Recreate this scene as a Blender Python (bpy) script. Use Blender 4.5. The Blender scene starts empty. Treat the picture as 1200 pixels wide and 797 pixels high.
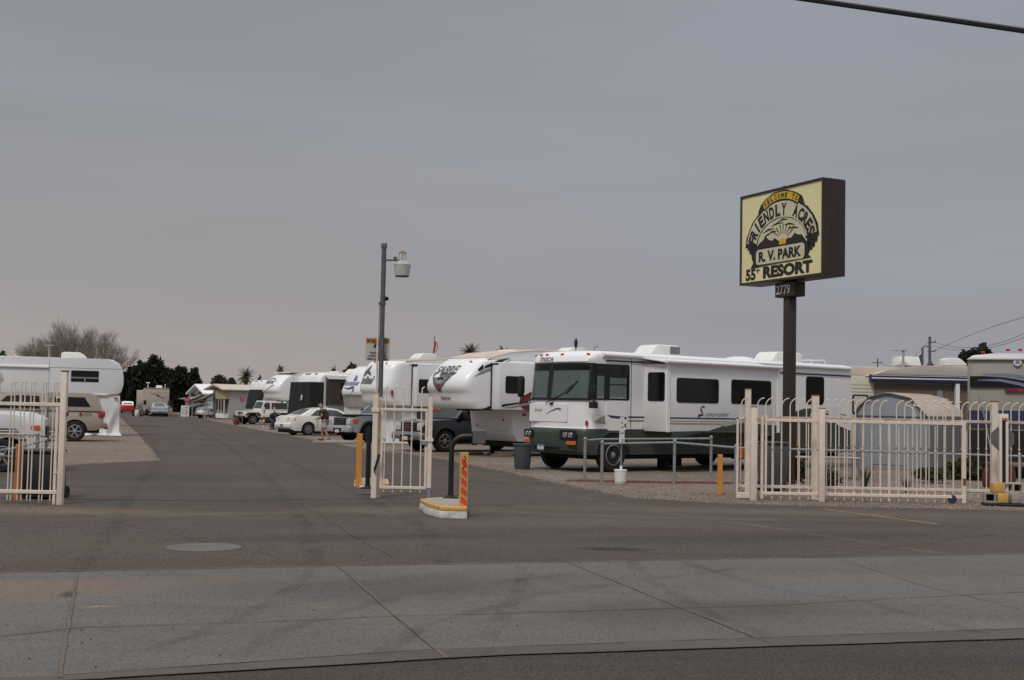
import bpy, bmesh, math, random
from mathutils import Vector, Matrix
R = math.radians
random.seed(7)
sc = bpy.context.scene
C = sc.collection
# ------------------------------------------------------------------ camera model (photo 1200 x 797)
FPX, PITCH, ROLL, CAMH = 1450.0, math.atan(79.0/1450.0), R(1.15), 1.7
_f = Vector((0, math.cos(PITCH), math.sin(PITCH)))
_u0 = Vector((0, -math.sin(PITCH), math.cos(PITCH)))
_r = Vector((math.cos(ROLL), 0, 0)) + _u0*math.sin(ROLL)
_u = Vector((-math.sin(ROLL), 0, 0)) + _u0*math.cos(ROLL)
def ray(px, py): return _f + _r*((px-600)/FPX) - _u*((py-398.5)/FPX)
def G(px, py, z=0.0):
    d = ray(px, py); t = (z-CAMH)/d.z
    return Vector((d.x*t, d.y*t, z))
def P(px, py, Y):
    d = ray(px, py); t = Y/d.y
    return Vector((d.x*t, Y, CAMH+d.z*t))
cam = bpy.data.cameras.new("camera"); co = bpy.data.objects.new("camera", cam); C.objects.link(co)
co.matrix_world = Matrix(((_r.x, _u.x, -_f.x, 0), (_r.y, _u.y, -_f.y, 0), (_r.z, _u.z, -_f.z, CAMH), (0, 0, 0, 1)))
cam.sensor_width = 36; cam.lens = 36*FPX/1200; cam.clip_end = 4000; cam.clip_start = .1
sc.camera = co
# ------------------------------------------------------------------ materials
M = {}
def _nm(name):
    m = bpy.data.materials.new(name); m.use_nodes = True
    nt = m.node_tree; b = nt.nodes['Principled BSDF']
    M[name] = m
    return m, nt, b
def mat(name, col, rough=.5, metal=0, var=.12, scale=3, bump=0, bscale=40, spec=.5, tint=None, coat=0, streak=0):
    """painted / plain surface with large soft wear and fine grain"""
    m, nt, b = _nm(name); N, L = nt.nodes, nt.links
    b.inputs['Roughness'].default_value = rough; b.inputs['Metallic'].default_value = metal
    b.inputs['Specular IOR Level'].default_value = spec; b.inputs['Coat Weight'].default_value = coat
    tc = N.new('ShaderNodeTexCoord'); mp = N.new('ShaderNodeMapping'); L.new(tc.outputs['Object'], mp.inputs[0])
    if streak: mp.inputs['Scale'].default_value = (1, 1, .12)
    n = N.new('ShaderNodeTexNoise'); n.inputs['Scale'].default_value = scale; n.inputs['Detail'].default_value = 6; n.inputs['Roughness'].default_value = .65
    L.new(mp.outputs[0], n.inputs[0])
    mix = N.new('ShaderNodeMix'); mix.data_type = 'RGBA'
    t = tint or [c*.6 for c in col]
    mix.inputs[6].default_value = (*col, 1); mix.inputs[7].default_value = (*t, 1)
    mr = N.new('ShaderNodeMapRange'); mr.inputs[1].default_value = .4; mr.inputs[2].default_value = .8; mr.inputs[4].default_value = min(1, var*3)
    L.new(n.outputs[0], mr.inputs[0]); L.new(mr.outputs[0], mix.inputs[0]); L.new(mix.outputs[2], b.inputs['Base Color'])
    mr2 = N.new('ShaderNodeMapRange'); mr2.inputs[3].default_value = max(0, rough-.06); mr2.inputs[4].default_value = min(1, rough+.15)
    L.new(n.outputs[0], mr2.inputs[0]); L.new(mr2.outputs[0], b.inputs['Roughness'])
    if bump:
        n2 = N.new('ShaderNodeTexNoise'); n2.inputs['Scale'].default_value = bscale; n2.inputs['Detail'].default_value = 3
        L.new(tc.outputs['Object'], n2.inputs[0])
        bp = N.new('ShaderNodeBump'); bp.inputs['Strength'].default_value = bump; bp.inputs['Distance'].default_value = .01
        L.new(n2.outputs[0], bp.inputs['Height']); L.new(bp.outputs[0], b.inputs['Normal'])
    return m
mat('white_gel', (.80,.80,.81), .28, var=.10, scale=.8, tint=(.62,.60,.57), streak=1)
mat('white_side', (.72,.725,.74), .35, var=.12, scale=1.2, tint=(.56,.54,.51), streak=1)
mat('white_dull', (.60,.60,.60), .55, var=.15, scale=2, tint=(.40,.38,.35), streak=1)
mat('vinyl', (.72,.72,.72), .5, var=.2, scale=1.5, tint=(.45,.43,.41), bump=.5, bscale=5)
mat('plastic_white', (.74,.74,.71), .4, var=.12)
mat('roof_beige', (.56,.47,.39), .7, var=.2, scale=2, tint=(.36,.30,.25))
mat('cream_side', (.54,.50,.43), .5, var=.15, scale=1, tint=(.36,.32,.25), streak=1)
mat('taupe_side', (.30,.28,.245), .35, var=.08, scale=1, streak=1)
mat('far_beige', (.42,.35,.29), .5, var=.15, scale=1)
mat('grey_panel', (.38,.38,.38), .4, var=.1, scale=1, streak=1)
mat('green_skirt', (.050,.066,.054), .35, var=.15, scale=1.5, streak=1)
mat('glass_dark', (.006,.006,.007), .07, var=.05, spec=.35)
mat('glass_mid', (.04,.055,.055), .08, var=.1, spec=.5)
mat('black', (.007,.007,.008), .45, var=.2)
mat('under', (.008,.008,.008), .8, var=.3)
mat('rubber', (.010,.010,.010), .75, var=.3, scale=8)
mat('black_cloth', (.016,.015,.015), .9, var=.3, scale=3, bump=.3)
mat('brown_cloth', (.05,.035,.03), .9, var=.2, scale=3)
mat('chrome', (.55,.55,.56), .25, 1, var=.15)
mat('alloy', (.38,.38,.40), .35, .7, var=.15)
mat('galv', (.34,.36,.38), .42, .55, var=.3, scale=9, tint=(.22,.22,.22))
mat('grey_pole', (.12,.13,.14), .5, .3, var=.3, scale=6)
mat('lamp_metal', (.42,.42,.40), .45, .3, var=.2)
mat('lens', (.55,.55,.53), .35, var=.2, scale=10)
mat('amber', (.55,.13,.03), .3, var=.1)
mat('red', (.42,.02,.025), .3, var=.15)
mat('red_dull', (.30,.035,.03), .5, var=.2)
mat('bur', (.16,.012,.02), .35, var=.1)
mat('gold', (.36,.29,.20), .4, var=.1)
mat('grey_decal', (.10,.10,.11), .4, var=.1)
mat('mid_decal', (.25,.26,.28), .4, var=.1)
mat('blue_decal', (.05,.08,.18), .4, var=.1)
mat('blue_dark', (.02,.03,.075), .45, var=.15)
mat('sky_decal', (.16,.20,.30), .4, var=.1)
mat('car_white', (.78,.76,.72), .2, var=.06, coat=.5)
mat('car_silver', (.36,.37,.40), .25, .4, var=.06, coat=.5)
mat('car_tan', (.36,.30,.24), .25, .35, var=.08, coat=.5)
mat('car_tan_low', (.23,.185,.145), .3, .3, var=.1)
mat('car_dark', (.012,.015,.022), .15, .2, var=.1, coat=.6)
mat('fence_cream', (.74,.65,.555), .5, var=.14, scale=11, tint=(.45,.31,.22), bump=.3, bscale=60)
mat('fence_rust', (.56,.44,.36), .6, var=.4, scale=9, tint=(.26,.12,.06), bump=.4, bscale=60)
mat('rust', (.22,.09,.035), .8, var=.5, scale=12, tint=(.10,.04,.02))
mat('orange_post', (.62,.26,.045), .5, var=.25, scale=7, tint=(.42,.16,.04))
mat('orange_left', (.52,.17,.05), .6, var=.3, scale=7)
mat('kerb_yellow', (.62,.33,.06), .6, var=.4, scale=8, tint=(.35,.25,.15))
mat('kerb_white', (.66,.64,.60), .7, var=.4, scale=6, tint=(.30,.27,.24), bump=.4)
mat('stripe_red', (.60,.07,.03), .45, var=.2)
mat('block_grey', (.34,.31,.27), .9, var=.3, scale=10, bump=.6)
mat('back_metal', (.15,.135,.12), .6, .2, var=.2); mat('block_pale', (.48,.43,.36), .9, var=.3, scale=10, bump=.6)
mat('sign_brown', (.035,.022,.021), .5, var=.25, scale=4)
mat('sign_cream', (.80,.74,.40), .4, var=.12, scale=2, tint=(.68,.62,.32))
mat('sign_yellow', (.70,.44,.03), .45, var=.15)
mat('sign_tan', (.66,.60,.42), .5, var=.2, scale=5)
mat('sign_black', (.016,.014,.013), .5, var=.2)
mat('sign_white', (.60,.60,.58), .5, var=.1)
mat('sign_sec', (.47,.46,.44), .5, var=.12)
mat('sign_orange', (.60,.27,.03), .5, var=.12)
mat('can_black', (.015,.015,.016), .5, var=.2, bump=.2)
mat('can_grey', (.065,.072,.075), .6, var=.2, bump=.2)
mat('terracotta', (.20,.06,.04), .8, var=.3)
mat('shed_wall', (.30,.32,.35), .6, var=.12, scale=1.5)
mat('shed_roof', (.52,.44,.39), .6, var=.2, scale=2)
mat('awning_green', (.25,.26,.23), .7, var=.2)
mat('tan_panel', (.42,.33,.21), .7, var=.15)
mat('brick_red', (.22,.115,.10), .85, var=.35, scale=9, bump=.5)
mat('bark', (.10,.075,.055), .9, var=.4, scale=6, bump=.6)
mat('twig', (.30,.245,.21), .9, var=.3, scale=6)
mat('leaf_dark', (.012,.018,.011), .8, var=.4, scale=.5, tint=(.035,.04,.02), spec=.2)
mat('leaf_mid', (.045,.055,.03), .8, var=.4, scale=.8, tint=(.07,.07,.035), spec=.2)
mat('leaf_rust', (.07,.045,.035), .8, var=.4, scale=.8, spec=.2)
mat('palm_leaf', (.035,.045,.02), .7, var=.4, scale=.8, tint=(.08,.075,.035), spec=.2)
mat('dead_frond', (.13,.085,.05), .9, var=.3)
mat('cactus', (.10,.03,.03), .8, var=.4, scale=6)
mat('skin', (.42,.22,.15), .55, var=.1)
mat('hair', (.24,.20,.16), .7, var=.2)
mat('hair_dark', (.05,.04,.03), .7, var=.2)
mat('shirt', (.035,.028,.026), .9, var=.2)
mat('shorts', (.40,.38,.36), .9, var=.15)
mat('jacket', (.03,.035,.025), .9, var=.2)
mat('denim', (.035,.05,.09), .9, var=.2)
mat('shoe', (.02,.02,.02), .7, var=.2)
mat('flower_pink', (.45,.05,.12), .7, var=.3)
mat('flag_red', (.40,.04,.05), .8, var=.1)
mat('wood_and_shade', (.17,.125,.095), .85, var=.3, scale=8)  # timber blocks, and the shade painted below the trailer awning
mat('cable', (.008,.009,.010), .4, var=.1)
mat('curtain', (.60,.68,.65), .9, var=.12, scale=4)
def glazing(name, tint, refl=.25):
    m, nt, b = _nm(name); N, L = nt.nodes, nt.links; N.remove(b)
    out = N['Material Output']; tr = N.new('ShaderNodeBsdfTransparent'); tr.inputs[0].default_value = (*tint, 1)
    gl = N.new('ShaderNodeBsdfGlossy'); gl.inputs['Roughness'].default_value = .04; gl.inputs[0].default_value = (.8,.8,.8,1)
    fr = N.new('ShaderNodeFresnel'); fr.inputs[0].default_value = 1.5
    mx = N.new('ShaderNodeMixShader'); L.new(fr.outputs[0], mx.inputs[0]); L.new(tr.outputs[0], mx.inputs[1]); L.new(gl.outputs[0], mx.inputs[2])
    L.new(mx.outputs[0], out.inputs[0]); return m
glazing('pane', (.84,.90,.88)); glazing('pane_tint', (.12,.15,.18)); glazing('pane_side', (.88,.92,.91))
def film(name, col, amt, scale):
    m, nt, b = _nm(name); N, L = nt.nodes, nt.links; b.inputs['Base Color'].default_value = (*col, 1); b.inputs['Roughness'].default_value = .95; b.inputs['Specular IOR Level'].default_value = .1
    tr = N.new('ShaderNodeBsdfTransparent'); mx = N.new('ShaderNodeMixShader'); tc = N.new('ShaderNodeTexCoord'); n = N.new('ShaderNodeTexNoise'); n.inputs['Scale'].default_value = scale; n.inputs['Detail'].default_value = 6; L.new(tc.outputs['Object'], n.inputs[0])
    mr = N.new('ShaderNodeMapRange'); mr.inputs[1].default_value = .35; mr.inputs[2].default_value = .7; mr.inputs[4].default_value = amt; L.new(n.outputs[0], mr.inputs[0]); L.new(mr.outputs[0], mx.inputs[0]); L.new(tr.outputs[0], mx.inputs[1]); L.new(b.outputs[0], mx.inputs[2]); L.new(mx.outputs[0], N['Material Output'].inputs[0])
film('tyre_film', (.035,.033,.03), .16, 2); film('dust_film', (.26,.20,.15), .28, 1.2)
# ---- ground materials (world-scale, object coordinates)
def ground(name, c1, c2, c3, fine=90, bump=.5, rough=.9, stains=(), big=.12, pebble=0, streakdir=None, speck=.5):
    m, nt, b = _nm(name); N, L = nt.nodes, nt.links
    b.inputs['Roughness'].default_value = rough; b.inputs['Specular IOR Level'].default_value = .25
    tc = N.new('ShaderNodeTexCoord'); O = tc.outputs['Object']
    def noise(s, d=5, r=.6, mp=None):
        n = N.new('ShaderNodeTexNoise'); n.inputs['Scale'].default_value = s; n.inputs['Detail'].default_value = d; n.inputs['Roughness'].default_value = r
        L.new(mp or O, n.inputs[0]); return n.outputs[0]
    def rng(x, a, b_, c=0, d=1):
        r = N.new('ShaderNodeMapRange'); r.inputs[1].default_value = a; r.inputs[2].default_value = b_; r.inputs[3].default_value = c; r.inputs[4].default_value = d; L.new(x, r.inputs[0]); return r.outputs[0]
    def mixc(f, a, b_):
        x = N.new('ShaderNodeMix'); x.data_type = 'RGBA'; L.new(f, x.inputs[0])
        for i, v in ((6, a), (7, b_)):
            if isinstance(v, tuple): x.inputs[i].default_value = (*v, 1)
            else: L.new(v, x.inputs[i])
        return x.outputs[2]
    def mul(a, b_):
        x = N.new('ShaderNodeMath'); x.operation = 'MULTIPLY'; L.new(a, x.inputs[0])
        if isinstance(b_, (int, float)): x.inputs[1].default_value = b_
        else: L.new(b_, x.inputs[1])
        return x.outputs[0]
    col = mixc(rng(noise(big), .35, .68), c1, c2)
    mp = N.new('ShaderNodeMapping'); L.new(O, mp.inputs[0])
    if streakdir is not None:
        mp.inputs['Rotation'].default_value = (0, 0, -streakdir); mp.inputs['Scale'].default_value = (.07, 1.3, 1)
        col = mixc(mul(rng(noise(1.0, 4, .6, mp.outputs[0]), .45, .75), .6), col, c3)
    col = mixc(mul(rng(noise(1.1, 8, .7), .5, .75), .55), col, c3)
    for (p, rx, ry, rot, sc_, amt) in stains:
        m2 = N.new('ShaderNodeMapping'); m2.vector_type = 'TEXTURE'; m2.inputs['Location'].default_value = (p[0], p[1], 0); m2.inputs['Rotation'].default_value = (0, 0, rot); m2.inputs['Scale'].default_value = (rx, ry, 1e3)
        L.new(O, m2.inputs[0])
        ln = N.new('ShaderNodeVectorMath'); ln.operation = 'LENGTH'; L.new(m2.outputs[0], ln.inputs[0])
        ad = N.new('ShaderNodeMath'); ad.operation = 'MULTIPLY_ADD'; L.new(noise(1.7, 7, .7), ad.inputs[0]); ad.inputs[1].default_value = 1.5; L.new(ln.outputs['Value'], ad.inputs[2])
        col = mixc(rng(ad.outputs[0], 1.1, 1.9, amt, 0), col, sc_)
    # speckle of aggregate, fading to nothing only through its own size
    f = noise(fine, 2, .5)
    dk = N.new('ShaderNodeMix'); dk.data_type = 'RGBA'; dk.blend_type = 'MULTIPLY'; dk.inputs[0].default_value = 1
    gr = rng(f, .3, .7, 1-speck, 1+speck); cb = N.new('ShaderNodeCombineColor')
    for i in range(3): L.new(gr, cb.inputs[i])
    L.new(col, dk.inputs[6]); L.new(cb.outputs[0], dk.inputs[7]); col = dk.outputs[2]
    h = f
    if pebble:
        v = N.new('ShaderNodeTexVoronoi'); v.inputs['Scale'].default_value = pebble; L.new(O, v.inputs[0])
        v2 = N.new('ShaderNodeMix'); v2.data_type = 'RGBA'; v2.blend_type = 'MULTIPLY'; v2.inputs[0].default_value = .8
        hs = N.new('ShaderNodeHueSaturation'); hs.inputs['Saturation'].default_value = .25; hs.inputs['Value'].default_value = 1.5; L.new(v.outputs['Color'], hs.inputs['Color'])
        L.new(col, v2.inputs[6]); L.new(hs.outputs[0], v2.inputs[7]); col = v2.outputs[2]
        iv = N.new('ShaderNodeMath'); iv.operation = 'SUBTRACT'; iv.inputs[0].default_value = 1; L.new(v.outputs['Distance'], iv.inputs[1]); h = iv.outputs[0]
    L.new(col, b.inputs['Base Color'])
    bp = N.new('ShaderNodeBump'); bp.inputs['Strength'].default_value = bump; bp.inputs['Distance'].default_value = .012
    L.new(h, bp.inputs['Height']); L.new(bp.outputs[0], b.inputs['Normal'])
    return m
# ------------------------------------------------------------------ mesh builder
class MB:
    def __init__(s, name=None): s.bm = bmesh.new(); s.mats = []; s.cur = 0; s.xf = None
    def m(s, n):
        if n not in s.mats: s.mats.append(n)
        s.cur = s.mats.index(n); return s
    def v(s, p):
        p = Vector(p)
        if s.xf is not None: p = s.xf @ p
        return s.bm.verts.new(p)
    def f(s, vs):
        try: f = s.bm.faces.new(vs)
        except ValueError: return None
        f.material_index = s.cur; return f
    def solid(s, bot, top, bev=0, seg=2):
        """two matching point loops -> closed prism"""
        a = [s.v(p) for p in bot]; b = [s.v(p) for p in top]; n = len(a); fs = []
        fs.append(s.f(a[::-1])); fs.append(s.f(b))
        for i in range(n): fs.append(s.f([a[i], a[(i+1) % n], b[(i+1) % n], b[i]]))
        if bev:
            es = list({e for f in fs if f for e in f.edges})
            r = bmesh.ops.bevel(s.bm, geom=es, offset=bev, segments=seg, profile=.5, affect='EDGES', clamp_overlap=True)
            for f in r['faces']: f.material_index = s.cur
        return s
    def box(s, x0, x1, y0, y1, z0, z1, bev=0, seg=2):
        if x0 > x1: x0, x1 = x1, x0
        if y0 > y1: y0, y1 = y1, y0
        q = [(x0,y0),(x1,y0),(x1,y1),(x0,y1)]
        return s.solid([(x,y,z0) for x,y in q], [(x,y,z1) for x,y in q], bev, seg)
    def prism_y(s, poly, y0, y1, bev=0, seg=2):    # poly in (x,z)
        if y0 > y1: y0, y1 = y1, y0
        ar = sum(poly[i][0]*poly[(i+1)%len(poly)][1]-poly[(i+1)%len(poly)][0]*poly[i][1] for i in range(len(poly)))
        if ar > 0: poly = poly[::-1]
        return s.solid([(x,y0,z) for x,z in poly], [(x,y1,z) for x,z in poly], bev, seg)
    def prism_x(s, poly, x0, x1, bev=0, seg=2):    # poly in (y,z)
        if x0 > x1: x0, x1 = x1, x0
        ar = sum(poly[i][0]*poly[(i+1)%len(poly)][1]-poly[(i+1)%len(poly)][0]*poly[i][1] for i in range(len(poly)))
        if ar < 0: poly = poly[::-1]
        return s.solid([(x0,y,z) for y,z in poly], [(x1,y,z) for y,z in poly], bev, seg)
    def tube(s, pts, r, n=8, cap=True):
        pts = [Vector(p) for p in pts]; rs = r if isinstance(r, (list, tuple)) else [r]*len(pts)
        rings = []; prev = None
        for i, p in enumerate(pts):
            d = (pts[min(i+1, len(pts)-1)]-pts[max(i-1, 0)])
            if d.length < 1e-9: d = Vector((0,0,1))
            d.normalize()
            if prev is None: a = d.orthogonal().normalized()
            else:
                a = prev - d*prev.dot(d)
                a = a.normalized() if a.length > 1e-6 else d.orthogonal().normalized()
            prev = a; b = d.cross(a)
            rings.append([s.v(p+(a*math.cos(2*math.pi*k/n)+b*math.sin(2*math.pi*k/n))*rs[i]) for k in range(n)])
        for i in range(len(rings)-1):
            for k in range(n): s.f([rings[i][k], rings[i][(k+1)%n], rings[i+1][(k+1)%n], rings[i+1][k]])
        if cap: s.f(rings[0][::-1]); s.f(rings[-1])
        return s
    def lathe(s, prof, o, axis=(0,0,1), n=20):     # prof: (radius, height)
        ax = Vector(axis).normalized(); a = ax.orthogonal().normalized(); b = ax.cross(a); o = Vector(o); rings = []
        for r, h in prof:
            rings.append([s.v(o+ax*h+(a*math.cos(2*math.pi*k/n)+b*math.sin(2*math.pi*k/n))*max(r, 1e-4)) for k in range(n)])
        for i in range(len(rings)-1):
            for k in range(n): s.f([rings[i][k], rings[i][(k+1)%n], rings[i+1][(k+1)%n], rings[i+1][k]])
        s.f(rings[0][::-1]); s.f(rings[-1]); return s
    def loft(s, rings, caps=True, closed=True):
        rs = [[s.v(p) for p in r] for r in rings]; n = len(rs[0])
        for i in range(len(rs)-1):
            for k in range(n if closed else n-1): s.f([rs[i][k], rs[i][(k+1)%n], rs[i+1][(k+1)%n], rs[i+1][k]])
        if caps: s.f(rs[0][::-1]); s.f(rs[-1])
        return s
    def grid(s, fn, nu, nv):
        g = [[s.v(fn(i/nu, j/nv)) for j in range(nv+1)] for i in range(nu+1)]
        for i in range(nu):
            for j in range(nv): s.f([g[i][j], g[i+1][j], g[i+1][j+1], g[i][j+1]])
        return s
    def plate(s, poly, fr, t=.004, bev=0):         # poly in frame (u,v), raised by t
        bot = [fr(u, v, -t) for u, v in poly]; top = [fr(u, v, t) for u, v in poly]
        ar = sum(poly[i][0]*poly[(i+1)%len(poly)][1]-poly[(i+1)%len(poly)][0]*poly[i][1] for i in range(len(poly)))
        if ar < 0: bot, top = bot[::-1], top[::-1]
        return s.solid(bot, top, bev, 1)
    def stroke(s, pts, w, fr, t=.004):
        n = len(pts); L_, R_ = [], []
        for i, p in enumerate(pts):
            a = Vector(pts[max(i-1,0)]); b = Vector(pts[min(i+1,n-1)]); d = (b-a); d = d.normalized() if d.length > 0 else Vector((1,0))
            ww = w[i] if isinstance(w, (list,tuple)) else w
            q = Vector((-d.y, d.x))*ww/2; L_.append(Vector(p)+q); R_.append(Vector(p)-q)
        for i in range(n-1):
            s.f([s.v(fr(*R_[i], t)), s.v(fr(*R_[i+1], t)), s.v(fr(*L_[i+1], t)), s.v(fr(*L_[i], t))])
        return s
    def text(s, body, w, h, fr, t=.004, bold=0, shear=0, rot=0, at=(0,0), spacing=1):
        cu = bpy.data.curves.new('t', 'FONT'); cu.body = body; cu.offset = bold; cu.shear = shear; cu.resolution_u = 3; cu.space_character = spacing
        o = bpy.data.objects.new('t', cu); C.objects.link(o)
        me = bpy.data.meshes.new_from_object(o.evaluated_get(bpy.context.evaluated_depsgraph_get()))
        bpy.data.objects.remove(o); bpy.data.curves.remove(cu)
        if not me.vertices: return s
        xs = [v.co.x for v in me.vertices]; ys = [v.co.y for v in me.vertices]
        x0, x1, y0, y1 = min(xs), max(xs), min(ys), max(ys); cx, cy = (x0+x1)/2, (y0+y1)/2
        sx = w/(x1-x0) if w else h/(y1-y0); sy = h/(y1-y0); ca, sa = math.cos(rot), math.sin(rot)
        vs = []
        for v in me.vertices:
            a, b = (v.co.x-cx)*sx, (v.co.y-cy)*sy
            vs.append(s.v(fr(at[0]+a*ca-b*sa, at[1]+a*sa+b*ca, t)))
        for p in me.polygons: s.f([vs[i] for i in p.vertices])
        bpy.data.meshes.remove(me); return s
    def build(s, name, parent=None, mat_=None, smooth=35):
        me = bpy.data.meshes.new(name)
        if smooth: bmesh.ops.recalc_face_normals(s.bm, faces=s.bm.faces)
        s.bm.to_mesh(me); s.bm.free()
        for n in (s.mats or [mat_ or 'white_side']): me.materials.append(M[n])
        if smooth:
            me.polygons.foreach_set('use_smooth', [True]*len(me.polygons)); me.set_sharp_from_angle(angle=R(smooth))
        o = bpy.data.objects.new(name, me); C.objects.link(o)
        if parent: o.parent = parent
        return o
def rrect(w, h, r=.04, n=4, cx=0, cy=0):
    p = []; r = min(r, w/2-.001, h/2-.001)
    for qx, qy, a0 in ((1,1,0),(-1,1,90),(-1,-1,180),(1,-1,270)):
        for i in range(n+1):
            a = R(a0+90*i/n); p.append((cx+qx*(w/2-r)+r*math.cos(a), cy+qy*(h/2-r)+r*math.sin(a)))
    return p
def frame(o, U, V):
    o, U, V = Vector(o), Vector(U).normalized(), Vector(V).normalized(); Nn = U.cross(V)
    return lambda u, v, t=0: o+U*u+V*v+Nn*t
def fL(x, y, z): return frame((x,y,z), (-1,0,0), (0,0,1))     # left side of a vehicle
def fR(x, y, z): return frame((x,y,z), (1,0,0), (0,0,1))
def fF(x, y, z): return frame((x,y,z), (0,1,0), (0,0,1))      # front
def capfr(xf, a, n, W_, y0, z0, off=.0):
    """decal frame wrapped on a rounded nose: u across, v up"""
    def fr(u, v, t=0):
        y, z = y0+u, z0+v; q = min(abs(y)/(W_/2), .999); return Vector((xf(z)-a+a*(1-q**n)**(1/n)+t+off, y, z))
    return fr
def fB(x, y, z): return frame((x,y,z), (0,-1,0), (0,0,1))
def interp(pts, x):
    if x <= pts[0][0]: return pts[0][1]
    for (a, va), (b, vb) in zip(pts, pts[1:]):
        if x <= b:
            t = (x-a)/(b-a) if b > a else 0
            return va+(vb-va)*t
    return pts[-1][1]
def thing(name, label, cat, loc=(0,0,0), heading=0.0, group=None):
    o = bpy.data.objects.new(name, None); C.objects.link(o); o.empty_display_size = .2
    o.location = loc; o.rotation_euler = (0,0,heading); o['label'] = label; o['category'] = cat
    if group: o['group'] = group
    return o
def tag(o, label, cat, group=None):
    o['label'] = label; o['category'] = cat
    if group: o['group'] = group
    return o
def struct(o, kind='structure'): o['kind'] = kind; return o
def anchor(root, ax, ay, w, ang):
    """put the root so that its local point (ax, ay) stands on world point w, its +x pointing along angle ang"""
    c, s = math.cos(ang), math.sin(ang)
    root.location = (w[0]-(ax*c-ay*s), w[1]-(ax*s+ay*c), 0); root.rotation_euler = (0,0,ang)
def copy_tree(o, parent=None):
    c = o.copy(); C.objects.link(c); c.parent = parent
    for ch in list(o.children): copy_tree(ch, c)
    return c
# directions of the place: lane runs along AL, street along AS
AS = R(18.5); AL = AS+R(90)
RV = math.atan2(-.616, -.787)          # the parked rigs right of the lane nose out this way
# ------------------------------------------------------------------ world and light
w = bpy.data.worlds.new("World"); sc.world = w; w.use_nodes = True
N, L = w.node_tree.nodes, w.node_tree.links
bg = N['Background']; bg.inputs[1].default_value = .1
SUN_EL, SUN_AZ = R(52), R(205)
sky = N.new('ShaderNodeTexSky'); sky.sky_type = 'NISHITA'; sky.sun_disc = False; sky.sun_elevation = SUN_EL; sky.sun_rotation = SUN_AZ
hs = N.new('ShaderNodeHueSaturation'); hs.inputs['Saturation'].default_value = .25; hs.inputs['Value'].default_value = .35; L.new(sky.outputs[0], hs.inputs['Color'])
tc = N.new('ShaderNodeTexCoord'); sp = N.new('ShaderNodeSeparateXYZ'); L.new(tc.outputs['Generated'], sp.inputs[0])
cr = N.new('ShaderNodeValToRGB'); cr.color_ramp.interpolation = 'EASE'
cr2 = N.new('ShaderNodeValToRGB'); cr2.color_ramp.interpolation = 'EASE'
K = .98
for ramp, low in ((cr, ((0,(.400,.352,.340)), (.04,(.390,.355,.350)), (.12,(.350,.345,.358)), (.22,(.322,.332,.362)), (.32,(.305,.320,.362)))), (cr2, ((0,(.345,.345,.372)), (.05,(.345,.350,.380)), (.15,(.335,.345,.385)), (.30,(.325,.342,.392))))):
    E = ramp.color_ramp.elements
    E[0].position = 0; E[0].color = (*low[0][1], 1)
    E[1].position = 1; E[1].color = (1.15,1.15,1.18,1)
    for p, c in low[1:]+((.42,(.36,.37,.40)), (.7,(.92,.93,.96))):
        e = E.new(p); e.color = (*c, 1)
    L.new(sp.outputs[2], ramp.inputs[0])
mz = N.new('ShaderNodeMapRange'); mz.inputs[1].default_value = -.22; mz.inputs[2].default_value = .24; mz.interpolation_type = 'SMOOTHSTEP'; L.new(sp.outputs[0], mz.inputs[0])
cm = N.new('ShaderNodeMix'); cm.data_type = 'RGBA'; L.new(mz.outputs[0], cm.inputs[0]); L.new(cr.outputs[0], cm.inputs[6]); L.new(cr2.outputs[0], cm.inputs[7])
# thin uneven overcast deck
mp = N.new('ShaderNodeMapping'); mp.inputs['Scale'].default_value = (1.2,2.0,9); mp.inputs['Rotation'].default_value = (0,R(14),R(20)); L.new(tc.outputs['Generated'], mp.inputs[0])
nz = N.new('ShaderNodeTexNoise'); nz.inputs['Scale'].default_value = 1.6; nz.inputs['Detail'].default_value = 5; nz.inputs['Roughness'].default_value = .5; L.new(mp.outputs[0], nz.inputs[0])
mr = N.new('ShaderNodeMapRange'); mr.inputs[1].default_value = .3; mr.inputs[2].default_value = .7; mr.inputs[3].default_value = 9.0; mr.inputs[4].default_value = 10.0; L.new(nz.outputs[0], mr.inputs[0])
vm = N.new('ShaderNodeVectorMath'); vm.operation = 'SCALE'; L.new(cm.outputs[2], vm.inputs[0]); L.new(mr.outputs[0], vm.inputs['Scale'])
mx = N.new('ShaderNodeMix'); mx.data_type = 'RGBA'; mx.inputs[0].default_value = .95; L.new(hs.outputs[0], mx.inputs[6]); L.new(vm.outputs[0], mx.inputs[7])
L.new(mx.outputs[2], bg.inputs[0])
sl = bpy.data.lights.new("sun", 'SUN'); sl.energy = 1.5; sl.angle = R(12); sl.color = (1,.96,.9)
so = bpy.data.objects.new("sun", sl); C.objects.link(so)
# sun direction: behind the camera and to the left, high
sd = Vector((-.42*math.cos(SUN_EL), -.91*math.cos(SUN_EL), math.sin(SUN_EL))).normalized()
so.rotation_euler = sd.to_track_quat('Z', 'Y').to_euler()
sky.sun_rotation = math.atan2(sd.x, sd.y)
sc.view_settings.view_transform = 'Standard'; sc.view_settings.look = 'None'; sc.view_settings.exposure = 0; sc.view_settings.gamma = 1
try: sc.view_settings.use_curve_mapping = False
except Exception: pass
sc.cycles.max_bounces = 6
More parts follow.
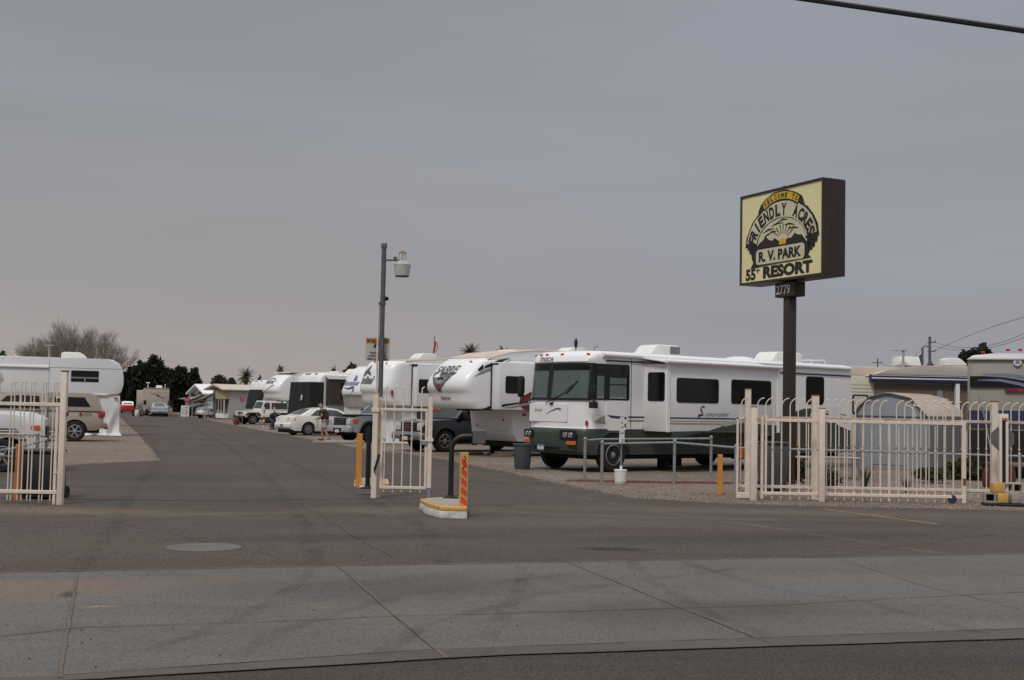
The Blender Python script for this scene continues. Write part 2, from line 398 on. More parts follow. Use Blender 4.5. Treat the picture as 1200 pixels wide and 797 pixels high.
# ------------------------------------------------------------------ ground
def g2(px, py): v = G(px, py); return (v.x, v.y)
ground('gravel', (.158,.120,.094), (.20,.162,.134), (.10,.08,.067), fine=25, bump=1, pebble=20, big=.25, speck=.45)
ground('asphalt', (.072,.058,.050), (.094,.076,.065), (.054,.045,.039), fine=55, bump=.5, big=.15, streakdir=AL, speck=.75,
       stains=[(g2(20,598), 3.2, .8, 0, (.15,.108,.082), .9), (g2(470,598), 1.8, .9, AS, (.125,.095,.075), .8), (g2(640,612), 3.0, 1.0, AS, (.11,.086,.07), .7),
               (g2(150,640), 5, 1.6, AS, (.095,.075,.063), .6), (g2(60,665), 5, .35, AS, (.08,.056,.044), .7), (g2(718,644), .5, .22, 0, (.035,.03,.028), 1),
               (g2(300,560), 4, 1.2, AL, (.10,.08,.068), .6), (g2(900,600), 5, .7, 0, (.12,.095,.076), .8), (g2(420,630), 3, .5, AS, (.042,.037,.034), .6), (g2(900,630), 4, .6, AS, (.045,.039,.036), .6), (g2(240,560), 2, 3, AL, (.05,.043,.04), .5)])
ground('street_asphalt', (.052,.046,.043), (.064,.056,.052), (.036,.032,.03), fine=45, bump=.8, big=.3, streakdir=AS, speck=.5)
ground('concrete', (.110,.103,.095), (.142,.131,.120), (.084,.079,.073), fine=60, bump=.45, big=.35, streakdir=AS+R(8), speck=.32,
       stains=[(g2(20,688), 2.2, .55, AS, (.165,.125,.10), .9), (g2(-60,700), 2.2, .8, AS, (.165,.125,.10), .9), (g2(80,698), .09, .22, .3, (.05,.045,.045), .9),
               (g2(300,700), 2.0, .5, AS, (.128,.122,.116), .7), (g2(650,735), 2.4, .4, AS, (.128,.115,.105), .7), (g2(430,690), 1.8, .9, AS, (.068,.065,.061), .6), (g2(800,720), 1.6, .7, AS, (.070,.067,.063), .6), (g2(115,712), .16, .04, .3, (.40,.20,.11), .9),
               (g2(1000,690), 2.6, .6, AS, (.125,.125,.125), .6)])
ground('gutter', (.090,.082,.075), (.112,.100,.091), (.072,.066,.06), fine=90, bump=.4, big=.5, streakdir=AS, speck=.2)
ground('joint', (.15,.115,.088), (.12,.095,.078), (.085,.07,.06), fine=60, bump=.3, big=2, speck=.4)
ground('crack', (.06,.045,.038), (.10,.075,.06), (.05,.04,.03), fine=60, bump=.3, big=2, speck=.4)
ground('yellow_paint', (.30,.20,.065), (.22,.155,.07), (.13,.105,.08), fine=60, bump=.3, big=1.5, speck=.4)
ground('iron', (.13,.118,.108), (.15,.135,.12), (.10,.09,.085), fine=60, bump=.5, big=2, speck=.3)
ground('red_edging', (.21,.10,.085), (.25,.13,.11), (.16,.10,.085), fine=40, bump=.5, big=1, speck=.3)
def sheet(name, pts, z, m, kind='structure', sub=0):
    mb = MB().m(m); mb.f([mb.v((x, y, z)) for x, y in pts]); o = mb.build(name, smooth=0); o['kind'] = kind; return o
sheet('ground', [(-900,-60),(900,-60),(900,1500),(-900,1500)], 0, 'gravel')
es = Vector((math.cos(AS), math.sin(AS))); ed = Vector((math.cos(AL), math.sin(AL)))
def ext(p, d, k): return (p[0]+d.x*k, p[1]+d.y*k)
T0, T1 = g2(0,672), g2(1200,650); tdir = (Vector(T1)-Vector(T0)).normalized()
B0, B1, B2 = g2(125,797), g2(600,769), g2(1200,750)
# lane + apron asphalt, with an uneven broken edge towards the gravel
def rough_edge(pts, amp=.12, step=.8, seed=1):
    rr = random.Random(seed); out = []
    for a, b in zip(pts, pts[1:]):
        a, b = Vector(a), Vector(b); n = max(1, int((b-a).length/step)); nn = Vector((-(b-a).y, (b-a).x)).normalized()
        for i in range(n): out.append(tuple(a+(b-a)*(i/n)+nn*rr.uniform(-amp, amp)))
    out.append(tuple(pts[-1])); return out
right_edge = [g2(226,488.5), g2(262,496), g2(330,509), g2(420,525), g2(520,538), g2(640,563), g2(740,583), g2(860,590), g2(1010,594), g2(1200,598)]
left_edge = [g2(80,545), g2(150,541), g2(188,540), g2(178,526), g2(160,507), g2(141,489)]
lastR = ext(right_edge[-1], es, 60); farL = ext(left_edge[-1], ed, 150); farR = ext(right_edge[0], ed, 150)
pts = [ext(T0, -tdir, 60), T0, T1, ext(T1, tdir, 60), lastR] + rough_edge(right_edge[::-1], .05, .35, 3) + [farR, farL] + rough_edge(left_edge[::-1], .06, .35, 5) + [ext(left_edge[0], -es, 60)]
sheet('lane', pts, .004, 'asphalt')
sheet('driveway_apron', [ext(B0, -es, 50), B0, B1, B2, ext(B2, es, 60), ext(T1, tdir, 60), T1, T0, ext(T0, -tdir, 60)], .008, 'concrete')
# gutter pan: the lowest band of the concrete, with its lip
gA, gB, gC = g2(75,793), g2(500,763), g2(1200,738)
sheet('gutter', [ext(B0, -es, 50), B0, B1, B2, ext(B2, es, 60), ext(gC, es, 60), gC, gB, gA, ext(gA, -es, 50)], .012, 'gutter')
sheet('street', [ext(ext(B0, -es, 50), -ed, 30), ext(ext(B2, es, 60), -ed, 30), ext(B2, es, 60), B2, B1, B0, ext(B0, -es, 50)], .004, 'street_asphalt')
def strip(name, pts, w, z, m, wob=.006, seed=0, kind='structure'):
    rr = random.Random(seed); mb = MB().m(m); q = []
    for a, b in zip(pts, pts[1:]):
        a, b = Vector(a), Vector(b); n = max(1, int((b-a).length/.25))
        for i in range(n): q.append(a+(b-a)*(i/n))
    q.append(Vector(pts[-1])); l = []; r = []
    for i, p in enumerate(q):
        d = (q[min(i+1,len(q)-1)]-q[max(i-1,0)]).normalized(); nn = Vector((-d.y, d.x)); o = rr.uniform(-wob, wob); ww = w*rr.uniform(.7,1.2)/2
        l.append(mb.v((*(p+nn*(ww+o)), z))); r.append(mb.v((*(p-nn*(ww-o)), z)))
    for i in range(len(q)-1): mb.f([r[i], r[i+1], l[i+1], l[i]])
    o = mb.build(name, smooth=0); o['kind'] = kind; return o
strip('driveway_joint', [g2(90,675), g2(70,797)], .028, .016, 'joint', seed=1)
strip('driveway_joint', [g2(395,663), g2(455,716), g2(522,773)], .028, .016, 'joint', seed=2)
strip('driveway_joint', [g2(665,660), g2(780,707), g2(898,754)], .015, .016, 'joint', seed=3)
strip('driveway_joint', [g2(985,657), g2(1080,687), g2(1195,715)], .010, .016, 'joint', .003, seed=4)
strip('driveway_crack', [g2(0,748), g2(100,737), g2(300,731), g2(450,724), g2(600,720), g2(900,711), g2(1200,695)], .013, .016, 'crack', .012, seed=5)
strip('driveway_edge', [T0, g2(400,664.5), T1], .035, .016, 'joint', .012, seed=6)
strip('gutter_lip', [gA, gB, gC], .022, .017, 'concrete', .01, seed=7)
strip('street_seam', [B0, B1, B2], .012, .016, 'crack', .01, seed=11)
strip('gate_track', [g2(74,586), g2(250,587), g2(436,585)], .055, .008, 'crack', .01, seed=8)
strip('painted_line', [g2(965,597), g2(1100,615)], .11, .008, 'yellow_paint', .006, seed=9)
strip('lane_patch_seam', [g2(190,540), g2(260,540), g2(395,541), g2(520,541)], .05, .008, 'crack', .02, seed=10)
kp = [g2(664,564), g2(760,566), g2(862,567), g2(1000,574), g2(1200,578), g2(1400,582)]; mb = MB().m('brick_red'); rr = random.Random(1)
for a, b in zip(kp, kp[1:]):
    a, b = Vector(a), Vector(b); n = int((b-a).length/.24); d = (b-a).normalized(); q = Vector((-d.y, d.x))*.06
    for i in range(n):
        p0 = a+(b-a)*(i/n); p1 = p0+(b-a)*(1/n)*.96; h = .055+rr.uniform(-.008,.008)
        c4 = [p0-q, p1-q, p1+q, p0+q]; mb.solid([(*c, 0) for c in c4], [(*c, h) for c in c4], .006, 1)
struct(mb.build('brick_kerb'))
mb = MB().m('iron'); c = G(239,642); n = 40
mb.lathe([(.43,0),(.43,.006),(.40,.009)], (c.x, c.y, .004), n=n)
o = mb.build('manhole_cover'); tag(o, 'round worn manhole cover set flush in the entrance asphalt', 'manhole cover')
def film_strip(name, pts, w, z, m, seed):
    o = strip(name, pts, w, z, m, .01, seed); return o
for i, (pts, w, m, z) in enumerate((
    ([g2(250,790),g2(330,740),g2(470,700),g2(660,675)], .16, 'tyre_film', .021), ([g2(420,784),g2(500,735),g2(640,696),g2(860,668)], .16, 'tyre_film', .021),
    ([g2(900,748),g2(820,715),g2(760,680),g2(735,656)], .15, 'tyre_film', .021), ([g2(560,768),g2(590,720),g2(610,690),g2(612,664)], .15, 'tyre_film', .021),
    ([g2(120,780),g2(260,735),g2(330,700),g2(370,666)], .14, 'tyre_film', .021), ([g2(1150,745),g2(1020,710),g2(900,690),g2(800,660)], .15, 'tyre_film', .021),
    ([g2(370,664),g2(360,620),g2(330,575),g2(270,525),g2(215,495)], .22, 'tyre_film', .012), ([g2(520,662),g2(500,620),g2(400,570),g2(300,525),g2(228,497)], .22, 'tyre_film', .012),
    ([g2(90,672),g2(130,625),g2(150,585),g2(185,545),g2(180,515)], .22, 'tyre_film', .012), ([g2(1100,650),g2(940,625),g2(760,600),g2(640,575),g2(480,540)], .25, 'dust_film', .012),
    ([g2(100,610),g2(250,604),g2(420,600),g2(500,610)], .5, 'dust_film', .013), ([g2(560,600),g2(700,606),g2(900,610),g2(1200,612)], .45, 'dust_film', .013))):
    strip('tyre_mark' if m == 'tyre_film' else 'dust_streak', pts, w, z, m, .03, 40+i)
rr = random.Random(77)
for i, (a, b) in enumerate((((80,600),(330,655)),((350,590),(460,655)),((240,545),(430,555)),((980,648),(1190,625)))):
    n = 9; pts = [g2(a[0]+(b[0]-a[0])*k/n, a[1]+(b[1]-a[1])*k/n+rr.uniform(-2.2,2.2)) for k in range(n+1)]
    strip('asphalt_crack', pts, .010, .010, 'crack', .004, 60+i)
# loose stones scattered over the gravel margins
mb = MB().m('gravel'); rr = random.Random(4)
def stone(mb, x, y, s, rr):
    a = rr.uniform(0, 6.28); vs = []
    for k in range(5): vs.append((x+math.cos(a+k*1.256)*s*rr.uniform(.7,1.2), y+math.sin(a+k*1.256)*s*rr.uniform(.7,1.2)))
    b = [mb.v((p[0], p[1], .001)) for p in vs]; t = mb.v((x+rr.uniform(-.2,.2)*s, y, s*rr.uniform(.5,.9)))
    for k in range(5): mb.f([b[k], b[(k+1)%5], t])
ed_pts = [Vector(p) for p in right_edge[4:]]
for i in range(5200):
    k = rr.randrange(len(ed_pts)-1); a, b = ed_pts[k], ed_pts[k+1]; p = a+(b-a)*rr.random(); nn = Vector((-(b-a).y, (b-a).x)).normalized()
    if nn.y < 0: nn = -nn
    p = p+nn*(abs(rr.gauss(0, 1.0))*1.3-.25); stone(mb, p.x, p.y, rr.uniform(.008,.028), rr)
for i in range(900):
    p = Vector(g2(rr.uniform(-40,75), rr.uniform(585,600))); stone(mb, p.x, p.y, rr.uniform(.006,.02), rr)
struct(mb.build('loose_gravel', smooth=0), 'stuff')
mb = MB().m('crack'); rr = random.Random(8)
for i in range(220):
    p = Vector(g2(rr.uniform(0,1200), rr.uniform(600,790))); stone(mb, p.x, p.y, rr.uniform(.004,.013), rr)
for v in mb.bm.verts: v.co.z += .012
struct(mb.build('loose_grit', smooth=0), 'stuff')
# ------------------------------------------------------------------ sign
def X(px, Y, py=500): return P(px, py, Y).x
def Zp(px, py, Y): return P(px, py, Y).z
fd = Vector((-.433, .9013, 0)); nd = Vector((-.9013, -.433, 0))     # along the face to its far end; out of the face
near = P(964, 300, 28.0); SW, SH, ST = 3.15, 2.24, .66
ztop = Zp(964, 207.5, 28.0); zbot = ztop-SH
cen = near + fd*(SW/2) - nd*(ST/2)
ang = math.atan2(fd.y, fd.x)+math.pi            # local +x = reading direction (far end -> near end)
t = thing('park_sign', 'large cream park sign with black lettering in a brown cabinet on a tall brown pole', 'sign', (cen.x, cen.y, 0), ang)
zc = (ztop+zbot)/2
# local: +x reading direction, viewer side is -y
mb = MB().m('sign_brown')
b = .055
mb.box(-SW/2, SW/2, -ST/2+.03, ST/2, zbot, ztop, .01, 1)
for (x0,x1,z0,z1) in ((-SW/2-.003,SW/2+.003,ztop-b,ztop+.003),(-SW/2-.003,SW/2+.003,zbot-.003,zbot+b),(-SW/2-.003,-SW/2+b,zbot+b,ztop-b),(SW/2-b,SW/2+.003,zbot+b,ztop-b)):
    mb.box(x0, x1, -ST/2, -ST/2+.04, z0, z1, .004, 1)
for k in range(1, 3): mb.box(-SW/2-.002, SW/2+.004, -ST/2+ST*k/3, -ST/2+ST*k/3+.012, zbot+.002, ztop+.005)
mb.box(-.02, .05, -ST/2+.1, -ST/2+.16, ztop, ztop+.05, .01, 1)
cab = mb.build('cabinet', t)
mb = MB().m('sign_brown'); mb.box(-.115, .115, -.11, .11, 0, zbot+.002, .012, 2); mb.build('pole', t)
mb = MB().m('galv'); mb.box(-.25,.25,-.25,.25,0,.02,.004,1)
for sx in (-.2,.2):
    for sy in (-.2,.2): mb.lathe([(.018,0),(.018,.05)], (sx,sy,.015), n=6)
mb.build('base_plate', t)
mb = MB().m('sign_cream'); fs = fR(0, -ST/2+.028, zc)
mb.plate([(-SW/2+b,-SH/2+b),(SW/2-b,-SH/2+b),(SW/2-b,SH/2-b),(-SW/2+b,SH/2-b)], fs, .002)
face = mb.build('face', t, smooth=0)
def ell(cx, cy, rx, ry, a0, a1, n=30): return [(cx+rx*math.cos(R(a0+(a1-a0)*i/n)), cy+ry*math.sin(R(a0+(a1-a0)*i/n))) for i in range(n+1)]
k = MB(); rr = random.Random(3)
CY = -.24
def jag(pts, amp): return [(x+rr.uniform(-amp,amp), y+rr.uniform(-amp,amp)) for x, y in pts]
def band(mb, cx, cy, ro, ri, a0, a1, n, amp=0, t=.004, fr=fs):
    o = ell(cx,cy,*ro,a0,a1,n); i_ = ell(cx,cy,*ri,a0,a1,n)
    if amp: o, i_ = jag(o,amp), jag(i_,amp)
    for q in range(n): mb.f([mb.v(fr(*i_[q],t)), mb.v(fr(*i_[q+1],t)), mb.v(fr(*o[q+1],t)), mb.v(fr(*o[q],t))])
# black under-shapes (outlines)
k.m('sign_black')
band(k, .03, CY, (1.40,1.07), (.90,.60), 178, 2, 44, .012)
for sx in (-1, 1):                                        # ragged ends of the scroll
    px0 = .03+sx*1.14
    for j in range(5):
        yy = CY-.0-j*.055; k.m('sign_black'); o__ = -sx*j*.045+.03*(j%2); k.plate([(px0+o__-.19,yy-.03),(px0+o__+.20,yy-.05),(px0+o__+.21,yy+.03),(px0+o__-.17,yy+.04)], fs, .004)
# picture inside the arch
k.m('sign_tan'); pts = ell(.03, CY, .92, .62, 0, 180, 30)
o_ = k.plate(pts, fs, .006)
k.m('sign_black')
mt = [(-.92,CY),(-.80,CY+.10),(-.66,CY+.16),(-.55,CY+.24),(-.44,CY+.15),(-.30,CY+.11),(-.20,CY+.17),(-.08,CY+.09),(.06,CY+.05),(.18,CY+.06),(.30,CY+.12),(.42,CY+.10),(.55,CY+.21),(.66,CY+.15),(.80,CY+.14),(.96,CY-.02)]
k.plate(mt+[(.98,CY-.22),(-.95,CY-.22)], fs, .010)
for a in (35,52,70,88,104,122,140): k.stroke([(.10+.20*math.cos(R(a)), CY+.06+.20*math.sin(R(a))*.9), (.10+.46*math.cos(R(a)), CY+.06+.46*math.sin(R(a))*.9)], [.012,.035], fs, .010)
for (x0,y0,x1,y1) in ((-.68,.33,-.22,.40),(-.5,.27,-.12,.33),(-.35,.46,.12,.50),(.16,.44,.55,.40),(.30,.33,.70,.30),(-.1,.54,.3,.56),(-.62,.22,-.4,.27)):
    k.stroke([(x0,CY+y0),((x0+x1)/2,CY+(y0+y1)/2+.03),(x1,CY+y1)], [.01,.05,.01], fs, .010)
k.m('sign_yellow'); k.plate(ell(.10, CY+.04, .13, .10, 0, 350, 22), fs, .013)
# scroll: cream band over black one
k.m('sign_tan'); band(k, .03, CY, (1.335,1.025), (.945,.64), 172, 8, 40, .004, .014)
# welcome ribbon
k.m('sign_black'); band(k, .03, CY, (1.33,1.285), (1.10,1.04), 125, 55, 20, .008, .016)
k.plate([(-.86,.50),(-.66,.62),(-.64,.78),(-.74,.80),(-.84,.66)], fs, .016); k.plate([(.92,.56),(.74,.62),(.68,.84),(.80,.82),(.86,.70)], fs, .016)
k.m('sign_yellow'); band(k, .03, CY, (1.285,1.25), (1.145,1.08), 123, 57, 20, 0, .019)
# R.V. PARK banner
k.m('sign_black'); k.plate(jag([(-1.04,CY-.04),(-.5,CY-.02),(0,CY-.02),(.6,CY-.02),(1.05,CY-.05),(1.02,CY-.2),(1.10,CY-.28),(1.04,CY-.36),(1.14,CY-.44),(.5,CY-.46),(0,CY-.46),(-.6,CY-.46),(-1.14,CY-.49),(-1.04,CY-.36),(-1.10,CY-.24)], .012), fs, .016)
k.m('sign_tan'); k.plate(rrect(1.84, .37, .10, 4, .0, CY-.245), fs, .019)
k.m('sign_black')
def arc_text(s, cx, cy, rx, ry, a0, a1, w, h, t, bold=.03, wm=None):
    n = len(s)
    for i, ch in enumerate(s):
        if ch == ' ': continue
        a = R(a0+(a1-a0)*i/(n-1)); x, y = cx+rx*math.cos(a), cy+ry*math.sin(a)
        tx, ty = rx*math.sin(a), -ry*math.cos(a)
        k.text(ch, (w*.35 if ch == 'I' else w), h, fs, t, bold=bold, rot=math.atan2(ty, tx)*.92, at=(x, y))
arc_text('FRIENDLY ACRES', .03, CY, 1.135, .825, 167, 13, .185, .30, .018, .05)
arc_text('WELCOME TO', .03, CY, 1.215, 1.165, 119, 61, .095, .12, .022, .04)
k.text('R. V. PARK', 1.62, .26, fs, .022, bold=.05, at=(0, CY-.245))
k.text('55', .40, .29, fs, .006, bold=.05, at=(-1.15, -.885)); k.text('+', .15, .15, fs, .006, bold=.01, at=(-.86, -.80))
k.text('RESORT', 1.85, .30, fs, .006, bold=.06, at=(.27, -.875))
k.build('lettering', face, smooth=0)
mb = MB().m('sign_brown'); mb.box(-.36,.36,-.17,.17,zbot-.38,zbot-.03,.01,1); nb = mb.build('number_box', t)
mb = MB().m('sign_white'); mb.text('2779', .52, .22, fR(-.04,-.172,zbot-.205), .003, bold=.015); mb.build('number', nb, smooth=0)

# ------------------------------------------------------------------ fences and gates
def picket(r=.011, z0=.08, z1=1.72, curl=.2, hook=(1,0), knob=1.06):
    mb = MB().m('fence_cream'); pts = [(0,0,z0),(0,0,z1)]
    if curl:
        for k_ in range(1, 8):
            a = R(k_*13); pts.append((hook[0]*curl*(1-math.cos(a)), hook[1]*curl*(1-math.cos(a)), z1+curl*1.15*math.sin(a)))
    mb.tube(pts, r, 6)
    if knob: mb.m('fence_rust'); mb.lathe([(.008,-.03),(.024,-.015),(.024,.015),(.008,.03)], (0,0,knob), n=8)
    return mb
def barrier(name, label, Y, pxs, posts, rails, curl, hook, z0, z1, grp=None, knob=1.06, ref=530, rail_r=.028, loc_px=None, cat='fence'):
    x0 = X(loc_px, Y, ref); t = thing(name, label, cat, (x0, Y, 0), 0, grp)
    p0 = None
    for q in pxs:
        if p0 is None: p0 = picket(z0=z0, z1=z1, curl=curl, hook=hook, knob=knob).build('picket', t); p = p0
        else: p = p0.copy(); C.objects.link(p); p.parent = t
        p.location = (X(q, Y, ref)-x0, 0, 0)
    for (a, b_, z, m) in rails:
        mb = MB().m(m); mb.box(X(a, Y, ref)-x0, X(b_, Y, ref)-x0, -rail_r, rail_r, z-rail_r, z+rail_r, .004, 1); mb.build('rail', t)
    for (q, w_, z, dy) in posts:
        mb = MB().m('fence_cream'); x = X(q, Y, ref)-x0; mb.box(x-w_/2, x+w_/2, dy-w_/2, dy+w_/2, 0, z-.02, .006, 1)
        mb.m('rust'); mb.box(x-w_/2-.006, x+w_/2+.006, dy-w_/2-.006, dy+w_/2+.006, z-.02, z, .004, 1); mb.build('post', t)
    return t
Yf = 24.6
pk = []; q = 868.0
while q < 1330: pk.append(q); q += 9.6
pk = [q for q in pk if min(abs(q-a) for a in (876,955,1165,1042)) > 4]
barrier('picket_fence', 'long cream steel picket fence with curled tips and rusty rail beside the gravel', Yf, pk, [(876,.108,2.17,0),(955,.13,2.07,0),(1042,.05,1.62,0),(1165,.12,2.02,0),(1300,.13,2.02,0)],
        [(866,1330,1.60,'fence_rust'),(866,1330,.24,'fence_cream')], .145, (.85,-.4), .10, 1.82, loc_px=866)
Yg = 24.2
pk = [905+10.6*i for i in range(21)]
g = barrier('sliding_gate', 'cream steel sliding gate panel with a small blue caster, standing before the long fence', Yg, pk, [],
        [(897,1129,1.555,'fence_cream'),(893,1129,.135,'fence_cream')], 0, (-.8,.3), .02, 1.60, loc_px=1010, knob=1.0, cat='gate')
for k_, px_ in enumerate(range(1072, 1128, 11)):
    mb = MB().m('fence_cream'); mb.tube([(0,0,1.56),(0,0,1.72)]+[(-.18*(1-math.cos(R(a))),.05*(1-math.cos(R(a))),1.72+.18*math.sin(R(a))) for a in range(15,91,15)], .010, 6); o = mb.build('curled_tip', g); o.location = (X(px_, Yg, 530)-X(1010, Yg, 530), 0, 0)
x0 = X(1010, Yg, 530)
mb = MB().m('fence_cream'); xa = X(1129, Yg, 530)-x0; mb.box(xa-.03, xa+.045, -.03, .03, -.0+.012, 1.6, .005, 1); xb = X(893, Yg, 530)-x0; mb.box(xb-.025, xb+.025, -.025, .025, .02, 1.6, .005, 1)
xm = X(897.5, Yg, 530)-x0; mb.box(xm-.02, xm+.02, -.02, .02, .08, 1.66, .004, 1); mb.m('rust'); mb.box(xa-.02, xa+.04, -.034, .034, .36, .50)
mb.build('gate_frame', g)
xw = X(1116, Yg, 530)-x0
mb = MB().m('galv'); mb.box(xw-.02,xw+.02,-.03,.03,.1,.2); mb.m('blue_dark'); mb.lathe([(.01,-.03),(.075,-.03),(.085,-.015),(.085,.015),(.075,.03),(.01,.03)], (xw, -.0, .09), axis=(.6,.8,0), n=16); mb.build('caster', g)
for (q, wd, z, lab) in ((883,.115,1.80,'short thick cream square gate post at the left end of the sliding gate'), (963,.11,1.80,'short cream square gate post beside the tall middle fence post')):
    mb = MB().m('fence_cream'); mb.box(-wd/2, wd/2, -wd/2, wd/2, 0, z, .01, 2); mb.m('rust'); mb.box(-wd/2-.004, wd/2+.004, -wd/2-.004, wd/2+.004, z, z+.012)
    o = mb.build('gate_post'); o.location = (X(q, 24.0, 530), 24.0, 0); tag(o, lab, 'gate post', 'square posts guiding the sliding gate')
# short end bay with the orange lock box
x1 = X(868, 24.3); t = thing('gate_end_frame', 'rusty cream fence stub with feet standing at the left end of the fence', 'gate post', (x1, 24.35, 0))
mb = MB().m('fence_cream'); mb.box(-.07,-.03,-.02,.02,.06,1.6,.004,1); mb.box(-.07,.22,-.03,.03,.02,.13,.004,1); mb.box(-.07,.06,-.02,.02,1.56,1.6,.004,1); mb.build('post', t)
mb = MB().m('orange_left'); mb.box(-.01,.12,.25,.37,.78,1.0,.01,1); mb.m('galv'); mb.box(.03,.08,.28,.34,0,.78,.005,1); mb.build('lock_box', t)
# left gate
Yl = 19.9
pk = [-118,-106,-92,-80,-66,-55,-40,-29,-14,-3,11,15,22.5,27,34,38,48,51.5,61,64.5]
barrier('sliding_gate', 'cream steel gate of hooked pickets standing open left of the lane entrance', Yl, pk, [(66,.04,1.66,.0),(66.5,.04,1.70,.35),(-130,.05,1.66,0)],
        [(-130,71,1.60,'fence_cream'),(-130,69,.20,'fence_cream')], .05, (.9,-.3), .06, 1.90, loc_px=-30, knob=1.10, ref=520, cat='gate')
mb = MB().m('fence_cream'); mb.box(-.047,.047,-.047,.047,0,2.13,.008,2); mb.m('rust'); mb.box(-.055,.055,-.055,.055,2.13,2.15,.004,1); mb.m('fence_cream')
mb.box(-.12,-.06,-.03,.03,.50,.53); mb.box(-.12,-.06,-.03,.03,1.70,1.73); mb.m('black'); mb.box(.06,.075,-.02,.02,1.42,1.48)
o = mb.build('gate_post'); o.location = (X(73, 19.9, 520), 19.9, 0); tag(o, 'cream square post with rusty cap at the free end of the left gate', 'gate post')
# pedestrian gate between the two islands
Yp = 22.7; x0 = X(473, Yp, 530)
t = thing('pedestrian_gate', 'narrow cream picket gate between two posts in the middle of the entrance', 'gate', (x0, Yp, 0))
def xl(q): return X(q, Yp, 530)-x0
p0 = None
for q in (450.5,461,471.5,482,493):
    if p0 is None: p0 = picket(z0=.12, z1=1.98, curl=.05, hook=(.9,.2), knob=1.07, r=.013).build('picket', t); p = p0
    else: p = p0.copy(); C.objects.link(p); p.parent = t
    p.location = (xl(q),0,0)
for z in (1.62, .20):
    mb = MB().m('fence_cream'); mb.box(xl(434) if z > 1 else xl(446), xl(500), -.025, .025, z-.025, z+.025, .004, 1); mb.build('rail', t)
mb = MB().m('fence_cream'); mb.box(xl(447)-.02, xl(447)+.02, -.02,.02,.2,1.62); mb.box(xl(499)-.02, xl(499)+.02, -.02,.02,.2,1.62); mb.build('gate_frame', t)
mb = MB().m('galv'); mb.box(xl(494)-.02, xl(494)+.12, -.05,.05,.98,1.07,.01,1); mb.build('latch', t)
for (q, w_, z, dy) in ((439.5,.095,1.90,-.06),(443.8,.085,1.84,.12),(503.5,.08,1.88,0)):
    mb = MB().m('fence_cream'); x = xl(q); mb.box(x-w_/2, x+w_/2, dy-w_/2, dy+w_/2, 0 if q < 500 else .2, z, .006, 1); mb.m('fence_rust'); mb.box(x-w_/2-.004, x+w_/2+.004, dy-w_/2-.004, dy+w_/2+.004, z, z+.015)
    if q > 500: mb.m('galv'); mb.box(x-.03,x+.03,-.03,.03,0,.2)
    for zz in ((1.60,) if q < 440 else (1.08,)): mb.m('fence_cream'); mb.box(x-w_/2-.02, x+w_/2+.02, dy-w_/2-.02, dy+w_/2+.02, zz-.03, zz+.03)
    mb.build('post', t)
mb = MB().m('red'); mb.box(xl(507.5), xl(512), -.03,.02,1.59,1.65,.004,1); mb.build('reflector', t)
mb = MB().m('black'); mb.tube([(xl(440.5),-.14,.52),(xl(445.5),-.14,.80)], .022, 8); mb.tube([(xl(440.5),-.14,.46),(xl(440.5),-.14,.52)], .012, 6); mb.build('closer', t)
# ------------------------------------------------------------------ street lamp, security sign
Ys = 22.95; xs = X(446, Ys, 450)
t = thing('street_lamp', 'tall grey pipe street lamp with a boxy white hood on a short arm', 'street lamp', (xs, Ys, 0))
zt = Zp(446, 285, Ys)
mb = MB().m('grey_pole'); mb.lathe([(.046,0),(.046,zt)], (0,0,0), n=14); mb.lathe([(.056,zt-.09),(.058,zt-.02),(.05,zt)], (0,0,0), n=14); mb.build('pole', t)
za = Zp(446, 304.5, Ys)
mb = MB().m('grey_pole'); mb.tube([(0,0,za),(.2,0,za),(.33,0,za-.005)], .02, 8); mb.box(.18,.25,-.02,.02,za+.01,za+.06); mb.build('arm', t)
zl = Zp(471, 324, Ys); xc = X(471.5, Ys, 310)-xs
mb = MB().m('lamp_metal'); mb.lathe([(.15,.21),(.165,.215),(.12,.27),(.07,.29),(.065,.30)], (xc,0,zl), n=20)
for a in (0,90,180,270): mb.box(xc+.06*math.cos(R(a))-.008, xc+.06*math.cos(R(a))+.008, .06*math.sin(R(a))-.008, .06*math.sin(R(a))+.008, zl+.29, zl+.45)
mb.lathe([(.07,.44),(.07,.455),(.02,.46)], (xc,0,zl), n=14); mb.m('orange_left'); mb.lathe([(.028,.455),(.03,.48),(.01,.49)], (xc,0,zl), n=10); hd = mb.build('lamp_head', t)
mb = MB().m('lens'); mb.lathe([(.125,0),(.13,.005),(.16,.20),(.155,.21)], (xc,0,zl), n=24); mb.m('grey_pole'); mb.lathe([(.128,-.006),(.133,.004),(.133,.012)], (xc,0,zl), n=24); mb.build('lens', hd)
zc2 = Zp(448, 350, Ys); mb = MB().m('black'); mb.tube([(.05,-.02,zc2-.03),(.10,-.06,zc2)], .02, 8); mb.tube([(.075,-.05,zc2+.005),(.10,-.22,zc2-.02)], .035, 12); mb.m('grey_pole'); mb.lathe([(.06,-.12),(.06,-.07)], (0,0,zc2), n=12); mb.build('security_camera', t)
mb = MB().m('fence_cream'); zz = Zp(442, 355, Ys); mb.tube([(-.075,.01,0),(-.075,.01,zz-.03),(-.06,.01,zz)], .018, 8); mb.m('grey_pole'); mb.tube([(-.07,.01,zz-.02),(-.03,.0,zz+.02)], .024, 8); mb.build('conduit', t)
Yn = Ys+.10; xn = X(442.5, Yn, 409); z0_, z1_ = Zp(442, 423, Yn), Zp(442, 395.5, Yn)
mb = MB().m('sign_sec'); fr = fR(0,0,(z0_+z1_)/2); hh = z1_-z0_; ww = .455
mb.plate(rrect(ww, hh, .03), fr, .004); mb.m('sign_orange'); mb.plate(rrect(ww-.02, .10, .01, 2, 0, hh/2-.065), fr, .006)
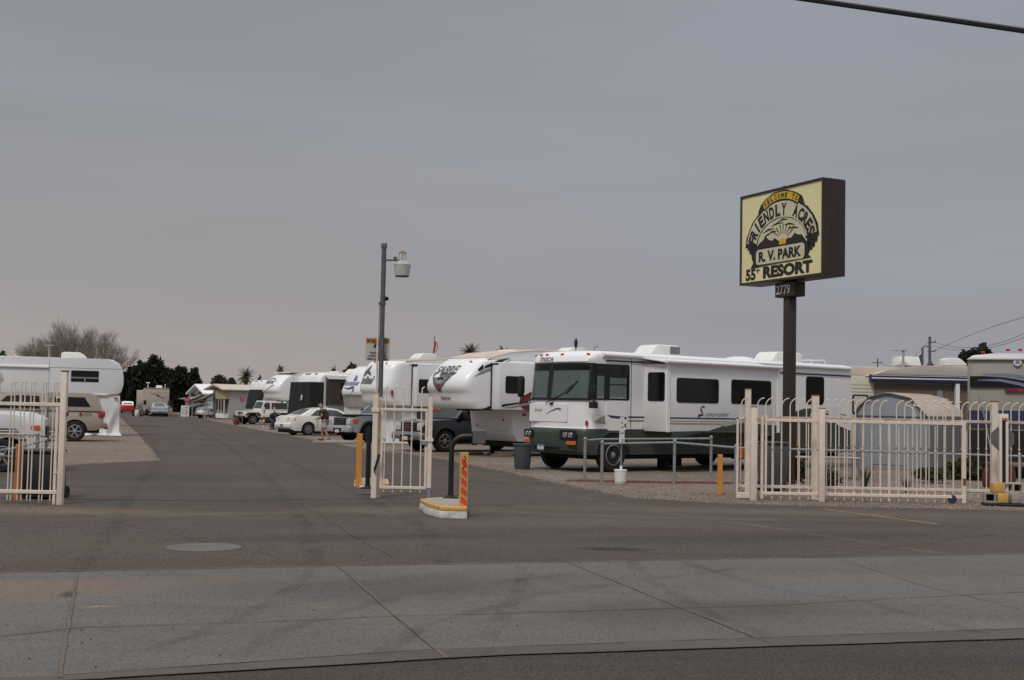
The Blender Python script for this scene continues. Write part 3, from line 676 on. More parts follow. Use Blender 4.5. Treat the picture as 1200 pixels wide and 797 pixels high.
mb.m('sign_black'); mb.text('SECURITY NOTICE', ww-.05, .065, fr, .009, bold=.04, at=(0, hh/2-.065))
for i, s in enumerate(('THIS PROPERTY','IS PROTECTED BY','VIDEO SURVEILLANCE')): mb.text(s, (.29,.33,.39)[i], .040, fr, .007, bold=.04, at=(0, -.072-i*.056))
mb.plate([(-.07,.02),(-.035,.02),(-.03,.065),(.06,.055),(.10,.075),(.08,.10),(-.03,.105),(-.08,.07)], fr, .007); mb.plate([(-.08,.105),(.03,.125),(.02,.135),(-.09,.118)], fr, .007)
o = mb.build('security_sign', smooth=0); o.location = (xn, Yn, 0); tag(o, 'white security notice with orange header mounted behind the grey lamp pipe', 'sign')
mb = MB().m('galv'); mb.tube([(-.15,.03,(z0_+z1_)/2),(.15,.03,(z0_+z1_)/2)], .012, 6); mb.build('bracket', o)
# ------------------------------------------------------------------ kerb islands
def island(name, label, outline, h):
    cx = sum(p[0] for p in outline)/len(outline); cy = sum(p[1] for p in outline)/len(outline)
    t = thing(name, label, 'kerb island', (cx,cy,0), 0, 'small painted kerb islands in the entrance')
    q = [(p[0]-cx, p[1]-cy) for p in outline]
    mb = MB().m('kerb_white'); mb.solid([(x*1.02,y*1.02,0) for x,y in q], [(x,y,h*.66) for x,y in q], .01, 1); mb.build('kerb', t)
    mb = MB().m('kerb_yellow'); mb.solid([(x*1.005,y*1.005,h*.66) for x,y in q], [(x,y,h) for x,y in q], .012, 2); mb.build('painted_rim', t)
    mb = MB().m('block_grey'); mb.solid([(x*.86,y*.8,h*.9) for x,y in q], [(x*.86,y*.8,h+.005) for x,y in q]); mb.build('concrete_top', t)
    return t
A_ = G(492,594); B_ = G(520,603.5); C_ = G(547,605); D_ = G(547,596); E_ = G(520,592.5)
def hp(px, py, h): v = G(px, py, h); return (v.x, v.y)
island('kerb_island', 'pointed white and yellow kerb island carrying the striped post, nearest in the entrance', [hp(492,584.5,.18),hp(500,589,.18),hp(516,593.5,.18),hp(547,594.5,.18),hp(547,585,.18),hp(515,582.5,.18)], .18)
island('kerb_island', 'small white and yellow kerb island behind the pedestrian gate hinge post', [hp(415,563,.12),hp(424,566,.12),hp(456,566.5,.12),hp(455,561.5,.12),hp(430,559.5,.12),hp(418,560.5,.12)], .12)
def gooseneck(px, Y, base_z, toppy, label, box=True, reach=.32):
    x = X(px, Y, 560); t = thing('gooseneck_pedestal', label, 'keypad post', (x, Y, base_z), 0, 'black pipe pedestals on the kerb islands')
    h = Zp(px, toppy, Y)-base_z; r = .22
    pts = [(0,0,0),(0,0,h-r)]+[(r-r*math.cos(R(a)),0,h-r+r*math.sin(R(a))) for a in range(15,91,15)]+[(reach+.05,0,h)]
    mb = MB().m('black'); mb.tube(pts if box else [(0,0,0),(0,0,h)], .045, 12); mb.build('pipe', t)
    mb = MB().m('black'); mb.box(-.12,.12,-.12,.12,0,.02,.004,1); mb.lathe([(.07,.02),(.06,.05)], (0,0,0), n=14); mb.build('base_plate', t)
    if box: mb = MB().m('grey_decal'); mb.box(reach+.03,reach+.24,-.10,.08,h-.12,h+.11,.012,1); mb.m('black'); mb.box(reach+.01,reach+.10,-.06,.05,h-.14,h+.07,.01,1); mb.build('keypad_box', t)
gooseneck(528.5, 20.6, .185, 511, 'black gooseneck pipe with grey keypad box on the near kerb island')
gooseneck(431, 23.4, .125, 500, 'straight black pipe on the kerb island by the hinge post', box=False)
def post(name, px, py, z_, w, label, m, grp, cat='bollard', stripes=False, z0=0, cap='orange_post', d=None, rot=0):
    g_ = G(px, py, z0); t = thing(name, label, cat, (g_.x, g_.y, z0), rot, grp); d = d or w
    mb = MB().m(m); mb.box(-w/2,w/2,-d/2,d/2,0,z_,.006,1); mb.build('post', t)
    if stripes:
        mb = MB().m('stripe_red'); fr = fR(0,-d/2-.001,0)
        for i in range(5):
            zb = z_-.16-i*.145; mb.plate([(-w/2*.55,zb-.02),(w/2*.75,zb-.09),(w/2*.75,zb+.01),(-w/2*.55,zb+.08)], fr, .003)
        mb.m('sign_black'); mb.stroke([(-.0,z_-.16),(.03,z_-.08),(-.01,z_-.05)], .015, fr, .005); mb.stroke([(-.02,z_-.25),(.02,z_-.19)], .015, fr, .005); mb.build('reflective_stripes', t)
    return t
post('marker_post', 542.5, 606.5, Zp(542,530.5,19.0), .13, 'yellow orange post with red diagonal stripes at the near kerb island', 'kerb_yellow', 'orange posts marking the entrance', 'marker post', True, d=.07)
post('marker_post', 420, 572, Zp(420,510.5,23.7), .115, 'plain orange post beside the small kerb island', 'orange_post', 'orange posts marking the entrance', 'marker post', d=.06)
post('marker_post', 843.5, 580, Zp(843,533.5,25.0), .095, 'short orange round-edged bollard on the gravel left of the fence', 'orange_post', 'orange posts marking the entrance', 'marker post', d=.09)
post('marker_post', 19.5, 586, Zp(19,520,20.9), .085, 'weathered dark orange post behind the left gate beside the black bin', 'orange_left', 'orange posts marking the entrance', 'marker post', d=.06)
# ------------------------------------------------------------------ pipe railings
def railing(label, pts, posts, dz=.03, z=.92):
    o0 = pts[0]; t = thing('pipe_railing', label, 'railing', (o0[0], o0[1], 0), 0, 'galvanised pipe railings round the corner pitch')
    for p in posts:
        mb = MB().m('galv'); mb.lathe([(.036,0),(.036,p[2]),(.044,p[2]+.01),(.044,p[2]+.05),(.02,p[2]+.075)], (p[0]-o0[0], p[1]-o0[1], 0), n=10); mb.build('post', t)
    mb = MB().m('galv'); mb.tube([(p[0]-o0[0], p[1]-o0[1], p[2]) for p in pts], .024, 8); mb.build('rail', t)
def rp(px, py, z): v = G(px, py); return (v.x, v.y, z)
a, b_, c_, d_, e_, f_ = rp(685,564,.96), rp(705,568,.92), rp(790,567,.96), rp(833,562,1.02), rp(862,572,.90), rp(1195,575,.80)
railing('higher grey pipe railing beside the white bucket', [a, rp(705,563,.98), d_], [a, d_])
railing('lower grey pipe railing sagging along behind the picket fence', [b_, c_, e_, rp(1010,573,.86), f_, rp(1330,578,.8)], [b_, c_, e_, rp(1010,573,.86), f_])
# left: two pipe rails in front of the tan truck
railing('silver pipe rail behind the left gate', [rp(-120,560,.92), rp(0,561,.93), rp(42,561,.93)], [rp(42,561,.9), rp(-110,560,.9)])
railing('bent silver tow bar rail crossing low behind the left gate', [rp(-60,575,.62), rp(10,571,.72), rp(52,560,.80)], [rp(52,560,.78)])
# ------------------------------------------------------------------ small street things
g_ = G(727,567.5); t = thing('address_post', 'white paint bucket holding a pole with a vertical white number strip', 'address post', (g_.x, g_.y, 0))
mb = MB().m('plastic_white'); mb.lathe([(.11,0),(.125,.01),(.145,.30),(.15,.305),(.152,.33),(.145,.335),(.135,.33)], (0,0,0), n=22); mb.m('kerb_white'); mb.lathe([(.115,-.001),(.128,.02),(.131,.07)], (0,0,0), n=22); mb.m('block_grey'); mb.lathe([(.13,.27),(.02,.28)], (0,0,0), n=22); mb.build('bucket', t)
mb = MB().m('plastic_white'); mb.lathe([(.03,.27),(.03,.42)], (.01,0,0), n=10); mb.m('galv'); mb.lathe([(.018,.4),(.018,1.45)], (.01,0,0), n=8); mb.build('pole', t)
mb = MB().m('sign_white'); fr = fR(.015,-.025,1.22); mb.plate([(-.065,-.31),(.065,-.31),(.05,.31),(-.045,.31)], fr, .006); mb.m('sign_black')
for (u_, v_, w_, h_) in ((.0,.18,.02,.05),(.01,.08,.035,.03),(-.02,-.06,.018,.05),(.025,-.05,.018,.055),(.02,-.22,.02,.06)): mb.plate([(u_-w_/2,v_-h_/2),(u_+w_/2,v_-h_/2),(u_+w_/2,v_+h_/2),(u_-w_/2,v_+h_/2)], fr, .009)
mb.build('number_strip', t, smooth=0)
def bin_(name, px, py, h, w, d, label, m, cat, rot=0, lid=True, taper=.82):
    g_ = G(px, py); t = thing(name, label, cat, (g_.x, g_.y, 0), rot)
    mb = MB().m(m); a_ = w/2; b_ = d/2; s = taper
    mb.solid([(-a_*s,-b_*s,.03),(a_*s,-b_*s,.03),(a_*s,b_*s,.03),(-a_*s,b_*s,.03)], [(-a_,-b_,h),(a_,-b_,h),(a_,b_,h),(-a_,b_,h)], .03, 2)
    for k_ in range(4): mb.box(-a_*.7+k_*a_*.45, -a_*.7+k_*a_*.45+.02, -b_*.98, -b_*.9, .3*h, h*.92)
    mb.build('body', t)
    if lid: mb = MB().m(m); mb.box(-a_-.02,a_+.02,-b_-.03,b_+.02,h,h+.05,.02,2); mb.build('lid', t)
    for sx in (-1, 1): mb = MB().m('rubber'); mb.lathe([(.02,-.025),(.10,-.025),(.10,.025),(.02,.025)], (sx*a_*s, b_*s*.9, .10), axis=(1,0,0), n=14); mb.build('wheel', t)
    return t
bin_('wheelie_bin', 48, 584, .78, .56, .55, 'black ribbed wheelie bin behind the left gate', 'can_black', 'bin', R(-6), taper=1.1)
g_ = G(612,550); t = thing('trash_can', 'round grey trash can standing by the nose of the big green and white motorhome', 'trash can', (g_.x, g_.y, 0))
mb = MB().m('can_grey'); mb.lathe([(.20,.0),(.21,.02),(.25,.66),(.27,.665),(.275,.70),(.26,.71),(.245,.69),(.20,.1)], (0,0,0), n=24); 
for k_ in range(24): a_ = k_*math.pi/12; mb.tube([(.212*math.cos(a_),.212*math.sin(a_),.05),(.247*math.cos(a_),.247*math.sin(a_),.62)], .008, 4)
mb.build('barrel', t); mb = MB().m('can_grey'); mb.tube([(.27,-.06,.6),(.31,-.04,.6),(.31,.04,.6),(.27,.06,.6)], .012, 6); mb.build('handle', t)
g_ = G(15,573); t = thing('planter', 'dark red barrel with a white band standing behind the orange post', 'planter', (g_.x, g_.y+1.2, 0))
mb = MB().m('terracotta'); mb.lathe([(.16,0),(.18,.02),(.20,.42),(.2,.44)], (0,0,0), n=18); mb.m('plastic_white'); mb.lathe([(.2,.62),(.205,.44),(.21,.62),(.19,.66)], (0,0,0), n=18); mb.build('barrel', t)
# stop sign seen from behind, and its cinder blocks
g_ = G(1174,592); t = thing('stop_sign', 'grey back of a stop sign on a black post before the fence', 'sign', (g_.x+.08, g_.y, 0))
zs = Zp(1174,514,g_.y)
mb = MB().m('back_metal'); oc = [(.245*math.cos(R(22.5+45*i)), .245*math.sin(R(22.5+45*i))) for i in range(8)]; mb.plate(oc, fR(-.07,-.02,zs), .003); mb.build('plate', t)
mb = MB().m('black'); mb.box(-.10,-.03,-.075,-.03,.3,zs+.35,.004,1); mb.m('orange_left'); mb.box(-.10,.0,-.09,-.03,zs+.36,zs+.40); mb.build('post', t)
x_ = X(1175.5, 24.1, 530); mb = MB().m('fence_cream'); mb.box(-.085,.085,-.06,.06,0,Zp(1175,485,24.1),.01,2); o = mb.build('gate_post'); o.location = (x_, 24.1, 0); tag(o, 'short cream post directly behind the back of the stop sign', 'gate post')
def cinder(px, py, z, m, rot, label, dy=0):
    g_ = G(px, py); t = thing('cinder_block', label, 'cinder block', (g_.x, g_.y+dy, z), rot, 'cinder blocks at the foot of the stop sign')
    mb = MB().m(m); L_, W_, H_ = .40, .20, .19
    # block lying on its side: two cores open to the viewer
    def ringp(cx): return rrect(.13, .125, .03, 3, cx, H_/2)
    mb.box(-.2,.2,-.1,.1,0,.03); mb.box(-.2,.2,-.1,.1,H_-.03,H_)
    for x_ in (-.2,-.017,.166): mb.box(x_,x_+.034,-.098,.098,.03,H_-.03)
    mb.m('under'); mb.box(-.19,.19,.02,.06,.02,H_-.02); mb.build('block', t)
cinder(1181,591.5,.25,'block_pale',R(4),'pale grey cinder block lying on top of the pile at the stop sign', -.16)
cinder(1163,592,.06,'block_grey',R(-12),'grey cinder block at the lower left of the stop sign pile', -.10)
g_ = G(1180,593); 
for (dx, z_, m_, lab, rt) in ((-.10,.065,'kerb_yellow','orange painted solid face of a cinder block in the bottom course', -.2),(.14,.062,'block_grey','dark grey solid half block at the right of the bottom course',.1),(-.18,.255,'kerb_yellow','yellow painted half block beside the topmost cinder block',0)):
    t = thing('cinder_block', lab, 'cinder block', (g_.x+dx, g_.y-.02+(.06 if z_>.2 else 0), z_), rt, 'cinder blocks at the foot of the stop sign')
    mb = MB().m(m_); mb.box(-.1,.1,-.095,.095,0,.185,.008,2); mb.build('block', t)
mb = MB().m('black'); mb.box(-.38,.36,-.2,.16,0,.055,.01,1); o = mb.build('rubber_base'); o.location = (g_.x-.06,g_.y,0.0); tag(o, 'flat black rubber slab under the cinder blocks', 'rubber base')
# ------------------------------------------------------------------ rigs: travel trailers, fifth wheels, motorhomes
def rig_ring(z, xf, L_, W_, a, n, ins=0):
    b_ = W_/2-ins; pts = [(-L_+ins, -b_, z), (-L_+ins, -b_*.5, z)][::-1]
    for k_ in range(1, 4): pts.append((-L_+ins+(xf-a+L_-ins)*k_/4, -b_, z))
    for i in range(-9, 10):
        ph = R(i*10); s_, c_ = math.sin(ph), math.cos(ph)
        pts.append((xf-a+a*max(c_,0)**(2/n), b_*math.copysign(abs(s_)**(2/n), s_), z))
    for k_ in (3,2,1): pts.append((-L_+ins+(xf-a+L_-ins)*k_/4, b_, z))
    pts += [(-L_+ins, b_, z), (-L_+ins, b_*.5, z)]
    return pts
def skin_patch(mb, p0, p1, z0, z1, xf, W_, a, n, off=.006, nu=24, nv=6):
    def fn(u, v):
        ph = R(p0+(p1-p0)*u); s_, c_ = math.sin(ph), math.cos(ph); z = z0+(z1-z0)*v
        aa, b_ = a+off, W_/2+off; return (xf(z)-a+aa*max(c_,0)**(2/n), b_*math.copysign(abs(s_)**(2/n), s_), z)
    return mb.grid(fn, nu, nv)
class Rig:
    """where a parked vehicle stands; S()/F() read positions on its side and front planes off the survey photo"""
    def __init__(s, name, label, cat, ax, ay, wpt, ang, W_, grp=None):
        s.t = thing(name, label, cat, group=grp); anchor(s.t, ax, ay, wpt, ang); s.W = W_; s.a = ang; s.o = Vector(s.t.location)
    def loc(s, p): d = Vector(p)-s.o; c_, s_ = math.cos(s.a), math.sin(s.a); return Vector((d.x*c_+d.y*s_, -d.x*s_+d.y*c_, p[2]))
    def _hit(s, px, py, axis, val):
        o = s.loc((0,0,CAMH)); e = s.loc(Vector((0,0,CAMH))+ray(px, py)); d = e-o
        k_ = (val-o[axis])/d[axis]; return o+d*k_
    def S(s, px, py, y=None): h = s._hit(px, py, 1, s.W/2 if y is None else y); return (h.x, h.z)
    def F(s, px, py, x=0): h = s._hit(px, py, 0, x); return (h.y, h.z)
def win(mb, x0, x1, z0, z1, y, side=1, r=.07, rim='black', glass='glass_dark', bars=(), off=0):
    """framed window on a side plane"""
    x0, x1 = min(x0,x1), max(x0,x1); fr = (fL if side > 0 else fR)((x0+x1)/2, y, (z0+z1)/2); w_, h_ = x1-x0, z1-z0
    mb.m(rim); mb.plate(rrect(w_, h_, r), fr, .012+off, .004); mb.m(glass); mb.plate(rrect(w_-.06, h_-.06, r*.7), fr, .016+off)
    mb.m(rim)
    for u in bars: mb.plate([(u*w_-.012,-h_/2+.03),(u*w_+.012,-h_/2+.03),(u*w_+.012,h_/2-.03),(u*w_-.012,h_/2-.03)], fr, .019+off)
def make_wheel(parent, x, y, r, w_=.22, side=1, rim='alloy', rr_=.58, spokes=6, name='wheel'):
    mb = MB().m('rubber'); ax = (0, side, 0)
    mb.lathe([(r*.55,-w_/2),(r*.93,-w_/2),(r,-w_*.36),(r,w_*.36),(r*.93,w_/2),(r*.62,w_/2+.004),(r*.55,w_*.42)], (0,0,0), axis=ax, n=28)
    wh = mb.build(name, parent); wh.location = (x, y-side*w_/2, r)
    mb = MB().m(rim); q = r*rr_
    mb.lathe([(q,w_*.40),(q*1.02,w_*.52),(q*.92,w_*.54),(q*.86,w_*.34)], (0,0,0), axis=ax, n=28)
    mb.lathe([(q*.3,w_*.36),(q*.28,w_*.5),(q*.12,w_*.56),(.001,w_*.56)], (0,0,0), axis=ax, n=16)
    if spokes == 0:      # stamped steel rim with hand holes and hub cap
        mb.lathe([(q*.98,w_*.36),(q*.80,w_*.20),(q*.55,w_*.26),(q*.36,w_*.42),(q*.01,w_*.42)], (0,0,0), axis=ax, n=28)
        mb.m('under')
        for k_ in range(8): a = k_*math.pi/4; mb.lathe([(q*.085,0),(q*.085,.012)], (q*.66*math.cos(a), side*w_*.235, q*.66*math.sin(a)), axis=ax, n=8)
        mb.m(rim)
    for k_ in range(spokes):
        a = 2*math.pi*k_/spokes; c_, s_ = math.cos(a), math.sin(a)
        yy = side*w_*.38; yo = side*w_*.50; wd = q*.20; nx, nz = -s_*wd/2, c_*wd/2
        bot = [(c_*q*.2-nx,yy,s_*q*.2-nz),(c_*q*.92-nx*1.2,yy,s_*q*.92-nz*1.2),(c_*q*.92+nx*1.2,yy,s_*q*.92+nz*1.2),(c_*q*.2+nx,yy,s_*q*.2+nz)]
        mb.solid(bot, [(p[0], yo, p[2]) for p in bot])
    if spokes: mb.m('under'); mb.lathe([(q*.9,w_*.30),(.001,w_*.30)], (0,0,0), axis=ax, n=20)
    mb.build('rim', wh); return wh
def roof_ac(t, x, y, z, L_=.95, W_=.7, H_=.32, m='plastic_white', grille=1):
    mb = MB().m(m); q = [(-L_/2,0),(L_/2-.02,0),(L_/2,.07),(L_/2-.20,H_*.8),(L_/2-.32,H_),(-L_/2+.12,H_),(-L_/2+.02,H_*.85),(-L_/2,.2)]
    mb.prism_y([(x+a,z+b_) for a, b_ in q], y-W_/2, y+W_/2, .05, 3)
    if grille:
        mb.m('mid_decal'); fr = fL(x-L_/2+.26, y+W_/2+.004, z+H_*.55)
        for k_ in range(5): mb.plate([(-.18,-.09+k_*.04),(.18,-.09+k_*.04),(.18,-.07+k_*.04),(-.18,-.07+k_*.04)], fr, .006)
        mb.m('grey_decal'); mb.plate(rrect(.40,.22,.02), fr, .003)
    return mb.build('air_conditioner', t)
def roof_vent(t, x, y, z, w_=.45, h_=.14, m='plastic_white', dome=False):
    mb = MB().m(m)
    if dome: mb.lathe([(w_*.5,0),(w_*.5,h_*.4),(w_*.42,h_*.8),(w_*.2,h_),(.01,h_)], (x,y,z), n=20)
    else: mb.solid([(x-w_/2,y-w_/2,z),(x+w_/2,y-w_/2,z),(x+w_/2,y+w_/2,z),(x-w_/2,y+w_/2,z)], [(x-w_*.42,y-w_*.42,z+h_),(x+w_*.42,y-w_*.42,z+h_),(x+w_*.42,y+w_*.42,z+h_),(x-w_*.42,y+w_*.42,z+h_)], .03, 2)
    return mb.build('roof_vent', t)
def marker(mb, fr, w_=.11, h_=.05): mb.plate(rrect(w_, h_, .015, 2), fr, .02, .004)
# ============ the big green-skirted motorhome
W_ = 2.55; L_ = 11.5
rg = Rig('motorhome', 'large white motorhome with dark green skirt and open slide, beside the sign pole', 'motorhome', -1.05, W_/2, G(718,553.5), RV, W_, 'rigs parked on the right of the lane')
t = rg.t; n_ = 3.2; a_ = .5
xfp = [(.45,-.02),(.58,.08),(1.14,.10),(1.19,.02),(1.95,0),(2.92,-.10),(2.98,-.04),(3.10,-.08),(3.2,-.16),(3.28,-.34)]
xf = lambda z: interp(xfp, z)
mb = MB().m('white_gel')
zs_ = [1.17,1.19,1.5,1.95,2.3,2.6,2.92,2.98,3.10,3.18]
mb.loft([rig_ring(z, xf(z), L_, W_, a_, n_) for z in zs_]+[rig_ring(3.24, xf(3.24), L_, W_, a_, n_, .05), rig_ring(3.28, -.34, L_, W_, a_, n_, .16)])
body = mb.build('body', t, smooth=50)
mb = MB().m('green_skirt'); mb.loft([rig_ring(z, xf(z)+.001, L_-.05, W_+.006, a_, n_) for z in (.47,.52,.58,.8,1.0,1.12,1.165)])
for ar in (-1.05, -7.3):        # dark wheel openings with a pressed lip
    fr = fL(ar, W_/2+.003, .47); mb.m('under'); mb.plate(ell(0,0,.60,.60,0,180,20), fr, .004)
    mb.m('green_skirt'); o1, o2 = ell(0,0,.68,.68,0,180,20), ell(0,0,.61,.61,0,180,20)
    for q in range(20): mb.f([mb.v(fr(*o2[q],.02)), mb.v(fr(*o1[q],.010)), mb.v(fr(*o1[q+1],.010)), mb.v(fr(*o2[q+1],.02))])
mb.build('skirt', t, smooth=50)
mb = MB().m('under'); mb.box(-L_+.4,-.5,-1.05,1.05,.34,.5); mb.box(-9.8,-8.2,-.9,.9,.2,.4); mb.box(-3.6,-3.4,.6,.9,.02,.4); mb.box(-4.2,-4.0,.5,.8,.1,.4); mb.build('chassis', t)
for (x, s_) in ((-1.05,1),(-1.05,-1),(-7.3,1),(-7.3,-1)): make_wheel(t, x, s_*(W_/2+.02), .47, .26, s_, 'chrome', .60, 0)
# windscreen
mb = MB().m('black'); skin_patch(mb, -78, 78, 1.93, 2.94, xf, W_, a_, n_, .006); 
fl = fL(-.55-.42, W_/2+.002, 2.43); mb.plate(rrect(1.28, .98, .06), fL(-.34-.64, W_/2+.002, 2.44), .008)
surround = mb.build('window_surround', t)
mb = MB().m('curtain')
def cur(u, v):
    ph = R(-66+126*u); s_, c_ = math.sin(ph), math.cos(ph); z = 1.99+.78*v; o = .021+.006*math.sin(u*70+math.sin(u*23))
    return (xf(z)-a_+(a_+o)*max(c_,0)**(2/n_), (W_/2+o)*math.copysign(abs(s_)**(2/n_), s_), z)
mb.grid(cur, 160, 3); cu = mb.build('curtain', t, smooth=60)
mb = MB().m('pane'); 
skin_patch(mb, -72, -5, 1.98, 2.74, xf, W_, a_, n_, .032); skin_patch(mb, -1, 60, 1.98, 2.74, xf, W_, a_, n_, .032)
mb.m('pane_tint'); skin_patch(mb, -72, -5, 2.74, 2.88, xf, W_, a_, n_, .032); skin_patch(mb, -1, 60, 2.74, 2.88, xf, W_, a_, n_, .032)
mb.build('windscreen', t)
mb = MB().m('black')
skin_patch(mb, -5, -1, 1.95, 2.92, xf, W_, a_, n_, .036, 3); skin_patch(mb, 60, 66, 1.95, 2.92, xf, W_, a_, n_, .036, 3); skin_patch(mb, -72, 66, 1.93, 1.98, xf, W_, a_, n_, .036, 30, 1)
mb.build('windscreen_frame', t)
# wipers
mb = MB().m('black')
def onf(ph, z, off=.06):
    ph = R(ph); s_, c_ = math.sin(ph), math.cos(ph); return (xf(z)-a_+(a_+off)*max(c_,0)**(2/n_), (W_/2+off)*math.copysign(abs(s_)**(2/n_), s_), z)
mb.tube([onf(-5,1.84),onf(10,2.12),onf(24,2.35)], .012, 6); mb.tube([onf(14,2.10,.05),onf(32,2.45,.05)], .014, 6); mb.build('wiper', t); mb = MB().m('black'); mb.tube([onf(-48,1.86),onf(-60,1.80),onf(-55,2.05)], .012, 6); mb.box(-.03,.08,-.12,.0,1.80,1.86,.01,1)
mb.build('wiper', t)
# driver side glass: small front pane, sliding window with curtain
mb = MB().m('curtain'); mb.grid(lambda u, v: (-.42-.26*u, W_/2+.018+.006*math.sin(u*30), 2.0+.60*v), 24, 2); mb.grid(lambda u, v: (-.88-.62*u, W_/2+.018+.006*math.sin(u*50), 2.0+.56*v), 40, 2); mb.build('curtain', t, smooth=60)
mb = MB().m('pane_side')
for (u0, u1) in ((-.40,-.70),(-.86,-1.53)): mb.grid(lambda u, v: (u0+(u1-u0)*u, W_/2+.03, 2.03+.84*v), 1, 1)
mb.m('black'); mb.box(-1.55,-.84,W_/2+.028,W_/2+.038,2.36,2.39); mb.box(-.86,-.70,W_/2+.0,W_/2+.038,1.97,2.92,.01,1)
mb.build('side_window', t)
# cab door below
mb = MB().m('white_gel'); mb.plate(rrect(.78,.80,.10,5), fL(-1.15, W_/2+.004, 1.53), .018, .008); mb.m('black'); mb.plate(rrect(.14,.10,.02), fL(-1.42, W_/2+.02, 1.27), .006); mb.build('door', t)
# front furniture
mb = MB().m('amber')
for ph, z in ((-60,3.17),(-27,3.175),(-13,3.18),(2,3.18),(50,3.18)):
    mb = MB().m('amber'); p = onf(ph, z, .004); mb.plate(rrect(.12,.065,.02,2), fF(*p), .02, .006); mb.build('clearance_light', t)
mb = MB().m('grey_decal'); mb.text('ITASCA', .60, .12, capfr(xf,a_,n_,W_,-.42,3.06,.02), .006, bold=.02, shear=.1); mb.build('lettering', t, smooth=0)
mb = MB().m('white_gel'); mb.plate(rrect(1.62,.50,.03), fF(.018,-.22,1.58), .012, .006); mb.m('grey_decal'); mb.text('Suncruiser', .34, .10, fF(.04,-.62,1.66), .004, shear=.5); mb.stroke([(-.28,-.06),(-.05,.03),(.2,.10),(.36,.08),(.30,.02)], [.006,.02,.035,.045,.01], fF(.036,-.02,1.60), .006); mb.build('hood_hatch', t, smooth=20)
mb = MB().m('black'); mb.plate(rrect(.66,.26,.04), fF(.105,.72,1.0), .012, .004); mb.build('lamp_housing', t); mb = MB().m('black'); mb.plate(rrect(.40,.22,.04), fF(.08,-.98,1.0), .012, .004); mb.build('lamp_housing', t)
for y in (.62,.84,-.92,-1.06):
    mb = MB().m('chrome'); mb.plate(rrect(.17 if y > 0 else .11,.13,.03), fF(.118 if y > 0 else .095, y, .99), .014, .006); mb.build('headlight', t)
for (y, w__, x) in ((.86,.36,.10),(-1.02,.22,.09)):
    mb = MB().m('amber'); mb.plate(rrect(w__,.10,.02), fF(x, y, .78), .016, .006); mb.build('turn_signal', t)
mb = MB().m('black'); mb.box(.06,.11,-.75,.35,.60,.69,.02,1); mb.box(.06,.11,.3,1.0,.52,.60,.02,1); mb.build('grille', t)
mb = MB().m('sky_decal'); mb.plate(rrect(.30,.17,.02), fF(.115,-.40,.62), .008); mb.m('sign_white'); mb.plate(rrect(.27,.08,.01), fF(.115,-.40,.61), .011); mb.build('licence_plate', t)
mb = MB().m('red'); mb.plate(rrect(.07,.14,.02), fL(-.14, W_/2-.07, 1.32), .02); mb.build('side_marker', t)
# mirrors
mb = MB().m('black'); mb.tube([(-.36,W_/2,2.0),(-.12,W_/2+.22,1.86),(-.10,W_/2+.24,1.9)], .03, 8); mb.box(-.20,-.04,W_/2+.10,W_/2+.32,1.72,1.90,.03,2); mb.box(-.17,-.07,W_/2+.12,W_/2+.30,1.98,2.34,.04,2); mb.build('mirror', t)
mb = MB().m('black'); mb.tube([(-.30,-W_/2,1.95),(.0,-W_/2-.18,1.85),(.0,-W_/2-.2,2.0)], .025, 8); mb.box(-.06,.05,-W_/2-.30,-W_/2-.10,2.0,2.6,.04,2); mb.build('mirror', t)
# slide-out room
SY = W_/2+.92; zs0, zs1 = 1.12, 2.98
sx0 = rg.S(783,470,SY)[0]; sx1 = rg.S(912,470,SY)[0]
mb = MB().m('white_side'); mb.box(sx1, sx0, W_/2-.2, SY, zs0, zs1, .015, 2); slide = mb.build('slide_out', t)
mb = MB().m('white_gel'); 
for x in (sx0, sx1): mb.box(x-.07, x+.07, SY-.02, SY+.02, zs0-.01, zs1+.02, .01, 1)
mb.box(sx1, sx0, SY-.02, SY+.02, zs1-.03, zs1+.05, .01, 1)
mb.build('flange', slide)
mb = MB().m('white_gel'); mb.solid([(sx1-.1,W_/2-.05,3.14),(sx0+.15,W_/2-.05,3.14),(sx0+.15,SY+.08,3.00),(sx1-.1,SY+.08,3.00)], [(sx1-.1,W_/2-.05,3.17),(sx0+.15,W_/2-.05,3.17),(sx0+.15,SY+.08,3.03),(sx1-.1,SY+.08,3.03)])
mb.tube([(sx1-.12,SY+.08,3.03),(sx0+.17,SY+.08,3.03)], .05, 10); mb.build('slide_topper', slide)
mb = MB(); 
for (a, b_, c_, d_) in ((793,442.5,842,473),(857,444.5,903.5,474.5)):
    x0, z1 = rg.S(a, b_, SY); x1, z0 = rg.S(c_, d_, SY); win(mb, x0, x1, z0, z1, SY, 1, .08)
mb.build('window', slide)
mb = MB()        # front cheek of the slide with its own narrow window
fr = fF(sx0, (W_/2+SY)/2, 2.35); mb.m('black'); mb.plate(rrect(.66,.80,.07), fr, .012, .004); mb.m('glass_dark'); mb.plate(rrect(.60,.74,.05), fr, .016); mb.build('window', slide)
mb = MB()
frs = lambda px, py: rg.S(px, py, SY)
def sidepoly(pts, y, t_=.004, side=1):
    fr = (lambda u, v, t=0: Vector((u, y+t, v)))
    mb.plate([(p[0], p[1]) for p in pts], lambda u, v, t=0: Vector((u, y+t, v)), t_)
zz = frs(783,492)[1]
def stripe(x0, x1, z, h, y, m, lift=.004): mb.m(m); mb.box(x1, x0, y-.002, y+lift, z-h/2, z+h/2)
stripe(sx0-.02, frs(862,495)[0], 1.50, .04, SY, 'blue_dark'); stripe(sx0-.02, frs(855,497)[0], 1.42, .03, SY, 'gold'); stripe(sx0-.02, frs(850,497)[0], 1.35, .05, SY, 'gold')
mb.m('green_skirt'); top = [frs(*p) for p in ((787,513),(800,511.5),(815,508.5),(830,505),(845,500),(858,497),(870,496),(890,497),(911,499))]
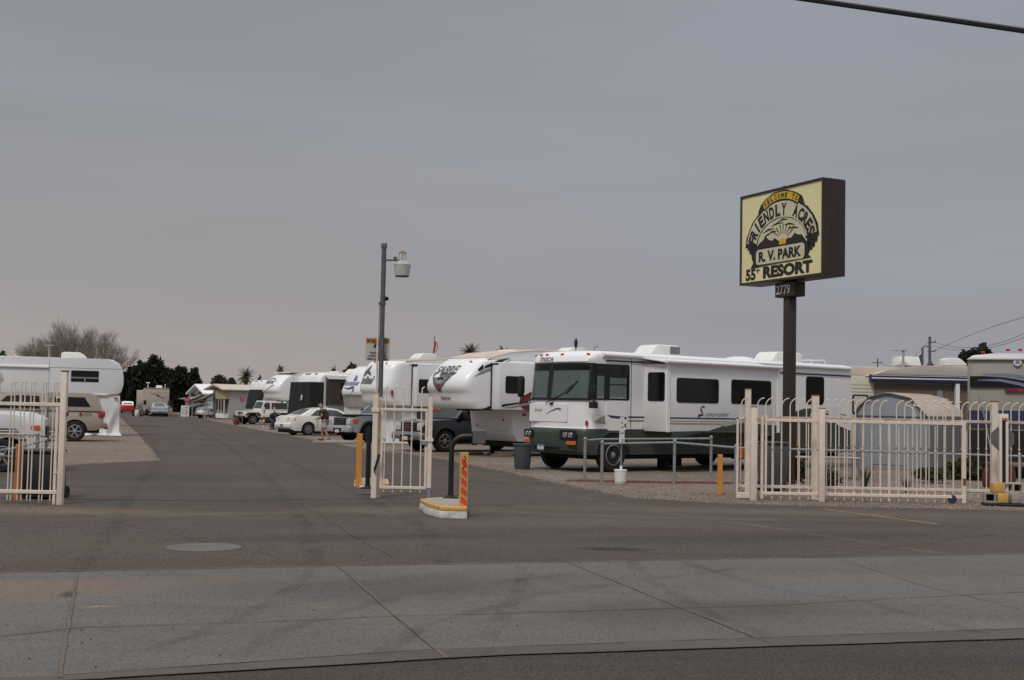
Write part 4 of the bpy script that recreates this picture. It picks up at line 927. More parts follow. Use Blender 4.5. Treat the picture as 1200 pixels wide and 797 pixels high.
sidepoly([(sx1+.07, zs0+.01)]+[(max(p[0],sx1+.07),p[1]) for p in top[::-1]]+[(top[0][0], zs0+.01)], SY, .008)
mb.m('grey_panel'); sidepoly([frs(*p) for p in ((842,496.5),(860,492.5),(872,490),(890,489),(905,491),(880,494),(862,497),(850,500))], SY, .011)
mb.m('grey_decal'); fr = frame((frs(838,483)[0], SY+.002, frs(838,483)[1]), (-1,0,0), (0,0,1)); mb.text('S', .27, .30, fr, .005, shear=.45, bold=.01, at=(-.56,.02)); mb.text('uncruiser', 1.0, .13, fr, .005, shear=.55, bold=-.002, at=(.10,-.06)); mb.m('black'); mb.stroke([(-.72,-.16),(-.62,-.10),(-.45,-.08)], [.01,.06,.01], fr, .006)
mb.build('side_graphics', slide, smooth=0)
# fixed side: stripes, rear window, seams
mb = MB()
stripe(-.75, sx0+.02, 3.02, .045, W_/2, 'blue_dark'); stripe(-.75, sx0+.02, 2.96, .018, W_/2, 'gold')
stripe(sx1-.2, -L_+.03, 2.93, .055, W_/2, 'blue_dark'); stripe(sx1-.2, -L_+.03, 2.87, .02, W_/2, 'gold')
stripe(-1.60, sx0-.5, 1.50, .045, W_/2, 'blue_dark'); stripe(-1.60, sx0-.5, 1.40, .06, W_/2, 'gold')
mb.m('gold'); sidepoly([(-.34,1.36),(-.72,1.55),(-.74,1.36)], W_/2, .006); mb.m('mid_decal'); sidepoly([(-.40,1.34),(-.55,1.31),(-.76,1.30),(-.74,1.38)], W_/2, .008)
mb.m('blue_dark'); sidepoly([(-.78,1.55),(-1.50,1.50),(-1.52,1.44),(-.95,1.47)], W_/2, .026); mb.m('black'); mb.box(-1.70,-1.68,W_/2-.002,W_/2+.005,1.2,3.15)
mb.m('green_skirt'); b2 = lambda *p: rg.S(*p); tp = [b2(*p) for p in ((905,499),(915,492),(928,484),(942,479),(953,478.5),(960,483),(972,492),(985,500),(995,504))]
sidepoly([(-L_+.02,1.16)]+[(max(p[0],-L_+.02),p[1]) for p in tp[::-1]]+[(tp[0][0],1.16)], W_/2, .008)
mb.m('grey_panel'); mb.stroke([b2(908,482),b2(914,489),b2(911,500),b2(902,508),b2(890,511)], [.03,.10,.14,.10,.02], lambda u, v, t=0: Vector((u, SY+t if u > sx1 else W_/2+t, v)), .012)
mb.m('blue_dark'); mb.stroke([b2(965,484),b2(978,488),b2(993,492)], .05, lambda u, v, t=0: Vector((u, W_/2+t, v)), .006)
mb.m('gold'); mb.stroke([b2(968,481.5),b2(993,487)], .03, lambda u, v, t=0: Vector((u, W_/2+t, v)), .006)
mb.build('side_graphics', t, smooth=0)
mb = MB(); x0, z1 = rg.S(944.5,441); x1, z0 = rg.S(965.5,474.5); win(mb, x0, x1, z0, z1, W_/2, 1, .10); mb.build('window', t)
mb = MB().m('white_gel'); mb.tube([(-.6,W_/2+.01,3.17),(-L_+.1,W_/2+.01,3.17)], .07, 12); mb.tube([(-L_+.2,-W_/2+.3,3.3),(-L_+.2,-W_/2+.3,3.46),(-L_+.2,W_/2-.9,3.46),(-L_+.2,W_/2-.9,3.3)], .016, 6); mb.tube([(-L_+.9,-W_/2+.3,3.3),(-L_+.9,-W_/2+.3,3.44),(-L_+.9,W_/2-.9,3.44),(-L_+.9,W_/2-.9,3.3)], .016, 6); mb.build('gutter_rail', t)
# service hatches and seams on the fixed side
for (x, z, w__, h__) in ((-L_+.9,1.75,.55,.42),(-L_+1.9,1.55,.35,.3),(-2.3,1.28,.4,.16)):
    mb = MB().m('white_side'); mb.plate(rrect(w__, h__, .03), fL(x, W_/2+.002, z), .010, .004); mb.build('service_hatch', t)
# bay doors under the body
mb = MB().m('black')
for x in (-3.0,-4.3,-5.6,-8.4,-9.7): mb = MB().m('black'); mb.box(x-.008, x+.008, W_/2+.0, W_/2+.008, .5, 1.1); mb.build('bay_seam', t)
mb = MB().m('black')
mb.box(sx1, sx0, W_/2+.0, W_/2+.008, 1.08, 1.12); mb.build('bay_seam', t)
zr = 3.28
xac = rg.S(770,415,0)[0]; roof_ac(t, xac, 0, zr, 1.25, .75, .34)
mb = MB().m('cream_side'); mb.box(xac-1.3,xac-.8,-.3,.1,zr,zr+.07,.02,1); mb.build('roof_hatch', t)
roof_vent(t, rg.S(872,420,0)[0], -.2, zr-.04, 1.0, .20, dome=True); xa2 = rg.S(911,420,0)[0]; roof_ac(t, xa2, 0, zr, 1.5, .8, .36, grille=0)
ph = P(675,400,36.5); lx = rg.loc(ph)
mb = MB().m('black'); mb.tube([(lx.x,lx.y,zr-.05),(lx.x,lx.y,zr+.32)], .014, 6); mb.lathe([(.02,.20),(.05,.27),(.055,.40),(.03,.48),(.01,.50)], (lx.x,lx.y,zr), n=10); mb.tube([(-1.0,.5,zr-.02),(-1.0,.5,zr+.12),(-1.1,.55,zr+.16)], .01, 6); mb.build('antenna', t)
# ============ fifth wheels
def fifth_wheel(label, anchor_px, ang, hcap=(1.72,3.35), roof=3.65, L_=9.5, W_=2.44, ov=2.2, rake=1.0, body_m='white_gel', side_m='white_side', lower_z=.72, gear=True, a_=.55, skirt=None, anchor_local=None, arch=True, name='fifth_wheel_trailer', grp='rigs parked on the right of the lane', roof_m='roof_beige'):
    rg = Rig(name, label, 'trailer', *(anchor_local or (0, W_/2)), anchor_px, ang, W_, grp); t = rg.t
    zb, zt = hcap; nn = 3.0
    xp = [(zb,-.16),(zb+.03,-.09),(zb+.30,-.03),(zb+.50,.0),(zb+.56,.03),(zb+.66,.10),(zb+.85,.10),(zb+1.10,-.02),(zt-.42,-.24*rake),(zt-.20,-.44*rake),(zt-.06,-.68*rake),(zt,-.95*rake)]
    xf = lambda z: ov+interp(xp, z)
    zs_ = [p[0] for p in xp]
    mb = MB().m(body_m); mb.loft([rig_ring(z, xf(z), L_, W_, a_, nn, (.05 if z == zt else 0)) for z in zs_]); body = mb.build('body', t, smooth=55)
    # lower body behind the bulkhead, slightly raked
    mb = MB().m(side_m); mb.prism_y([(-L_,lower_z),(-.10,lower_z),(.10,lower_z+.25),(.22,zb+.02),(-L_,zb+.02)], -W_/2+.01, W_/2-.01, .02, 2)
    mb.m('mid_decal'); mb.box(.11,.16,-W_/2+.35,-W_/2+.40,1.0,1.1); mb.build('lower_body', t)
    mb = MB().m('under'); mb.box(-L_+.3,-.2,-.95,.95,lower_z-.2,lower_z+.02); mb.build('chassis', t)
    # roof rising behind the cap
    mb = MB().m(roof_m)
    if arch: q = [(-L_,zt-.03),(ov-1.0,zt-.03),(ov-1.05,zt+.01),(ov-1.9,zt+(roof-zt)*.62),(ov-3.1,roof),(-L_,roof)]
    else: q = [(-L_,zt-.03),(ov-.9,zt-.03),(ov-1.1,zt+.03),(-L_,zt+.05)]
    mb.m(side_m); mb.prism_y(q, -W_/2+.002, W_/2-.002, .0); mb.m(roof_m); q2 = q[2:]; 
    for (p, r_) in zip(q[2:], q[3:]):
        mb.solid([(p[0],-W_/2-.015,p[1]),(p[0],W_/2+.015,p[1]),(r_[0],W_/2+.015,r_[1]),(r_[0],-W_/2-.015,r_[1])], [(p[0],-W_/2+.03,p[1]+.035),(p[0],W_/2-.03,p[1]+.035),(r_[0],W_/2-.03,r_[1]+.035),(r_[0],-W_/2+.03,r_[1]+.035)])
    mb.build('roof', t)
    mb = MB().m('grey_panel')       # panel seams, belt moulding and drip rail on the side wall
    for x_ in (ov-1.35, ov-2.9, ov-5.0, ov-7.4):
        if x_ > -L_+.2: mb.box(x_-.006, x_+.006, W_/2-.002, W_/2+.005, zb+.05, zt-.15)
    mb.box(-L_+.05, ov-1.2, W_/2-.002, W_/2+.010, zt-.16, zt-.125); mb.box(-L_+.05, ov-.6, W_/2-.002, W_/2+.008, zb+.02, zb+.05); mb.build('seams', t)
    if gear:
        for s_ in (-1, 1):
            mb = MB().m('under'); mb.box(-.62,-.50,s_*.85-.06,s_*.85+.06,.04,lower_z+.1); mb.box(-.69,-.43,s_*.85-.15,s_*.85+.15,.0,.04); mb.build('landing_leg', t)
        for x in (-L_+3.0, -L_+2.1):
            for s_ in (1,-1): make_wheel(t, x, s_*(W_/2-.05), .37, .22, s_, 'alloy', .55, 5)
        mb = MB().m('black'); mb.tube([(ov-1.1,0,zb),(ov-1.1,0,zb-.2)], .05, 8); mb.box(ov-1.4,ov-.8,-.3,.3,zb-.06,zb+.02); mb.build('pin_box', t)
    return rg, xf, nn
W5 = 2.44
# -- one: arched roof, shield badge
b0 = G(604,535.5)
rg, xf5, nn = fifth_wheel('white arched-roof fifth wheel with a grey shield badge and maroon swoosh', b0, RV, (1.62,3.36), 3.72, 9.5, W5, 2.25, 1.0, lower_z=.52)
t = rg.t; a5 = .55
def capf(z, y=0, off=.02, tilt=-.25, ov=None, xf=xf5): return frame((xf(z)+off, y, z), (0,1,0), (tilt,0,1))
mb = MB().m('sign_black'); fr = capfr(xf5, a5, nn, W5, -.12, 2.70)
mb.m('grey_decal'); [mb.stroke([(-.02,-.52),(-.02,.20)], w__, fr, .008) for w__ in (.10,)]
for i_ in range(12): hh_ = .64*(1-i_/12)+.04; mb.stroke([(-hh_,.12-i_*.055),(0,.14-i_*.055),(hh_,.12-i_*.055)], .058, fr, .010)
mb.m('mid_decal')
for i_ in range(6): hh_ = .36*(1-i_/6)+.02; mb.stroke([(-hh_,-.03-i_*.055),(hh_,-.03-i_*.055)], .05, fr, .014)
mb.m('sign_black'); mb.stroke([(-.2,-.08),(0,-.04),(.2,-.08)], .08, fr, .017); mb.m('red_dull'); mb.stroke([(-.10,-.30),(.10,-.30)], .11, fr, .018); mb.stroke([(-.06,-.38),(.06,-.38)], .07, fr, .018)
mb.m('white_gel'); mb.stroke([(-.58,.20),(0,.22),(.62,.24)], .22, capfr(xf5, a5, nn, W5, -.12, 2.72, .01), .014); mb.m('grey_decal'); mb.text('SABRE', 1.30, .28, capfr(xf5, a5, nn, W5, -.10, 2.96, .02), .02, shear=.25, bold=.022)
mb.m('bur'); mb.text('Palomino', .56, .14, capfr(xf5, a5, nn, W5, .15, 1.98, .01), .01, shear=.4, bold=.01); badge = mb.build('badge', t, smooth=0)
mb = MB().m('amber'); mb.plate(rrect(.12,.05,.02,2), frame((xf5(3.2)-.04, W5/2-.40, 3.24), (0,1,0), (-1,0,1)), .015); mb.m('red'); mb.plate(rrect(.13,.08,.02,2), fL(-.35,W5/2,1.45), .015); mb.build('clearance_light', t)
mb = MB().m('black'); y_ = W5/2+.002
def sp(pts, y, lift=.006): mb.plate([rg.S(px,py,y) for px,py in pts], lambda u, v, t=0: Vector((u, y+t, v)), lift)
sp(((560,433),(566,427),(567,432),(562,435)), y_); sp(((568,429),(585,421.5),(598,419.5),(580,428),(568,432)), y_); mb.m('mid_decal'); sp(((556,441),(566,434),(585,428),(600,421),(588,429),(566,438)), y_, .004)
mb.m('black'); sp(((562,481),(578,474),(590,473),(578,481)), y_); mb.build('side_graphics', t, smooth=0)
SY = W5/2+.45; sxa = rg.S(585,450,SY)[0]; sxb = sxa-4.6
mb = MB().m('white_side'); mb.box(sxb,sxa,W5/2-.1,SY,1.62,3.22,.012,2); sl_ = mb.build('slide_out', t)
mb = MB().m('black'); mb.box(sxa+.003,sxa+.02,W5/2-.02,W5/2+.06,1.66,3.2); mb.box(sxa,sxa+.015,W5/2,SY-.05,3.14,3.19); mb.build('seal', sl_)
mb = MB(); x0, z1 = rg.S(592.5,440.5,SY); x1, z0 = rg.S(614.5,461.5,SY); win(mb, x0, x1, z0, z1, SY); mb.build('window', sl_)
mb = MB().m('bur'); sp(((634,456.5),(622,459.5),(613,464),(608.5,470),(608.5,475),(612,479),(623,483),(634,484),(634,480),(626,478),(620,474),(619,470),(622,464),(634,459)), SY+.002, .005)
mb.m('black'); sp(((588,474),(608,471.5),(609,473),(588,477)), SY+.002, .004); mb.m('mid_decal'); sp(((588,478),(600,476),(616,472.5),(634,470.5),(634,473),(616,475),(602,478)), SY+.002, .007); mb.build('side_graphics', sl_, smooth=0)
mb = MB().m('black'); mb.plate(ell(0,0,.42,.30,0,360,24)[:-1], fL(rg.S(625,495)[0]-.3, W5/2, 1.22), .008); mb.build('window', t)
roof_vent(t, -.6, .1, 3.60, .8, .14); roof_ac(t, -3.5, 0, 3.74, .9, .7, .22, grille=0)
mb = MB().m('white_side'); mb.plate(rrect(1.1,.62,.03), fF(.16,.35,1.22), .012, .004); mb.m('black'); mb.plate(rrect(.07,.07,.02), fF(.17,.72,1.26), .016); mb.build('front_hatch', t)
mb = MB().m('wood_and_shade')
for s_ in (-1,1): mb.box(.0,.62,s_*.85-.25,s_*.85+.25,.0,.09,.01,1)
mb.build('levelling_block', t)
# -- two: round-nosed with a cloth skirt below the nose
b1 = G(497,528)
D2 = 52.3
b1 = P(491,500,D2+1.2)
rg, xf5b, nn = fifth_wheel('white round-nosed fifth wheel with a white cloth skirt under its nose and bird badge', (b1.x+.35, b1.y+1.1), RV, (1.66,3.62), 3.78, 8.5, W5, 2.3, .55, gear=False, a_=.75)
t = rg.t
mb = MB().m('grey_decal'); fr = capfr(xf5b, .75, nn, W5, -.45, 2.78, .01); mb.text('Cardinal', 1.45, .36, fr, .02, shear=.35, bold=.03); mb.stroke([(-.40,.16),(-.2,.30),(.05,.42),(.15,.66)], [.05,.16,.20,.04], fr, .02); mb.stroke([(.0,.38),(.25,.30),(.4,.2)], [.16,.12,.02], fr, .02); mb.build('badge', t, smooth=0)
mb = MB().m('red_dull'); mb.plate(rrect(.10,.24,.03), frame((1.95,W5/2,2.22),(-.9,.4,0),(0,0,1)), .02); mb.build('side_marker', t); mb = MB().m('amber'); mb.plate(rrect(.10,.05,.02), frame((xf5b(3.5)-.02,W5/2-.5,3.52),(0,1,0),(-.6,0,1)), .02); mb.build('clearance_light', t); mb = MB().m('red'); mb.plate(rrect(.08,.08,.02), frame((xf5b(3.5),-.2,3.60),(0,1,0),(-.6,0,1)), .03); mb.build('clearance_light', t)
SY = W5/2+.4; sxa = .95
mb = MB().m('white_side'); mb.box(-4.5,sxa,W5/2-.1,SY,1.66,3.45,.012,2); sl_ = mb.build('slide_out', t)
mb = MB().m('black'); mb.box(sxa+.003,sxa+.02,W5/2-.02,W5/2+.07,1.68,3.4); mb.box(sxa-.02,sxa+.02,W5/2,SY,3.40,3.50); mb.build('seal', sl_)
mb = MB(); win(mb, sxa-.75, sxa-.10, 2.25, 2.85, SY); mb.build('window', sl_)
mb = MB().m('vinyl')
def skf(u, v):      # cloth hung round the underside of the nose, creased and flared at the foot
    a = R(-80+170*u); r = 1.12-.10*v; x = .6+1.15*math.cos(a)*(1+.06*(1-v)); y = 1.12*math.sin(a)*(1+.05*(1-v)); k_ = .04*math.sin(u*37+v*3)*(1-v*.5)
    return (x+k_*math.cos(a), y+k_*math.sin(a), .03+1.68*v)
mb.grid(skf, 60, 10); mb.build('cloth_skirt', t, smooth=70)
roof_ac(t, -.3, .2, 3.74, 1.0, .75, .30, grille=0); roof_ac(t, -4.6, .2, 3.80, 1.0, .75, .34, grille=0)
# -- three: partly hidden, script badge over a ribbed grey front
p3 = P(408,500,61.0)
rg, xf5c, nn = fifth_wheel('white fifth wheel with blue mountain script, squeezed between two other rigs', (p3.x+2.6, p3.y+1.9), RV, (1.55,3.62), 3.7, 8.5, W5, 2.4, 1.0, gear=False, a_=.45, arch=False)
t = rg.t; mb = MB().m('sky_decal'); fr = capfr(xf5c, .45, nn, W5, -.15, 2.78, .01); mb.text('Mountaineer', 1.5, .26, fr, .02, shear=.35, bold=.02); mb.plate([(.1,.12),(.18,.32),(.25,.42),(.30,.24),(.36,.34),(.42,.12)], fr, .02); mb.m('blue_dark'); mb.stroke([(-.6,-.25),(-.1,-.30),(.35,-.22),(.45,-.34),(.15,-.62)], [.02,.07,.12,.12,.01], fr, .02); mb.build('badge', t, smooth=0)
mb = MB().m('grey_panel'); skin_patch(mb, -80, 60, 1.60, 2.18, xf5c, W5, .45, 3.0, .01)
for k_ in range(12): skin_patch(mb, -80+k_*12, -78+k_*12, 1.60, 2.18, xf5c, W5, .45, 3.0, .022, 2, 2)
mb.build('front_guard', t)
mb = MB().m('vinyl'); mb.prism_y([(1.9,.1),(2.1,.1),(2.2,1.55),(1.9,1.55)], -1.1,1.1,.03,1); mb.build('cloth_skirt', t)
# -- four: slate coloured swoosh nose farther down the row
p4 = P(366,480,90.0)
rg, xf5d, nn = fifth_wheel('tall white fifth wheel with raked nose, farther along beyond the white jeep', (p4.x-.6, p4.y+.2), RV, (1.85,3.9), 4.0, 9.0, W5, 2.3, 2.0, gear=True, a_=.5)
t = rg.t; mb = MB().m('grey_decal'); fr = capfr(xf5d, .5, nn, W5, -.2, 3.2, .02); mb.text('MONTANA', 1.15, .26, fr, .03, shear=.2, bold=.04); mb.stroke([(-.75,0),(-.4,.24),(.3,.28),(.8,.06)], .05, fr, .03); mb.stroke([(-.2,-.75),(.4,-.42),(.9,-.2)], .05, fr, .03)
mb.build('badge', t, smooth=0); mb = MB().m('blue_decal'); mb.plate(rrect(.3,.2,.03), frame((xf5d(3.85)+.0,.5,3.9),(0,1,0),(-1,0,1)), .03); mb.m('amber'); mb.plate(rrect(.14,.08,.02), frame((xf5d(3.85),.95,3.85),(0,1,0),(-1,0,1)), .03); mb.build('clearance_light', t)
mb = MB().m('white_side'); mb.box(-3.5,.6,W5/2-.1,W5/2+.5,1.8,3.6,.012,2); mb.build('slide_out', t)
# -- grey nose of the one behind it
p5 = P(334,480,100.0)
rg, xf5e, nn = fifth_wheel('greyish fifth wheel nose showing behind the tall raked one', (p5.x+1.9, p5.y+2.2), RV, (1.9,3.8), 3.9, 7.0, W5, 2.3, 1.2, body_m='white_dull', gear=False, a_=.5, arch=False)
# ============ motorhomes with covered windscreens
def simple_motorhome(label, w, ang, L_=10, W_=2.5, H_=3.3, body='white_side', cover='black_cloth', cover_x=True, name='motorhome', grp='rigs parked on the right of the lane', lower='white_side'):
    rg = Rig(name, label, 'motorhome', 0, W_/2, w, ang, W_, grp); t = rg.t
    xp = [(.45,0),(.9,.06),(1.6,0),(2.7,-.25),(H_-.25,-.35),(H_,-.7)]; xf = lambda z: interp(xp, z)
    mb = MB().m(body); mb.loft([rig_ring(z, xf(z), L_, W_, .5, 3.2, .06 if z >= H_ else 0) for z in (.45,.9,1.3,1.6,2.1,2.7,H_-.25,H_-.1,H_)]); mb.build('body', t, smooth=50)
    mb = MB().m(cover); skin_patch(mb, -84, 84, 1.15, 2.75, xf, W_, .5, 3.2, .03); mb.build('windscreen_cover', t)
    for x in (-1.0,-6.5):
        for s_ in (1,-1): make_wheel(t, x, s_*(W_/2+.01), .44, .25, s_, 'alloy', .58, 6)
    mb = MB().m('black')
    for y in (-.4,-.2,0,.7): mb.m('red'); mb.box(xf(H_-.12)-.1,xf(H_-.12)+.02,y,y+.1,H_-.12,H_-.05)
    mb.build('clearance_light', t)
    roof_ac(t, -3.5, 0, H_-.02, 1.0, .75, .32, grille=0); roof_vent(t, -2.0, .2, H_-.02, .5, .14); roof_ac(t, -7.5, 0, H_-.02, 1.0, .75, .32, grille=0)
    return rg
p6 = P(364,500,69.0)
rg = simple_motorhome('motorhome with its front wrapped in a black windscreen cover behind the white sedan', (p6.x, p6.y), RV, 10.5, 2.55, 3.45)
t = rg.t; mb = MB().m('black_cloth'); mb.grid(lambda u, v: (.12-.16*v-.02*math.sin(u*20), -1.28+2.56*u, .75+2.15*v), 30, 8); mb.grid(lambda u, v: (.1-.85*u, 1.29+.01*math.sin(u*9), .85+2.05*v), 6, 4); mb.m('sign_white'); mb.plate([(-.10,-.15),(.06,-.12),(.12,.12),(0,.18),(-.08,.08)], fF(.12,.35,2.0), .01); mb.build('windscreen_cover', t)
mb = MB().m('brown_cloth'); SY = 1.275+.45; mb.box(-6.0,-.9,1.2,SY,1.62,3.05,.02,1); so_ = mb.build('slide_out', t); mb = MB().m('glass_dark'); mb.plate(rrect(2.0,.95,.05), fL(-2.6, SY, 2.4), .012); mb.build('window', so_)
mb = MB().m('red_dull'); mb.plate(rrect(1.0,.32,.15), fL(-4.6, SY+.001, 1.42+.1), .012); mb.build('side_graphics', t)
mb = MB().m('white_gel'); mb.solid([(-6.1,1.2,3.3),(-.8,1.2,3.3),(-.8,SY+.06,3.08),(-6.1,SY+.06,3.08)], [(-6.1,1.2,3.34),(-.8,1.2,3.34),(-.8,SY+.06,3.28),(-6.1,SY+.06,3.28)]); mb.build('awning', t)
p7 = P(296,480,102.0)
rg = simple_motorhome('white capped motorhome with blacked-out windscreen standing behind the white jeep', (p7.x+.4, p7.y), RV, 9.0, 2.5, 3.55)
# ============ right-hand edge: beige trailer with awning, shed, taupe coach
# beige trailer behind the shed: side faces the viewer
Yb = 47.0; xL_, xR_ = X(985,Yb,470), X(1150,Yb,470)
t = thing('travel_trailer', 'old cream ribbed trailer with blue striped awning box, behind the shed', 'trailer', ((xL_+xR_)/2, Yb+1.3, 0), R(4))
Lb = (xR_-xL_)+1.0; zt = Zp(1040,441,Yb); wz = lambda py, px=1060: Zp(px, py, Yb)
mb = MB().m('cream_side'); mb.prism_y([(-Lb/2,.5),(Lb/2,.5),(Lb/2,zt-.15),(Lb/2-.3,zt),(-Lb/2+.3,zt),(-Lb/2,zt-.15)], -1.2, 1.2, .03, 2)
for k_ in range(16): z = .8+k_*.135; mb.box(-Lb/2+.05, Lb/2-.05, -1.212, -1.19, z, z+.015)
mb.build('body', t)
mb = MB().m('cream_side'); mb.prism_y([(-1.9,zt-.02),(Lb/2+.3,zt-.05),(Lb/2+.3,zt+.46),(.3,zt+.44),(-1.0,zt+.24)], -1.25, .9, .05, 2); mb.m('roof_beige'); mb.box(-2.2,-.9,-1.0,.9,zt+.01,zt+.36,.04,2); mb.build('upper_roof', t)
za_ = wz(446)
mb = MB().m('blue_dark'); mb.box(-1.7,Lb/2+.6,-1.48,-1.2,zt-.22,zt+.06,.03,2); mb.m('white_gel'); mb.box(-1.68,Lb/2+.6,-1.50,-1.47,zt-.10,zt-.06); mb.box(-1.68,Lb/2+.6,-1.50,-1.47,zt+.015,zt+.03); mb.box(2.15,2.22,-1.51,-1.46,zt-.24,zt+.08); mb.build('awning', t)
mb = MB().m('wood_and_shade'); mb.box(-1.5,Lb/2-.1,-1.24,-1.21,1.2,zt-.28); mb.build('painted_awning_shade', t)  # dim taupe sheet: shade beneath the awning put in as colour
def winb(mb, x0, x1, z0, z1): win(mb, x0, x1, z0, z1, -1.215, -1, .08)
mb = MB(); xw = X(1005,Yb,470)-(xL_+xR_)/2; mb.m('black'); mb.plate(rrect(.62,.75,.08), fR(xw, -1.205, wz(474,1003)), .02); mb.m('cream_side'); mb.plate(rrect(.50,.63,.06), fR(xw, -1.205, wz(474,1003)), .026); mb.build('window', t)
mb = MB(); mb.m('grey_decal'); mb.plate(rrect(.42,.5,.06), fR(1.05,-1.24, wz(463,1112)), .02); mb.m('mid_decal'); mb.plate(rrect(.22,.34,.03), fR(1.05,-1.24, wz(463,1112)), .026); mb.m('white_gel'); mb.box(1.6,1.75,-1.45,-1.3,.6,zt-.2); mb.build('window', t)
# roof units
xa = X(1030,Yb,440)-(xL_+xR_)/2
mb = MB().m('cream_side'); mb.box(xa-.65,xa+.75,-.9,-.1,zt+.02,zt+.36,.04,2); mb.m('grey_decal'); mb.box(xa-.62,xa+.0,-.92,-.9,zt+.05,zt+.17); mb.box(xa-.62,xa+.0,-.92,-.9,zt+.20,zt+.33); mb.build('air_conditioner', t)
roof_vent(t, X(1072,Yb,440)-(xL_+xR_)/2, -.2, zt+.45, .9, .35); roof_ac(t, X(1126,Yb,440)-(xL_+xR_)/2, -.5, zt+.48, .85, .6, .30, grille=0)
xa = X(1059,Yb,440)-(xL_+xR_)/2; zx = wz(411,1059)
mb = MB().m('lamp_metal'); mb.tube([(xa,-1.0,zt),(xa,-1.0,zx)], .05, 8); mb.box(xa-.42,xa+.15,-1.05,-.95,zx,zx+.04,.01,1); mb.lathe([(.1,0),(.1,.04)], (xa+.02,-1.0,zx), n=10); mb.build('antenna', t)
mb = MB().m('white_gel'); xa = X(1004,Yb,440)-(xL_+xR_)/2; mb.tube([(xa-.7,-.6,zt),(xa-.7,-.6,zt+.16),(xa+.5,-.6,zt+.14),(xa+.5,-.6,zt)], .02, 6); mb.box(xa-.6,xa-.1,-.3,.3,zt,zt+.28,.06,2); mb.build('roof_rail', t)
for x in (-1.0,-.1): make_wheel(t, x, -1.2, .36, .2, -1, 'alloy', .5, 5)
# garden shed
Ysd = 40.3; gw = 2.45; ga = R(-40)
pL = P(1005,540,Ysd+.6); t = thing('garden_shed', 'grey-blue garden shed with gambrel roof behind the curled fence', 'shed', (pL.x, Ysd+.9, 0), ga)
# local x = along the gable (rightwards, nearer), y = back
zr_ = Zp(1040,462,Ysd+.1); ze = Zp(1006,486,Ysd+.6); ld = 3.0
prof = [(0,ze),(.17,ze+.27),(.55,zr_-.12),(1.02,zr_),(1.25,zr_),(1.90,zr_-.14),(2.28,ze+.15),(gw,ze-.04)]
mb = MB().m('shed_wall'); mb.solid([(x,0,z) for x,z in [(0,.0),(gw,.0)]+prof[::-1]], [(x,ld,z) for x,z in [(0,.0),(gw,.0)]+prof[::-1]]); 
for k_ in range(1,16): mb.box(k_*gw/16-.006,k_*gw/16+.006,-.008,.002,.05,ze-.08)
for k_ in range(1,20): mb.box(gw-.002,gw+.008,k_*ld/20-.006,k_*ld/20+.006,.05,ze-.10)
mb.build('wall', t)
mb = MB().m('shed_roof')
for (p, q_) in zip(prof, prof[1:]): mb.solid([(p[0],-.05,p[1]+.01),(q_[0],-.05,q_[1]+.01),(q_[0],ld+.08,q_[1]+.01),(p[0],ld+.08,p[1]+.01)], [(p[0],-.05,p[1]+.045),(q_[0],-.05,q_[1]+.045),(q_[0],ld+.08,q_[1]+.045),(p[0],ld+.08,p[1]+.045)])
for k_ in range(0,14): yk = .1+k_*.235; mb.tube([(x,yk,z+.05) for x,z in prof[3:]], .014, 4)
mb.m('shed_roof'); 
mb.build('roof', t)
mb = MB().m('grey_decal')
for (p, q_) in zip(prof, prof[1:]): mb.tube([(p[0],-.06,p[1]+.02),(q_[0],-.06,q_[1]+.02)], .028, 6)
mb.box(0,gw,-.02,.0,ze-.06,ze-.02); mb.m('grey_decal'); mb.box(gw,gw+.02,0,ld,ze-.16,ze-.08); mb.build('trim', t)
mb = MB().m('shed_wall'); mb.box(.62,1.22,-.02,.0,.08,ze-.12,.004,1); mb.box(1.24,1.84,-.02,.0,.08,ze-.12,.004,1); mb.m('galv'); mb.box(1.17,1.21,-.035,-.02,.9,1.05); mb.build('door', t)
# taupe coach, seen from the rear
Yc = 35.0; xc0 = X(1134.5,Yc,480); t = thing('motorhome', 'taupe and black motorhome seen from behind at the right edge, with blue swooshes', 'motorhome', (xc0+1.25*math.cos(R(-25)), Yc-1.25*math.sin(R(25)), 0), R(-25))
ztc = Zp(1160,416,Yc)
mb = MB().m('taupe_side'); mb.solid(rrect_pts := [(x,0,z) for x,z in [(-1.27,.45),(1.27,.45),(1.27,ztc-.15),(1.1,ztc-.03),(.5,ztc+.03),(-.5,ztc+.03),(-1.1,ztc-.03),(-1.27,ztc-.15)]], [(p[0],9.5,p[2]) for p in rrect_pts], .05, 2)
mb.m('white_gel'); mb.solid([(p[0]*1.02,-.10,p[2]+.0) for p in rrect_pts[2:]], [(p[0]*1.02,9.5,p[2]+.12) for p in rrect_pts[2:]], .04, 2); mb.build('body', t)
fb = fR(0,-.052,0); zq = lambda py, px=1165: Zp(px,py,Yc)
mb = MB().m('glass_dark'); mb.plate([(-1.20,zq(454,1140)),(1.2,zq(454,1190)),(1.2,zq(441,1190)),(-1.2,zq(441,1140))], fb, .006); mb.build('rear_window', t)
mb = MB().m('sky_decal')
mb.stroke([(-.9,zq(439)),(-.3,zq(440)),(.3,zq(443)),(.8,zq(448)),(1.2,zq(453))], [.02,.09,.10,.10,.10], fb, .012); mb.stroke([(-1.0,zq(446)),(-.4,zq(446)),(.1,zq(450)),(.7,zq(457)),(1.2,zq(464))], [.02,.07,.09,.10,.10], fb, .012)
mb.m('mid_decal'); mb.stroke([(-.9,zq(441)),(-.3,zq(442)),(.3,zq(446)),(.8,zq(451)),(1.2,zq(457))], [.01,.03,.04,.04,.04], fb, .014)
